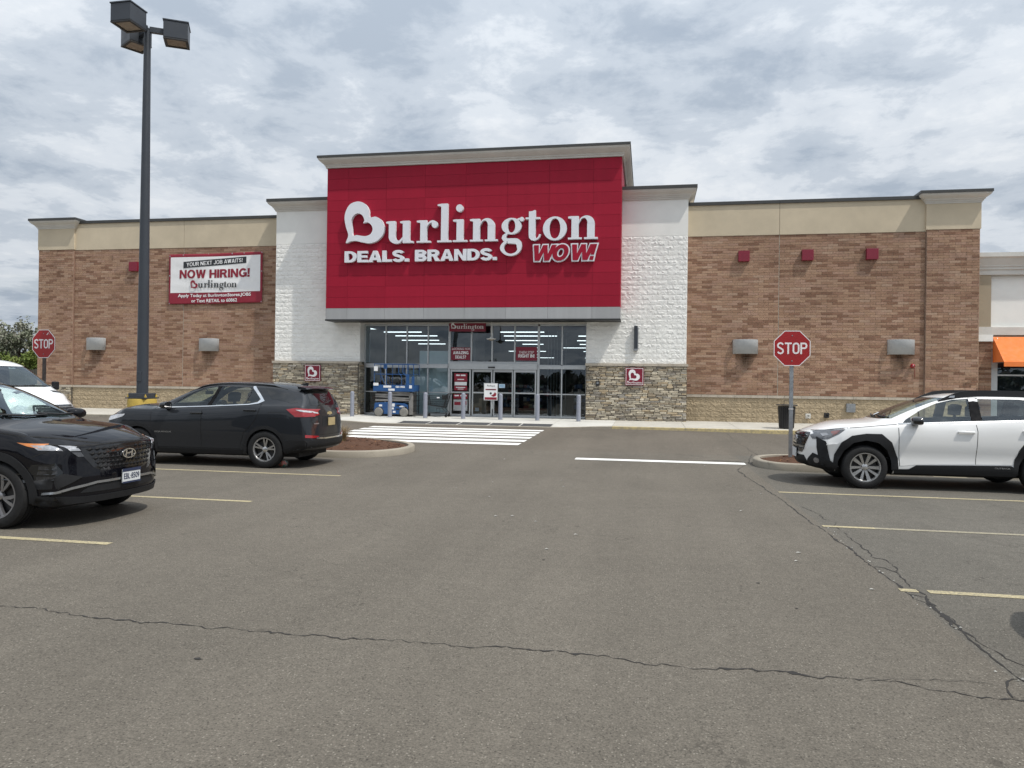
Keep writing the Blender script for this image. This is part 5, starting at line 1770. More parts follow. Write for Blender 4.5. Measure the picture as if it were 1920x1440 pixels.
b = MB(); b.box(-0.07, 0.07, -0.16, 0.02, -0.44, 0.5); b.build('housing', M['pole_paint'], WL, bevel=0.006)
b = MB(); b.box(-0.085, 0.085, -0.17, -0.0, -0.515, -0.44); b.build('base_cap', M['galv'], WL)
b = MB(); b.box(0.072, 0.10, -0.10, 0.02, -0.44, 0.43); b.build('side_fin', M['galv'], WL)
b = MB(); b.box(-0.075, 0.075, -0.045, 0.0, -0.10, 0.10); b.mi = 1; b.box(-0.04, 0.04, -0.05, -0.0455, -0.02, 0.05)
o = b.build('wall_outlet', [M['black'], M['galv']]); o.location = (-2.02, YS - 0.055, 1.78); tag(o, 'small black outlet box on the stone base right of the entrance', 'outlet box')
for k, (x, z, w, h, mat, lab, nm) in enumerate(((7.95, 0.93, .17, .17, 'galv', 'grey square meter box low on the tan block wall behind the white car', 'utility_box'),)):
    b = MB(); b.box(-w, w, -0.1, 0, -h, h); o = b.build(nm, M[mat], bevel=0.01); o.location = (x, YW - 0.04, z); tag(o, lab, 'utility box')
for x, z, mat, lab in ((6.35, 0.58, 'trim', 'pale round pipe end low on the tan block wall right of the bin'), (7.05, 0.62, 'black', 'dark round pipe end low on the tan block wall right of the bin')):
    b = MB(); b.lathe([(0.075, 0.03), (0.075, -0.10), (0.05, -0.10), (0.05, -0.02), (0, -0.02)], 16, 'y'); b.box(-0.1, 0.1, -0.055, -0.045, -0.1, 0.1)
    o = b.build('wall_pipe', M[mat], smooth=40); o.location = (x, YW - 0.05, z); tag(o, lab, 'pipe')
# ================================================================== VEHICLES
def pchip(pts):
    xs = np.array([p[0] for p in pts], float); ys = np.array([p[1] for p in pts], float)
    o = np.argsort(xs); xs = xs[o]; ys = ys[o]
    h = np.diff(xs); d = np.diff(ys) / h
    m = np.zeros(len(xs)); m[0] = d[0]; m[-1] = d[-1]
    for i in range(1, len(xs) - 1):
        if d[i - 1] * d[i] > 0:
            w1 = 2 * h[i] + h[i - 1]; w2 = h[i] + 2 * h[i - 1]
            m[i] = (w1 + w2) / (w1 / d[i - 1] + w2 / d[i])
    def f(x):
        x = min(max(x, xs[0]), xs[-1]); i = min(max(int(np.searchsorted(xs, x)) - 1, 0), len(h) - 1)
        t = (x - xs[i]) / h[i]
        return float((1 + 2 * t) * (1 - t) ** 2 * ys[i] + t * (1 - t) ** 2 * h[i] * m[i] + t * t * (3 - 2 * t) * ys[i + 1] + t * t * (t - 1) * h[i] * m[i + 1])
    return f


def chaikin(P, it=2):
    for _ in range(it):
        Q = [P[0]]
        for a, b in zip(P, P[1:]):
            Q.append((a[0] * .75 + b[0] * .25, a[1] * .75 + b[1] * .25)); Q.append((a[0] * .25 + b[0] * .75, a[1] * .25 + b[1] * .75))
        Q.append(P[-1]); P = Q
    return P


class CarBody:
    def __init__(s, sp):
        s.sp = sp
        s.top, s.belt, s.bot, s.wid, s.wr = (pchip(sp[k]) for k in ('top', 'belt', 'bot', 'wid', 'wr'))
        s.fz = pchip(sp['front']); s.rz = pchip(sp['rear'])
        s.x0, s.x1 = sp['x0'], sp['x1']

    def section(s, x, inset=0.0, zbot=None):
        zt = s.top(x) - inset * 0.8; zb = s.bot(x) if zbot is None else zbot
        W = s.wid(x) - inset; wr = s.wr(x) - inset
        belt = min(s.belt(x), zt - 0.045)
        zr = max(belt + 0.02, zt - s.sp.get('crown', 0.085))
        mid = s.sp.get('mid', 0.62)
        if zbot is not None:
            P = [(0, zb), (W - .05, zb), (W - .02, zb + .1), (W - .01, mid), (W - .01, belt - .1), (W - .03, belt), (W - .05, belt + .015), (wr, zr), (wr - .14, zt - .03), (0, zt)]
        else:
            P = [(0, zb), (W - .16, zb), (W - .045, zb + .03), (W - .028, zb + .16), (W - s.sp.get('tuck', .018), mid - .10), (W, mid + .08), (W - .004, belt - .14), (W - .035, belt - .015), (W - .075, belt + .02), (wr + (W - wr) * .25, belt + (zr - belt) * .55), (wr, zr), (wr - .14, zt - .03), (wr * .4, zt - .004), (0, zt)]
        return chaikin(P, 2)

    def shift(s, x, y, z):
        sp = s.sp
        bf = smooth01((x - (s.x1 - sp['lf'])) / sp['lf']); br = smooth01(((s.x0 + sp['lr']) - x) / sp['lr'])
        W = s.wid(x)
        a = min(1.05, abs(y) / W)
        return x + bf * (-sp['kf'] * a ** sp['pf'] + s.fz(z)) + br * (sp['kr'] * a ** sp['pr'] + s.rz(z))

    def shell(s, xa=None, xb=None, N=76, inset=0.0, zbot=None, shift=True):
        xa = s.x0 if xa is None else xa; xb = s.x1 if xb is None else xb
        us = np.linspace(0, 1, N)
        xs = xa + (xb - xa) * us
        secs = [s.section(x, inset, zbot) for x in xs]
        Mh = len(secs[0])
        vs = []; fs = []
        sh = s.shift if shift else (lambda x, y, z: x)
        ring = 2 * Mh - 2
        for x, sec in zip(xs, secs):
            full = [(y, z) for y, z in sec] + [(-y, z) for y, z in sec[-2:0:-1]]
            for y, z in full: vs.append((sh(x, y, z), y, z))
        for i in range(N - 1):
            for k in range(ring):
                q = (k + 1) % ring
                fs.append((i * ring + k, i * ring + q, (i + 1) * ring + q, (i + 1) * ring + k))
        K = 13
        for i, x in ((0, xs[0]), (N - 1, xs[-1])):
            sec = secs[i]
            idx = []
            for j, (y, z) in enumerate(sec):
                row = []
                for k in range(K):
                    t = 1 - 2 * k / (K - 1)
                    if k == 0: row.append(i * ring + j)
                    elif k == K - 1: row.append(i * ring + ((ring - j) % ring if 0 < j < Mh - 1 else j))
                    else:
                        row.append(len(vs)); vs.append((sh(x, y * t, z), y * t, z))
                idx.append(row)
            for j in range(Mh - 1):
                for k in range(K - 1):
                    f = (idx[j][k], idx[j][k + 1], idx[j + 1][k + 1], idx[j + 1][k])
                    fs.append(f if i else f[::-1])
        bm = bmesh.new()
        bv = [bm.verts.new(v) for v in vs]
        for f in fs:
            try: bm.faces.new([bv[i] for i in f])
            except ValueError: pass
        bmesh.ops.remove_doubles(bm, verts=bm.verts, dist=1e-4)
        bmesh.ops.dissolve_degenerate(bm, edges=bm.edges, dist=1e-5)
        bmesh.ops.recalc_face_normals(bm, faces=bm.faces)
        return bm


def bm_to_mesh(bm, name, mats):
    me = bpy.data.meshes.new(name); bm.to_mesh(me); bm.free()
    for m in mats: me.materials.append(m)
    return me


class Car:
    def __init__(s, root, body, paint, sp):
        s.root, s.B, s.paint, s.sp = root, body, paint, sp
        bm = body.shell()
        s.base = bm_to_mesh(bm, 'body', [paint, M['car_inner']])
        s.bvh = BVHTree.FromPolygons([v.co for v in s.base.vertices], [tuple(p.vertices) for p in s.base.polygons])
        s.base.polygons.foreach_set('use_smooth', [True] * len(s.base.polygons))
        s.nrm = [v.normal.copy() for v in s.base.vertices]

    def normal_at(s, co, idx):
        p = s.base.polygons[idx]
        n = Vector((0, 0, 0)); wsum = 0
        for vi in p.vertices:
            d = (s.base.vertices[vi].co - co).length
            w = 1 / (d + 1e-4) ** 2
            n += s.nrm[vi] * w
        return n.normalized()

    def cut(s, cutters):
        ob = bpy.data.objects.new('tmp', s.base); COL.objects.link(ob)
        tmp = []
        for me in cutters:
            c = bpy.data.objects.new('cut', me); COL.objects.link(c); tmp.append(c)
            md = ob.modifiers.new('b', 'BOOLEAN'); md.object = c; md.operation = 'DIFFERENCE'; md.solver = 'EXACT'
            try: md.material_mode = 'TRANSFER'
            except Exception: pass
        dg = bpy.context.evaluated_depsgraph_get(); dg.update()
        me = bpy.data.meshes.new_from_object(ob.evaluated_get(dg))
        for o in tmp: bpy.data.objects.remove(o)
        bpy.data.objects.remove(ob)
        # keep the shell's own smooth shading where the surface is untouched
        nl = []
        for p in me.polygons:
            fn = p.normal
            for vi in p.vertices:
                co = me.vertices[vi].co
                hit = s.bvh.find_nearest(co)
                n = fn
                if hit[0] is not None and hit[3] < 0.0015:
                    q = s.normal_at(co, hit[2])
                    if q.dot(fn) > 0.72: n = q
                nl.append(n)
        me.polygons.foreach_set('use_smooth', [True] * len(me.polygons))
        me.normals_split_custom_set([tuple(n) for n in nl])
        o = link('body', me, s.root)
        return o

    def cast(s, axis, a, b):
        """a,b: (x,z) for L/R, (y,z) for F/B, (x,y) for T"""
        o, d = {'L': ((a, 3, b), (0, -1, 0)), 'R': ((a, -3, b), (0, 1, 0)), 'F': ((6, a, b), (-1, 0, 0)), 'B': ((-9, a, b), (1, 0, 0)), 'T': ((a, b, 4), (0, 0, -1))}[axis]
        co, n, idx, dist = s.bvh.ray_cast(Vector(o), Vector(d))
        if co is None:
            co, n, idx, dist = s.bvh.find_nearest(Vector(o) + Vector(d) * (2.1 if axis in 'LR' else 5.1))
        return co, s.normal_at(co, idx)

    def patch(s, name, poly, axis, off, mat, parent=None, res=0.07, rim=0.012, mb=None, build=True, smooth=True):
        """polygon drawn in a side / front / top view, laid on the body `off` metres proud of it, with an edge `rim` deep"""
        dense = []
        n = len(poly)
        for i in range(n):
            a, b = Vector(poly[i]), Vector(poly[(i + 1) % n])
            k = max(1, int((b - a).length / res))
            for j in range(k): dense.append(a.lerp(b, j / k))
        m = len(dense)
        x0 = min(p.x for p in dense); x1 = max(p.x for p in dense); y0 = min(p.y for p in dense); y1 = max(p.y for p in dense)
        pts = list(dense)
        def inside(x, y):
            c = False
            for i in range(m):
                a, d = dense[i], dense[i - 1]
                if (a.y > y) != (d.y > y) and x < (d.x - a.x) * (y - a.y) / (d.y - a.y) + a.x: c = not c
            return c
        y = y0 + res / 2
        while y < y1:
            x = x0 + res / 2
            while x < x1:
                if inside(x, y) and min((x - q.x) ** 2 + (y - q.y) ** 2 for q in dense) > (res * .4) ** 2: pts.append(Vector((x, y)))
                x += res
            y += res
        r = delaunay_2d_cdt(pts, [], [list(range(m))], 1, 1e-6)
        V = []; Nn = []
        for v in r[0]:
            co, nn = s.cast(axis, v.x, v.y); V.append(co + nn * off); Nn.append(nn)
        F = [tuple(f) for f in r[2]]
        want = {'L': Vector((0, 1, 0)), 'R': Vector((0, -1, 0)), 'F': Vector((1, 0, 0)), 'B': Vector((-1, 0, 0)), 'T': Vector((0, 0, 1))}[axis]
        FF = []
        for f in F:
            nn = (V[f[1]] - V[f[0]]).cross(V[f[2]] - V[f[0]])
            FF.append(f if nn.dot(want) >= 0 else f[::-1])
        ec = {}
        for f in FF:
            for i in range(len(f)):
                e = (f[i], f[(i + 1) % len(f)])
                if (e[1], e[0]) in ec: ec[(e[1], e[0])] = None
                else: ec[e] = e
        own = mb is None
        mb = mb or MB()
        vs = list(V); fs = list(FF)
        if rim > 0:
            back = {}
            for e in [e for e in ec.values() if e]:
                for q in e:
                    if q not in back: back[q] = len(vs); vs.append(V[q] - Nn[q] * rim)
                fs.append((e[1], e[0], back[e[0]], back[e[1]]))
        mb.add(vs, fs)
        if not own or not build: return mb
        return mb.build(name, mat, parent or s.root, smooth=50 if smooth else False, fix=False)

    def both(s, name, poly, off, mat, parent=None, **kw):
        return [s.patch(name, poly, ax, off, mat, parent, **kw) for ax in ('L', 'R')]

    def line(s, name, pts, axis, w, off, mat, parent=None, mb=None, closed=False):
        """thin ribbon along a line of points drawn in a view"""
        P = [Vector(p) for p in pts]
        d = []
        for a, b in zip(P, P[1:] + ([P[0]] if closed else [])):
            k = max(1, int((b - a).length / 0.05))
            for j in range(k): d.append(a.lerp(b, j / k))
        if not closed: d.append(P[-1])
        own = mb is None
        mb = mb or MB()
        vs = []; n = len(d)
        for i, p in enumerate(d):
            t = (d[(i + 1) % n] - d[i - 1]) if closed else (d[min(i + 1, n - 1)] - d[max(i - 1, 0)])
            t = t.normalized(); nn = Vector((-t.y, t.x))
            for q in (p + nn * (w / 2), p - nn * (w / 2)):
                co, nr = s.cast(axis, q.x, q.y); vs.append(co + nr * off)
        fs = [(2 * i, 2 * i + 1, (2 * i + 3) % (2 * n), (2 * i + 2) % (2 * n)) for i in range(n if closed else n - 1)]
        mb.add(vs, fs)
        if own: return mb.build(name, mat, parent or s.root, fix=False, smooth=60)

    def rail(s, name, pts, axis, r, off, mat, parent=None, n=8):
        P = []
        for a, b in pts:
            co, nr = s.cast(axis, a, b); P.append(co + nr * off)
        b = MB(); b.tube(P, r, n); return b.build(name, mat, parent or s.root, smooth=50)


def prism_cutter(poly, axis, a, b, mat_i=1):
    """solid along an axis, for cutting openings"""
    mb = MB()
    if axis == 'y': mb.prism(poly, a, b)
    else: mb.prism(poly, a, b, fn=lambda p, t, q: (t, p, q))
    me = mb.mesh('cut', [M['car_inner']])
    return me


def well_cutter(x, z, r, y0, y1):
    mb = MB(); mb.lathe([(r, min(y0, y1)), (r, max(y0, y1))], 40, 'y', (x, 0, z))
    return mb.mesh('cut', [M['car_inner']])


M['car_inner'] = plain('car_inner_black', (0.012, 0.012, 0.013), 0.8, var=0.2)
M['seat'] = plain('seat_grey', (0.05, 0.05, 0.052), 0.85, var=0.15)
M['pillar'] = plain('pillar_black', (0.008, 0.008, 0.009), 0.75, var=0, spec=0.12)
M['seam'] = plain('panel_gap', (0.004, 0.004, 0.004), 0.9, var=0)
M['clad'] = plain('black_cladding', (0.0135, 0.014, 0.0155), 0.62, var=0.12, vs=30, bump=0.1, bs=200, spec=0.3)
M['gloss_black'] = plain('gloss_black', (0.006, 0.006, 0.007), 0.12, var=0, coat=0.6)
M['chrome'] = plain('chrome', (0.72, 0.73, 0.74), 0.13, metal=1.0, var=0)
M['satin'] = plain('satin_silver', (0.42, 0.43, 0.44), 0.3, metal=0.9, var=0.03)
M['alloy'] = plain('alloy_silver', (0.50, 0.50, 0.50), 0.28, metal=0.85, var=0.04)
M['alloy_grey'] = plain('alloy_grey', (0.30, 0.30, 0.31), 0.3, metal=0.8, var=0.04)
M['wheel_dark'] = plain('wheel_dark', (0.012, 0.012, 0.013), 0.45, var=0.1)
M['car_glass'] = glass('car_glass', (0.80, 0.86, 0.84), 1.52, 1.0)
M['tint_glass'] = glass('tinted_glass', (0.42, 0.44, 0.43), 1.52, 1.0)
M['wind_glass'] = glass('windscreen', (0.74, 0.87, 0.83), 1.52, 1.25)
M['dark_glass'] = plain('dark_glass', (0.008, 0.009, 0.010), 0.04, var=0, spec=0.7)
M['tail_red'] = plain('tail_lamp_red', (0.28, 0.008, 0.012), 0.12, var=0.1, vs=20, coat=1.0)
M['clear_lens'] = plain('clear_lens', (0.60, 0.60, 0.62), 0.1, metal=0.3, var=0.25, vs=22, coat=1.0)
M['smoke_lens'] = plain('smoked_lens', (0.07, 0.072, 0.078), 0.08, var=0.35, vs=26, coat=1.0, metal=0.2)
M['lamp_silver'] = plain('lamp_silver', (0.22, 0.22, 0.23), 0.2, metal=0.5, var=0.3, vs=30, coat=1.0)
M['drl'] = plain('running_lamp', (0.34, 0.345, 0.36), 0.2, metal=0.4, var=0.3, vs=30, coat=0.8)
M['lens_dark'] = plain('lens_dark', (0.03, 0.031, 0.034), 0.25, metal=0.2, var=0.4, vs=30, coat=0.6)
M['amber'] = plain('amber_lens', (0.52, 0.17, 0.03), 0.15, var=0.15, vs=15, coat=1.0)
M['plate_white'] = plain('plate_white', (0.60, 0.62, 0.63), 0.5, var=0.03)
M['plate_navy'] = plain('plate_navy', (0.02, 0.03, 0.07), 0.5, var=0)
M['plate_gold'] = plain('plate_gold', (0.42, 0.33, 0.17), 0.5, var=0.1)


def paint_mat(name, col, metal=0.0, rough=0.32, spec=0.5, coat=1.0):
    m = NT(name)
    m.set(Base_Color=col, Metallic=metal, Roughness=rough, Coat_Weight=coat, Coat_Roughness=0.02, Specular_IOR_Level=spec)
    d = m.rng(m.noise(2.2, 6, 0.65), 0.35, 0.75, 0.015, 0.07)
    m.set(Coat_Roughness=d)
    return m.mat


M['paint_grey'] = paint_mat('dark_grey_metallic', (0.020, 0.0225, 0.027), 0.25, 0.42, 0.1, 0.8)
M['paint_black'] = paint_mat('gloss_black_paint', (0.004, 0.004, 0.006), 0.0, 0.4, 0.0, 0.75)
M['paint_pearl'] = paint_mat('pearl_white_paint', (0.76, 0.76, 0.75), 0.0, 0.35)
M['paint_van'] = paint_mat('white_van_paint', (0.78, 0.79, 0.79), 0.0, 0.4)


def add_wheels(car_root, R, wid, track, xs, spokes, rimr, mats=('alloy', 'wheel_dark')):
    """wheel > tyre, rim; axle height = tyre radius; spokes(mb, rimr) draws in (u along radius, v across)"""
    h = wid / 2
    tb = MB()
    prof = [(rimr - .012, -h + .03), (rimr + .012, -h + .006), (rimr + .03, -h), (R - .055, -h - .004), (R - .02, -h + .012), (R - .004, -h + .04), (R, -h * .5)]
    gro = [(R, -.035), (R - .008, -.034), (R - .008, -.022), (R, -.021)]
    half = prof + [(R, -.055), (R - .008, -.054), (R - .008, -.044), (R, -.043)] + [(R, -.012), (R - .008, -.011)]
    full = half + [(r, -z) for r, z in reversed(half)]
    tb.lathe(full, 48, 'y', caps=False)
    t_me = tb.mesh('tyre', M['rubber'], smooth=35)
    rb = MB()
    rb.mi = 1
    rb.lathe([(rimr - .012, -h + .03), (rimr - .03, -h + .06), (rimr - .035, h - .02)], 40, 'y', caps=False)
    rb.lathe([(0.0, -h + .085), (rimr - .035, -h + .085)], 32, 'y', caps=False)
    rb.mi = 0
    rb.lathe([(rimr + .012, -h + .012), (rimr + .010, -h + .004), (rimr - .006, -h + .006), (rimr - .016, -h + .022), (rimr - .018, -h + .05)], 48, 'y', caps=False)
    spokes(rb, rimr, -h)
    r_me = rb.mesh('rim', [M[mats[0]], M[mats[1]]], smooth=35)
    for x in xs:
        for sgn in (1, -1):
            w = bpy.data.objects.new('wheel', t_me); COL.objects.link(w)
            w.name = 'wheel'
            w.parent = car_root; w.location = (x, sgn * (track / 2 - 0.0), R - 0.004)
            w.rotation_euler = (0, 0.4 * (x + 2), 0) if sgn < 0 else (0, 0.3 + x, PI)
            link('rim', r_me, w)


def spoke_poly(mb, ang, poly, y0, y1, rimr):
    ca, sa = math.cos(ang), math.sin(ang)
    mb.prism([(u * rimr, v * rimr) for u, v in poly], y0, y1, fn=lambda u, y, v: (u * ca - v * sa, y + 0.03 * max(0, 1 - math.hypot(u, v) / rimr), u * sa + v * ca))


def spokes_five_split(mb, rr, h0):
    for k in range(5):
        a = PI / 2 + 2 * PI * k / 5
        spoke_poly(mb, a + .17, [(0.10, -.09), (0.98, -.065), (0.98, .075), (0.10, .03)], h0 + .018, h0 + .06, rr)
        spoke_poly(mb, a - .17, [(0.10, -.03), (0.98, -.075), (0.98, .065), (0.10, .09)], h0 + .020, h0 + .06, rr)
    mb.lathe([(0.0, h0 + .028), (0.028, h0 + .03), (0.055, h0 + .04), (0.07, h0 + .07)], 20, 'y', caps=False)
    mb.mi = 1
    for k in range(5):
        a = PI / 2 + 2 * PI * (k + .5) / 5
        mb.lathe([(0.0, h0 + .034), (0.011, h0 + .036), (0.011, h0 + .07)], 8, 'y', (0.062 * math.cos(a), 0, 0.062 * math.sin(a)), caps=False)
    mb.mi = 0


def spokes_ten(mb, rr, h0):
    for k in range(10):
        a = PI / 2 + 2 * PI * k / 10
        w0, w1 = (.075, .125) if k % 2 == 0 else (.06, .105)
        sk = .03 if k % 2 else -.03
        spoke_poly(mb, a, [(0.14, -w0), (0.97, -w1 + sk), (0.97, w1 + sk), (0.14, w0)], h0 + .020 + .003 * (k % 2), h0 + .06, rr)
    mb.lathe([(0.0, h0 + .03), (0.03, h0 + .032), (0.055, h0 + .04), (0.06, h0 + .07)], 20, 'y', caps=False)
    mb.mi = 1
    for k in range(5):
        a = 2 * PI * (k + .5) / 5
        mb.lathe([(0.0, h0 + .036), (0.011, h0 + .038), (0.011, h0 + .07)], 8, 'y', (0.05 * math.cos(a), 0, 0.05 * math.sin(a)), caps=False)
    mb.mi = 0


def spokes_blade(mb, rr, h0):
    for k in range(5):
        a = PI / 2 + 2 * PI * k / 5 + 0.25
        spoke_poly(mb, a, [(0.16, -.02), (0.60, .16), (0.98, .36), (0.98, .20), (0.70, .02), (0.30, -.09)], h0 + .016, h0 + .05, rr)
        spoke_poly(mb, a, [(0.16, .02), (0.30, -.12), (0.62, -.22), (0.98, -.30), (0.98, -.15), (0.60, -.08)], h0 + .019, h0 + .05, rr)
        mb.mi = 1
        spoke_poly(mb, a, [(0.55, .06), (0.97, .22), (0.97, -.16), (0.55, -.06)], h0 + .032, h0 + .05, rr)
        mb.mi = 0
    mb.lathe([(0.0, h0 + .03), (0.03, h0 + .032), (0.05, h0 + .045), (0.06, h0 + .07)], 20, 'y', caps=False)


def cabin_bits(root, sp, seats=True):
    """front and rear seats, dashboard, steering wheel, mirror"""
    xd, sx, zf = sp['dash_x'], sp['seat_x'], sp.get('seat_z', 0.62)
    def seat(x, y, w=0.5):
        b = MB(); b.box(x - .05, x + .48, y - w / 2, y + w / 2, zf - .22, zf)
        back = [(x + .02, zf - .02), (x - .22, zf + .56), (x - .12, zf + .60), (x + .14, zf)]
        b.prism(back, y - w / 2 + .02, y + w / 2 - .02)
        for dy in ((0,) if w < .7 else (-.35, .35)):
            b.prism([(x - .27, zf + .63), (x - .30, zf + .80), (x - .22, zf + .83), (x - .15, zf + .79), (x - .15, zf + .63)], y + dy - .13, y + dy + .13)
            b.box(x - .23, x - .21, y + dy - .05, y + dy + .05, zf + .55, zf + .64)
        return b.build('seat', M['seat'], root, smooth=30, bevel=0.03)
    seat(sx, 0.37); seat(sx, -0.37); seat(sx - .92, 0.0, 1.25)
    b = MB(); b.prism([(xd + .28, zf + .42), (xd - .10, zf + .40), (xd - .16, zf + .30), (xd - .10, zf - .05), (xd + .28, zf - .1)], -.68, .68)
    b.build('dashboard', M['car_inner'], root, bevel=0.02)
    b = MB(); c = Vector((xd - .30, .37, zf + .25)); P = []
    for k in range(24):
        th = 2 * PI * k / 24; P.append(c + Vector((-.10 * math.sin(th) * .9, .185 * math.cos(th), .16 * math.sin(th))))
    b.tube(P, .016, 7, closed=True); b.bar(c, (xd - .05, .37, zf + .18), .06, .06); b.bar(P[0], P[12], .03, .02)
    b.build('steering_wheel', M['car_inner'], root, smooth=50)
    b = MB(); mx_ = sp['mirror']; b.box(mx_[0] - .02, mx_[0] + .02, -.12, .12, mx_[1] - .035, mx_[1] + .035); b.bar((mx_[0], 0, mx_[1]), (mx_[0] + .10, 0, mx_[1] + .09), .02, .02)
    b.build('rear_view_mirror', M['car_inner'], root, bevel=0.01)


def side_mirror(root, x, y, z, s_, mat):
    """door mirror: a rounded shell, flat towards the driver; s_ = +1 left, -1 right"""
    b = MB(); c = Vector((x + .01, y + s_ * .175, z + .075)); n = 18
    vs = []; fs = []
    for i in range(9):
        ph = -PI / 2 + PI * i / 8
        for k in range(n):
            th = 2 * PI * k / n
            dx = math.cos(ph) * math.cos(th); dy = math.cos(ph) * math.sin(th); dz = math.sin(ph)
            sq = lambda v, p: math.copysign(abs(v) ** p, v)
            vs.append(c + Vector((max(-.045, .115 * sq(dx, .8)), .125 * sq(dy, .7), (.072 + .012 * dy * s_ * -1) * sq(dz, .75))))
    fs = [(i * n + k, i * n + (k + 1) % n, (i + 1) * n + (k + 1) % n, (i + 1) * n + k) for i in range(8) for k in range(n)]
    b.add(vs, fs)
    b.bar((x + .03, y - s_ * .04, z + .0), (x + .03, y + s_ * .13, z + .03), .10, .045)
    return b.build('door_mirror', mat, root, smooth=60)


def number_plate(root, co, nx, w, h, face, text, tcol, top=None, rot=0.0, frame=True):
    """co = centre; nx = +1 faces +x, -1 faces -x"""
    P_ = MB(); cx, cy, cz = co
    P_.box(cx - .006, cx + .006, cy - w / 2, cy + w / 2, cz - h / 2, cz + h / 2)
    p = P_.build('number_plate', face, root)
    fn = lambda a, y, b: (cx + nx * (.0065 + y), cy + nx * a, cz + b)
    b = MB(); text_mesh(b, text, -w * .44, w * .44, -h * .26, h * .20, .0012, 0, bold=0.02, fn=fn); b.build('lettering', tcol, p)
    if top:
        b = MB()
        for z0, z1 in ((h * .33, h * .5 + .010), (-h * .5 - .008, -h * .42)):
            vs = [fn(-w / 2 - .008, .0025, z0), fn(w / 2 + .008, .0025, z0), fn(w / 2 + .008, .0025, z1), fn(-w / 2 - .008, .0025, z1)]
            b.add(vs, [(0, 1, 2, 3)])
        b.build('plate_band', top, p)
    return p


def finish_body(car, sp, win_front, win_mid, win_q, ws_poly, rw_poly, ws_x, rw_x, arch):
    """cuts cabin, windows and wheel wells out of the shell"""
    cut = []
    cab = car.B.shell(sp['cab'][0], sp['cab'][1], 40, 0.075, 0.40, shift=True)
    cut.append(bm_to_mesh(cab, 'cut', [M['car_inner']]))
    for poly in (win_front, win_mid, win_q):
        if poly: cut.append(prism_cutter(poly, 'y', -1.3, 1.3))
    if ws_poly: cut.append(prism_cutter(ws_poly, 'x', ws_x[0], ws_x[1]))
    if rw_poly: cut.append(prism_cutter(rw_poly, 'x', rw_x[0], rw_x[1]))
    for x, z, r in arch:
        cut.append(well_cutter(x, z, r, 0.56, 1.4)); cut.append(well_cutter(x, z, r, -0.56, -1.4))
    return car.cut(cut)


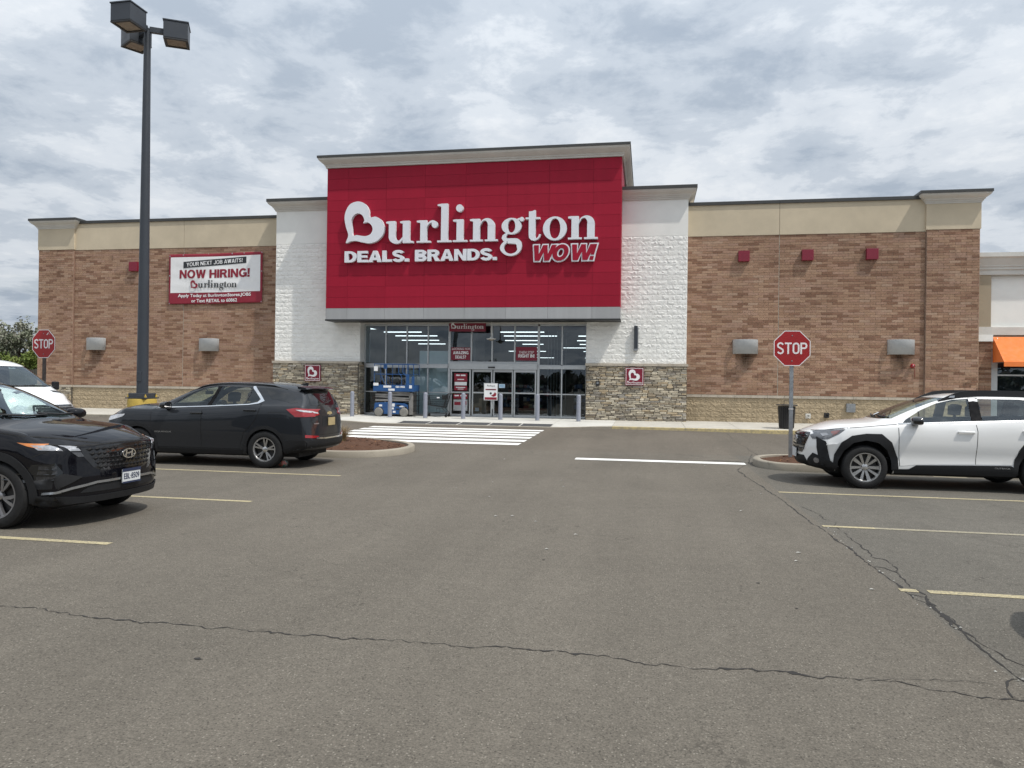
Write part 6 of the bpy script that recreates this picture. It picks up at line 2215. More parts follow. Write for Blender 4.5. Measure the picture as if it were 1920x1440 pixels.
# ------------------------------------------------------------------ dark grey SUV, seen from behind
def build_grey_suv(label, loc, rz):
    sp = dict(x0=-3.70, x1=1.00, lf=0.85, kf=0.26, pf=2.6, lr=0.95, kr=0.16, pr=2.8,
              top=[(-3.70, 1.56), (-3.45, 1.595), (-3.0, 1.625), (-2.4, 1.655), (-1.8, 1.66), (-1.4, 1.64), (-1.1, 1.565), (-0.75, 1.42), (-0.42, 1.27), (-0.20, 1.19), (0.1, 1.185), (0.5, 1.15), (0.75, 1.115), (0.92, 1.055), (1.0, 0.97)],
              belt=[(-3.7, 1.20), (-2.6, 1.20), (-1.4, 1.135), (-0.3, 1.085), (0.3, 1.085), (1.0, 0.92)],
              bot=[(-3.7, 0.36), (-3.3, 0.27), (-2.7, 0.22), (0.3, 0.22), (0.6, 0.24), (0.9, 0.30)],
              wid=[(-3.7, 0.87), (-3.2, 0.912), (-2.6, 0.921), (-1.4, 0.915), (0.0, 0.921), (0.5, 0.905), (0.9, 0.85)],
              wr=[(-3.7, 0.60), (-3.0, 0.645), (-2.0, 0.675), (-1.2, 0.655), (-0.5, 0.70), (0.0, 0.76), (0.9, 0.66)],
              front=[(0.2, -.06), (0.5, 0.0), (0.75, -.03), (1.1, -.16)], rear=[(0.25, .12), (0.5, 0.0), (0.75, .02), (1.0, .05), (1.2, .11), (1.4, .23), (1.56, .34), (1.7, .36)],
              cab=(-3.05, -0.32), dash_x=-0.62, seat_x=-1.55, mirror=(-0.98, 1.42))
    root = thing('parked_suv', label, 'car', loc, rz)
    car = Car(root, CarBody(sp), M['paint_grey'], sp)
    wf = [(-0.62, 1.135), (-0.70, 1.215), (-1.00, 1.405), (-1.25, 1.505), (-1.56, 1.555), (-1.60, 1.52), (-1.45, 1.165)]
    wm = [(-1.54, 1.17), (-1.67, 1.54), (-1.72, 1.56), (-2.30, 1.545), (-2.36, 1.52), (-2.58, 1.30), (-2.54, 1.25), (-2.44, 1.235)]
    wq = [(-2.60, 1.545), (-3.12, 1.505), (-3.34, 1.265), (-3.22, 1.255), (-2.78, 1.335)]
    ws = [(-0.60, 1.22), (-0.52, 1.56), (0.52, 1.56), (0.60, 1.22), (0.4, 1.20), (-0.4, 1.20)]
    rw = [(-0.62, 1.21), (-0.50, 1.49), (0.50, 1.49), (0.62, 1.21)]
    body = finish_body(car, sp, wf, wm, None, ws, None, (-2.0, 0.5), None, [(0, 0.37, 0.395), (-2.725, 0.37, 0.395)])
    for ax in 'LR':
        fd = car.patch('front_door', [(-0.30, 1.08), (-0.56, 1.105), (-1.38, 1.145), (-1.385, 0.36), (-0.40, 0.36), (-0.30, 0.6)], ax, .004, M['paint_grey'])
        rd = car.patch('rear_door', [(-1.395, 1.145), (-2.50, 1.205), (-2.62, 1.24), (-2.56, 0.98), (-2.46, 0.84), (-2.30, 0.70), (-2.22, 0.46), (-2.20, 0.36), (-1.395, 0.36)], ax, .004, M['paint_grey'])
        for d_, hx, hz in ((fd, -1.28, 1.035), (rd, -2.42, 1.105)):
            co, n = car.cast(ax, hx, hz); q = 1 if ax == 'L' else -1
            b = MB(); b.bar((hx - .125, co.y + q * .03, hz), (hx + .125, co.y + q * .03, hz), .03, .028); b.box(hx - .125, hx - .10, min(co.y - q * .01, co.y + q * .03), max(co.y - q * .01, co.y + q * .03), hz - .014, hz + .014); b.box(hx + .10, hx + .125, min(co.y - q * .01, co.y + q * .03), max(co.y - q * .01, co.y + q * .03), hz - .014, hz + .014)
            b.build('handle', M['gloss_black'], d_, smooth=40, bevel=.008)
        m = MB()
        for pts in ([(-0.29, 1.08), (-0.29, 0.6), (-0.39, 0.355)], [(-1.39, 1.15), (-1.39, 0.355)], [(-2.63, 1.24), (-2.57, 0.98), (-2.47, 0.835), (-2.31, 0.695), (-2.22, 0.45), (-2.20, 0.355)], [(-0.39, 0.355), (-2.20, 0.355)]):
            car.line('panel_gap', pts, ax, .010, .0015, M['seam'])
        m = MB(); car.line('', [(-2.80, 1.075), (-3.05, 1.08), (-3.06, 0.965), (-2.80, 0.955)], ax, .006, .0015, None, mb=m, closed=True); m.build('fuel_flap_gap', M['seam'], root, fix=False)
        car.patch('window', wf, ax, -.004, M['car_glass'], rim=0)
        car.patch('window', wm, ax, -.004, M['tint_glass'], rim=0)
        car.patch('quarter_window', wq, ax, .002, M['dark_glass'])
        car.patch('window_pillar', [(-1.45, 1.165), (-1.60, 1.52), (-1.585, 1.56), (-1.70, 1.56), (-1.67, 1.54), (-1.54, 1.17)], ax, .003, M['pillar'])
        car.line('window_divider', [(-2.27, 1.235), (-2.345, 1.535)], ax, .03, .002, M['gloss_black'])
        ch = MB()
        car.patch('', [(-0.34, 1.095), (-0.60, 1.118), (-1.5, 1.158), (-2.36, 1.205), (-2.56, 1.235), (-2.665, 1.285), (-2.40, 1.565), (-2.35, 1.563), (-2.36, 1.53), (-2.575, 1.315), (-2.53, 1.26), (-2.36, 1.223), (-1.5, 1.173), (-0.60, 1.134)], ax, .008, None, mb=ch, res=.04)
        ch.build('window_trim', M['chrome'], root, fix=False)
        car.patch('wheel_arch_trim', arch_poly(-2.725, .37, .382, .445, -8, 188), ax, .010, M['clad'], res=.05)
        car.patch('wheel_arch_trim', arch_poly(0, .37, .382, .445, -8, 188), ax, .010, M['clad'], res=.05)
        car.patch('sill_trim', [(-0.44, .35), (-2.28, .35), (-2.28, .22), (-0.44, .22)], ax, .012, M['clad'])
        q = 1 if ax == 'L' else -1
        fn = lambda a, y, b: (car.cast(ax, -0.39 - a if True else a, b)[0].x, car.cast(ax, -0.39 - a, b)[0].y + q * (.006 + y), b)
        nb_ = MB(); text_mesh(nb_, 'EQUINOX', 0.0, 0.36, 0.635, 0.668, .001, 0, bold=0.02, fn=(lambda a, y, b: fn(a if ax == 'L' else 0.36 - a, y, b)))
        nb_.build('badge_lettering', M['satin'], root, fix=False)
        co, n = car.cast(ax, -0.66, 1.14); side_mirror(root, -0.68, co.y - q * .02, 1.10, q, M['gloss_black'])
        # crease along the flank
        tl = car.patch('tail_light', [(-3.16, 1.135), (-3.35, 1.165), (-3.60, 1.135), (-3.60, .995), (-3.50, .995), (-3.34, .995)], ax, .012, M['tail_red'], res=.02)
        car.patch('lens', [(-3.34, 1.128), (-3.44, 1.13), (-3.56, 1.10), (-3.56, 1.07), (-3.44, 1.098)], ax, .016, M['clear_lens'], tl, res=.02)
        car.patch('head_light', [(0.80, .90), (0.50, .97), (0.28, .985), (0.34, .93), (0.62, .86), (0.80, .82)], ax, .008, M['clear_lens'], res=.04)
    for s_ in (1, -1):
        tl = car.patch('tail_light', [(s_ * .79, 1.13), (s_ * .46, 1.085), (s_ * .44, 1.03), (s_ * .50, 1.015), (s_ * .79, 1.0)], 'B', .012, M['tail_red'], res=.02)
        car.patch('lens', [(s_ * .66, 1.098), (s_ * .48, 1.075), (s_ * .47, 1.045), (s_ * .60, 1.062)], 'B', .016, M['clear_lens'], tl, res=.02)
        car.patch('reflector', [(s_ * .86, .60), (s_ * .52, .575), (s_ * .52, .62), (s_ * .86, .655)], 'B', .010, M['tail_red'], res=.05)
    car.patch('windscreen', ws, 'F', -.004, M['wind_glass'], rim=0)
    car.patch('rear_window', rw, 'B', .003, M['dark_glass'], res=.05)
    # spoiler lip over the rear window
    b = MB(); vs = []
    for y in np.linspace(-.62, .62, 17):
        z = 1.555 - .03 * abs(y) ** 2
        for dx, dz in ((0.14, .035), (-.02, .012), (-.06, -.018), (-.02, -.035), (0.12, -.02)): vs.append((-3.42 + dx + .10 * abs(y) ** 2.2, y, z + dz))
    fs = [(i * 5 + k, i * 5 + (k + 1) % 5, (i + 1) * 5 + (k + 1) % 5, (i + 1) * 5 + k) for i in range(16) for k in range(5)] + [tuple(range(5)), tuple(range(84, 79, -1))]
    b.add(vs, fs); b.build('spoiler', M['paint_grey'], root, smooth=40)
    b = MB(); b.prism([(-2.95, 1.60), (-3.17, 1.655), (-3.19, 1.63), (-3.16, 1.585)], -.022, .022); b.build('antenna_fin', M['gloss_black'], root, bevel=.008)
    car.patch('rear_bumper', [(-.92, .30), (.92, .30), (.92, .545), (-.92, .545)], 'B', .012, M['clad'])
    for ax in 'LR': car.patch('rear_bumper', [(-3.14, .30), (-3.9, .30), (-3.9, .545), (-3.10, .545)], ax, .012, M['clad'])
    car.line('bumper_trim', [(-.60, .585), (-.3, .568), (.3, .568), (.60, .585)], 'B', .028, .016, M['chrome'])
    car.patch('front_grille', [(-.60, .62), (.60, .62), (.64, .86), (-.64, .86)], 'F', .006, M['clad'])
    m = MB()
    for pts in ([(-.68, 1.17), (-.70, .99), (-.64, .80), (-.58, .64)], [(.68, 1.17), (.70, .99), (.64, .80), (.58, .64)], [(-.58, .64), (.58, .64)]): car.line('tailgate_gap', pts, 'B', .010, .002, M['seam'])
    car.patch('plate_recess', [(-.36, .80), (.36, .80), (.33, .99), (-.33, .99)], 'B', .003, M['clad'])
    co, n = car.cast('B', 0, .885); 
    b = MB(); b.box(co.x - .028, co.x - .016, -.155, .155, .81, .965); b.build('number_plate', M['plate_gold'], root)
    co, n = car.cast('B', 0, 1.06); b = MB()
    b.prism([(-.10, 1.03), (-.035, 1.03), (-.035, 1.018), (.035, 1.018), (.035, 1.03), (.10, 1.03), (.085, 1.072), (.035, 1.072), (.035, 1.084), (-.035, 1.084), (-.035, 1.072), (-.085, 1.072)], co.x - .015, co.x + .01, fn=lambda a, t, q: (t, a, q))
    b.build('emblem', M['plate_gold'], root)
    car.line('badge', [(.48, .86), (.62, .86)], 'B', .022, .006, M['satin'])
    car.rail('wiper', [(.35, 1.215), (0, 1.25), (-.25, 1.29)], 'B', .009, .012, M['black'])
    m = MB()
    for s_ in (1, -1): m.tube([car.cast('T', x, s_ * .615)[0] + Vector((0, 0, .02 if -2.9 < x < -1.1 else -.005)) for x in np.linspace(-3.05, -0.95, 16)], .014, 8)
    m.build('roof_rail', M['gloss_black'], root, smooth=50)
    b = MB(); b.box(-3.3, .4, -.62, .62, .20, .32); b.build('underbody', M['car_inner'], root)
    cabin_bits(root, sp)
    add_wheels(root, .362, .225, 1.61, (0.0, -2.725), spokes_five_split, .222)
    return root


def arch_poly(x, z, r0, r1, a0, a1, n=26):
    o = [(x + r1 * math.cos(math.radians(a0 + (a1 - a0) * i / n)), max(z + r1 * math.sin(math.radians(a0 + (a1 - a0) * i / n)), .23)) for i in range(n + 1)]
    i_ = [(x + r0 * math.cos(math.radians(a0 + (a1 - a0) * i / n)), max(z + r0 * math.sin(math.radians(a0 + (a1 - a0) * i / n)), .23)) for i in range(n, -1, -1)]
    P = o + i_
    Q = [P[0]]
    for p in P[1:]:
        if math.hypot(p[0] - Q[-1][0], p[1] - Q[-1][1]) > 1e-3: Q.append(p)
    return Q


# ------------------------------------------------------------------ white wagon with black cladding
def build_white_wagon(label, loc, rz):
    sp = dict(x0=-3.88, x1=0.94, lf=0.80, kf=0.34, pf=2.4, lr=0.8, kr=0.16, pr=2.8, mid=0.66, tuck=.045,
              top=[(-3.88, 1.40), (-3.55, 1.53), (-3.0, 1.605), (-2.4, 1.635), (-1.9, 1.635), (-1.55, 1.615), (-1.25, 1.555), (-0.9, 1.43), (-0.55, 1.275), (-0.28, 1.155), (0.1, 1.118), (0.45, 1.075), (0.70, 1.015), (0.86, 0.945), (0.94, 0.88)],
              belt=[(-3.88, 1.2), (-2.4, 1.19), (-1.7, 1.15), (-0.5, 1.075), (0.2, 1.03), (0.94, 0.83)],
              bot=[(-3.88, 0.45), (-3.4, 0.31), (-2.8, 0.25), (0.3, 0.25), (0.6, 0.26), (0.94, 0.33)],
              wid=[(-3.88, 0.86), (-3.3, 0.915), (-2.6, 0.93), (-1.4, 0.922), (0.0, 0.932), (0.5, 0.915), (0.94, 0.83)],
              wr=[(-3.88, 0.60), (-3.0, 0.66), (-2.0, 0.685), (-1.3, 0.665), (-0.6, 0.72), (0.0, 0.78), (0.94, 0.68)],
              front=[(0.25, -.12), (0.42, -.01), (0.62, 0.0), (0.85, -.03), (1.0, -.12), (1.1, -.16)], rear=[(0.3, .1), (0.6, 0), (1.0, .05), (1.3, .25), (1.6, .45)],
              cab=(-3.3, -0.42), dash_x=-0.72, seat_x=-1.62, mirror=(-1.12, 1.40), seat_z=0.60)
    root = thing('parked_wagon', label, 'car', loc, rz)
    car = Car(root, CarBody(sp), M['paint_pearl'], sp)
    wf = [(-0.60, 1.115), (-0.66, 1.17), (-0.92, 1.335), (-1.16, 1.445), (-1.42, 1.515), (-1.66, 1.535), (-1.65, 1.165)]
    wm = [(-1.80, 1.17), (-1.79, 1.535), (-2.42, 1.535), (-2.72, 1.50), (-2.80, 1.46), (-2.78, 1.21)]
    wq = [(-2.90, 1.215), (-2.90, 1.47), (-3.20, 1.43), (-3.38, 1.30), (-3.30, 1.235)]
    ws = [(-0.66, 1.18), (-0.56, 1.545), (0.56, 1.545), (0.66, 1.18), (0.4, 1.165), (-0.4, 1.165)]
    rw = [(-0.60, 1.15), (-0.52, 1.47), (0.52, 1.47), (0.60, 1.15)]
    finish_body(car, sp, wf, wm, wq, ws, rw, (-2.0, 0.5), (-3.0, -5), [(0, 0.375, 0.448), (-2.745, 0.375, 0.448)])
    for ax in 'LR':
        q = 1 if ax == 'L' else -1
        fd = car.patch('front_door', [(-0.525, 1.078), (-1.685, 1.15), (-1.71, 1.0), (-1.69, .46), (-0.80, .43), (-0.545, .40), (-0.525, .72)], ax, .004, M['paint_pearl'])
        rd = car.patch('rear_door', [(-1.697, 1.15), (-2.78, 1.195), (-2.74, 1.05), (-2.46, .92), (-2.32, .70), (-2.26, .47), (-1.70, .46), (-1.722, 1.0)], ax, .004, M['paint_pearl'])
        for d_, hx, hz in ((fd, -1.54, .985), (rd, -2.50, 1.02)):
            co, n = car.cast(ax, hx, hz)
            b = MB(); b.bar((hx - .125, co.y + q * .03, hz), (hx + .125, co.y + q * .03, hz + .004), .03, .035)
            for hh in (hx - .118, hx + .118): b.box(hh - .012, hh + .012, min(co.y - q * .01, co.y + q * .03), max(co.y - q * .01, co.y + q * .03), hz - .015, hz + .015)
            b.build('handle', M['paint_pearl'], d_, smooth=40, bevel=.009)
        m = MB()
        for pts in ([(-0.515, 1.075), (-0.518, .72), (-0.54, .40)], [(-1.691, 1.155), (-1.716, 1.0), (-1.694, .46)], [(-2.79, 1.2), (-2.75, 1.05), (-2.47, .915), (-2.33, .70), (-2.27, .47)],
                    [(0.86, .925), (0.58, .955), (0.28, 1.01), (-0.2, 1.06), (-0.50, 1.09)]):
            car.line('panel_gap', pts, ax, .009, .0015, M['seam'])
        for w_ in (wf, wm, wq): car.patch('window', w_, ax, -.004, M['car_glass'], rim=0)
        car.patch('window_pillar', [(-1.645, 1.165), (-1.655, 1.55), (-1.795, 1.55), (-1.805, 1.17)], ax, .003, M['pillar'])
        car.patch('window_pillar', [(-2.775, 1.21), (-2.79, 1.49), (-2.905, 1.475), (-2.905, 1.215)], ax, .003, M['pillar'])
        car.line('window_divider', [(-0.86, 1.125), (-0.88, 1.31)], ax, .022, .003, M['clad'])
        ch = MB(); car.line('', [(-0.52, 1.098), (-1.70, 1.158), (-2.80, 1.205), (-3.30, 1.228)], ax, .016, .006, None, mb=ch); ch.build('window_trim', M['satin'], root, fix=False)
        # black cladding: arches, sill, front corner
        pts = [(.50, .33), (.475, .56), (.375, .77), (.215, .885), (.0, .925), (-.25, .925), (-.405, .79), (-.505, .53), (-.52, .34), (-.41, .34), (-.40, .50), (-.335, .665), (-.20, .78), (0, .815), (.19, .77), (.33, .64), (.415, .46), (.43, .33)]
        car.patch('wheel_arch_trim', pts, ax, .020, M['clad'], res=.05)
        car.patch('wheel_arch_trim', [(x - 2.745, z) for x, z in pts], ax, .020, M['clad'], res=.05)
        sc_ = car.patch('sill_cladding', [(-.44, .255), (-.44, .345), (-.68, .355), (-.79, .42), (-1.70, .445), (-2.22, .455), (-2.29, .39), (-2.33, .33), (-2.33, .255)], ax, .022, M['clad'])
        nb_ = MB(); text_mesh(nb_, 'OUTBACK', 0.0, 0.235, .398, .424, .001, 0, bold=.02, fn=(lambda a, y, b: (-1.97 - (a if ax == 'L' else .235 - a), car.cast(ax, -1.97 - a, b)[0].y + q * (.024 + y), b)))
        nb_.build('lettering', M['satin'], sc_, fix=False)
        car.patch('bumper_cladding', [(.72, .845), (.66, .80), (.605, .775), (.52, .40), (.44, .36), (.44, .27), (.98, .27), (.98, .40), (.80, .42), (.70, .52), (.72, .66)], ax, .016, M['clad'], res=.05)
        hl = car.patch('head_light', [(.74, .925), (.62, .945), (.31, .985), (.40, .905), (.56, .815), (.70, .80), (.74, .81)], ax, .008, M['smoke_lens'], res=.025)
        car.patch('amber_marker', [(.50, .93), (.37, .962), (.43, .905), (.50, .87)], ax, .011, plain('marker_red', (.14, .03, .02), .15, coat=1.0), hl, res=.025)
        car.patch('lens', [(.66, .895), (.56, .905), (.55, .875), (.64, .85)], ax, .011, M['lamp_silver'], hl, res=.025)
        co, n = car.cast(ax, -.70, 1.12); side_mirror(root, -.80, co.y - q * .02, 1.085, q, M['gloss_black'])
        # roof rail with its foot
        m = MB()
        P = []
        for x in np.linspace(-3.25, -1.22, 26):
            c_, n_ = car.cast('T', x, q * .60); P.append((x, c_.z))
        f0 = lambda x: min(1, max(0, (x + 3.25) / .28)) * min(1, max(0, (-1.22 - x) / .34))
        for (xa, za), (xb, zb) in zip(P, P[1:]):
            ha, hb = .012 + .085 * f0(xa), .012 + .085 * f0(xb)
            y0, y1 = q * .575, q * .63
            m.add([(xa, y0, za - .02), (xb, y0, zb - .02), (xb, y0, zb + hb), (xa, y0, za + ha), (xa, y1, za - .05), (xb, y1, zb - .05), (xb, y1 - q * .012, zb + hb), (xa, y1 - q * .012, za + ha)],
                  [(0, 1, 2, 3), (4, 7, 6, 5), (3, 2, 6, 7)])
        m.build('roof_rail', M['clad'], root, smooth=40)
        m = MB()
        for x in (-1.42, -3.0):
            c_, n_ = car.cast('T', x, q * .60); m.add([(x - .04, q * .634, c_.z + .015), (x + .05, q * .634, c_.z + .012), (x + .02, q * .628, c_.z + .045), (x - .05, q * .628, c_.z + .05)], [(0, 1, 2, 3)])
        m.build('rail_anchor', M['satin'], root)
    for s_ in (1, -1):
        car.patch('head_light', [(s_ * .50, .87), (s_ * .58, .80), (s_ * .80, .81), (s_ * .80, .925), (s_ * .66, .925)], 'F', .0085, M['smoke_lens'], res=.025)
        fl = car.patch('bumper_cladding', [(s_ * .50, .44), (s_ * .62, .56), (s_ * .80, .50), (s_ * .86, .36), (s_ * .66, .33), (s_ * .48, .36)], 'F', .018, M['clad'], res=.05)
        car.patch('fog_light', [(s_ * .68 + .045 * math.cos(t), .44 + .045 * math.sin(t)) for t in np.linspace(0, 2 * PI, 13)[:-1]], 'F', .022, M['lamp_silver'], fl, res=.02)
        car.patch('bumper_cladding', [(s_ * .44, .40), (s_ * .30, .30), (s_ * .80, .30), (s_ * .86, .36), (s_ * .66, .34), (s_ * .50, .36)], 'F', .012, M['clad'], res=.06)
    gr = car.patch('front_grille', [(-.50, .86), (-.40, .60), (-.34, .55), (.34, .55), (.40, .60), (.50, .86), (.42, .90), (-.42, .90)], 'F', .010, M['gloss_black'], res=.05)
    m = MB()
    for z in (.62, .68, .74, .80, .85): car.line('', [(-.42, z), (0, z), (.42, z)], 'F', .020, .018, None, mb=m)
    m.build('grille_bar', M['clad'], gr, fix=False)
    car.patch('lower_grille', [(-.36, .30), (.36, .30), (.46, .42), (.40, .50), (-.40, .50), (-.46, .42)], 'F', .008, M['clad'])
    co, n = car.cast('F', 0, .76); b = MB(); b.lathe([(0.0, .016), (.055, .014), (.068, .004), (.07, -.012)], 26, 'x', (co.x + .012, 0, .77), caps=False)
    me = b.mesh('emblem', M['satin'], smooth=40)
    for v in me.vertices: v.co.y *= 1.55
    link('emblem', me, root)
    co, n = car.cast('F', 0, .52); 
    b = MB(); b.box(co.x + .02, co.x + .032, -.155, .155, .45, .605); b.build('number_plate', M['plate_white'], root)
    car.patch('windscreen', ws, 'F', -.004, M['wind_glass'], rim=0)
    car.patch('rear_window', rw, 'B', -.004, M['tint_glass'], rim=0)
    for s_ in (1, -1): car.patch('tail_light', [(s_ * .82, 1.12), (s_ * .5, 1.08), (s_ * .5, .95), (s_ * .82, .93)], 'B', .01, M['tail_red'])
    car.patch('rear_bumper', [(-.85, .36), (.85, .36), (.85, .60), (-.85, .60)], 'B', .012, M['clad'])
    for y in (.30, -.25): car.rail('wiper', [(y + .30, 1.19), (y, 1.195), (y - .28, 1.215)], 'F', .010, .012, M['black'])
    b = MB(); b.box(-3.4, .5, -.62, .62, .23, .34); b.build('underbody', M['car_inner'], root)
    b = MB(); ss = [(-.30, 1.215), (-.18, 1.215), (-.18, 1.26), (-.30, 1.26)]
    car.patch('', ss, 'F', .001, None, mb=b, rim=0); b.build('windscreen_sticker', M['plate_white'], root, fix=False)
    cabin_bits(root, sp)
    add_wheels(root, .364, .225, 1.63, (0.0, -2.745), spokes_ten, .235, ('alloy', 'wheel_dark'))
    return root


# ------------------------------------------------------------------ black crossover, seen from its front corner
def build_black_suv(label, loc, rz):
    sp = dict(x0=-3.72, x1=0.90, lf=0.80, kf=0.27, pf=2.7, lr=0.9, kr=0.16, pr=2.8, mid=0.64,
              top=[(-3.72, 1.42), (-3.5, 1.54), (-3.0, 1.61), (-2.4, 1.65), (-1.8, 1.665), (-1.45, 1.64), (-1.15, 1.565), (-0.80, 1.43), (-0.45, 1.265), (-0.20, 1.165), (0.1, 1.125), (0.45, 1.075), (0.70, 1.02), (0.84, 0.965), (0.90, 0.925)],
              belt=[(-3.72, 1.22), (-2.4, 1.19), (-1.4, 1.15), (-0.4, 1.10), (0.2, 1.05), (0.9, 0.875)],
              bot=[(-3.72, 0.40), (-3.3, 0.28), (-2.7, 0.22), (0.3, 0.22), (0.6, 0.235), (0.9, 0.265)],
              wid=[(-3.72, 0.87), (-3.2, 0.92), (-2.6, 0.932), (-1.4, 0.925), (0.0, 0.932), (0.5, 0.92), (0.9, 0.865)],
              wr=[(-3.72, 0.60), (-3.0, 0.65), (-2.0, 0.68), (-1.2, 0.66), (-0.5, 0.72), (0.0, 0.79), (0.9, 0.72)],
              front=[(0.2, -.10), (0.30, -.01), (0.5, 0.0), (0.7, -.015), (0.88, -.03), (0.95, -.06), (1.1, -.14)], rear=[(0.25, .1), (0.55, 0), (1.0, .03), (1.3, .2), (1.6, .4)],
              cab=(-3.1, -0.30), dash_x=-0.60, seat_x=-1.50, mirror=(-0.98, 1.43))
    root = thing('parked_crossover', label, 'car', loc, rz)
    car = Car(root, CarBody(sp), M['paint_black'], sp)
    wf = [(-0.55, 1.15), (-0.62, 1.21), (-0.95, 1.40), (-1.25, 1.51), (-1.58, 1.56), (-1.55, 1.18)]
    wm = [(-1.64, 1.185), (-1.68, 1.56), (-2.30, 1.55), (-2.62, 1.42), (-2.70, 1.27), (-2.6, 1.235)]
    ws = [(-0.655, 1.195), (-0.555, 1.575), (0.555, 1.575), (0.655, 1.195), (0.4, 1.175), (-0.4, 1.175)]
    rw = [(-0.60, 1.2), (-0.5, 1.50), (0.5, 1.50), (0.60, 1.2)]
    finish_body(car, sp, wf, wm, None, ws, rw, (-2.0, 0.5), (-2.8, -5), [(0, 0.375, 0.405), (-2.755, 0.375, 0.405)])
    for ax in 'LR':
        q = 1 if ax == 'L' else -1
        fd = car.patch('front_door', [(-0.34, 1.09), (-1.55, 1.16), (-1.55, .38), (-0.46, .38), (-0.36, .6)], ax, .004, M['paint_black'])
        rd = car.patch('rear_door', [(-1.562, 1.16), (-2.66, 1.22), (-2.56, .98), (-2.40, .8), (-2.28, .5), (-2.26, .38), (-1.562, .38)], ax, .004, M['paint_black'])
        for d_, hx in ((fd, -1.40), (rd, -2.42)):
            co, n = car.cast(ax, hx, 1.05); b = MB(); b.bar((hx - .12, co.y + q * .028, 1.05), (hx + .12, co.y + q * .028, 1.055), .03, .03); b.build('handle', M['paint_black'], d_, bevel=.008)
        m = MB()
        for pts in ([(-0.33, 1.09), (-0.35, .6), (-0.45, .375)], [(-1.556, 1.16), (-1.556, .38)], [(.80, .93), (.55, .985), (.30, 1.02), (0.0, 1.055), (-.40, 1.09)], [(.42, .80), (.60, .88), (.66, .91)]): car.line('panel_gap', pts, ax, .009, .0015, M['seam'])
        for w_, g_ in ((wf, 'car_glass'), (wm, 'tint_glass')): car.patch('window', w_, ax, -.004, M[g_], rim=0)
        car.patch('wheel_arch_trim', arch_poly(0, .375, .388, .475, -12, 192), ax, .016, M['clad'], res=.05)
        car.patch('wheel_arch_trim', arch_poly(-2.755, .375, .388, .475, -12, 192), ax, .016, M['clad'], res=.05)
        car.patch('sill_trim', [(-.48, .37), (-2.28, .37), (-2.28, .22), (-.48, .22)], ax, .014, M['clad'])
        co, n = car.cast(ax, -.6, 1.15); side_mirror(root, -.68, co.y - q * .02, 1.12, q, M['paint_black'])
        car.patch('amber_marker', [(.52, .935), (.24, .955), (.36, .915), (.52, .878)], ax, .008, M['amber'], res=.025)
        car.patch('bumper_lip', [(.44, .25), (.44, .372), (.60, .372), (.60, .25)], ax, .017, M['clad'], res=.05)
    for s_ in (1, -1):
        car.patch('running_light', [(s_ * .885, .925), (s_ * .80, .92), (s_ * .755, .862), (s_ * .87, .872)], 'F', .008, M['drl'], res=.02)
        car.patch('running_light', [(s_ * .745, .915), (s_ * .625, .905), (s_ * .60, .855), (s_ * .70, .86)], 'F', .009, M['drl'], res=.03)
        car.patch('running_light', [(s_ * .69, .845), (s_ * .60, .84), (s_ * .575, .79), (s_ * .63, .79)], 'F', .009, M['smoke_lens'], res=.03)
        hl = car.patch('head_light', [(s_ * .905, .715), (s_ * .82, .735), (s_ * .765, .63), (s_ * .80, .56), (s_ * .93, .50)], 'F', .008, M['dark_glass'], res=.03)
        for zz in (.57, .63, .685): car.patch('lens', [(s_ * .885, zz - .022), (s_ * .81, zz - .014), (s_ * .81, zz + .018), (s_ * .885, zz + .018)], 'F', .012, M['lens_dark'], hl, res=.03)
        car.patch('bumper_wing', [(s_ * .955, .44), (s_ * .93, .52), (s_ * .77, .615), (s_ * .60, .565), (s_ * .80, .455)], 'F', .014, M['clad'], res=.04)
    gr = car.patch('front_grille', [(-.60, .885), (-.58, .79), (-.48, .66), (-.40, .62), (.40, .62), (.48, .66), (.58, .79), (.60, .885), (.3, .905), (-.3, .905)], 'F', .004, M['gloss_black'], res=.05)
    # jewel pattern: rows of slanted facets
    m = MB(); rows = 5
    for r in range(rows):
        z0 = .635 + r * .052; n = 13 + (r % 2)
        half = .42 + (z0 - .635) * .62
        for k in range(n):
            y = -half + 2 * half * (k + .5) / n
            w = half / n * 0.86
            if abs(y) < .085 and .70 < z0 < .86: continue
            P = []
            for dy, dz, o in ((-w, 0, .006), (0, -.022, .007), (w, 0, .006), (0, .024, .007), (.15 * w, .004, .021)):
                co, nn = car.cast('F', y + dy + .35 * dz, z0 + dz + .02); P.append(co + nn * o)
            m.add(P, [(0, 1, 4), (1, 2, 4), (2, 3, 4), (3, 0, 4)])
    m.build('grille_facets', plain('dark_chrome', (.012, .012, .013), .6, metal=.0, var=0, spec=.12), gr)
    m = MB()
    for z in (.66, .712, .764, .816, .868): car.line('', [(-.40 - (z - .62) * .6, z), (0, z), (.40 + (z - .62) * .6, z)], 'F', .008, .009, None, mb=m)
    m.build('grille_bar', M['clad'], gr, fix=False)
    car.patch('lower_grille', [(-.62, .385), (.62, .385), (.50, .48), (-.50, .48)], 'F', .005, M['clad'])
    car.patch('bumper_lip', [(-.87, .25), (.87, .25), (.87, .372), (.6, .345), (-.6, .345), (-.87, .372)], 'F', .018, M['clad'], res=.06)
    car.patch('bumper_trim', [(-.93, .392), (-.86, .388), (-.70, .435), (-.45, .48), (0, .488), (.45, .48), (.70, .435), (.86, .388), (.93, .392), (.93, .41), (.86, .412), (.70, .462), (.45, .506), (0, .513), (-.45, .506), (-.70, .462), (-.86, .412), (-.93, .41)], 'F', .020, M['satin'], res=.04)
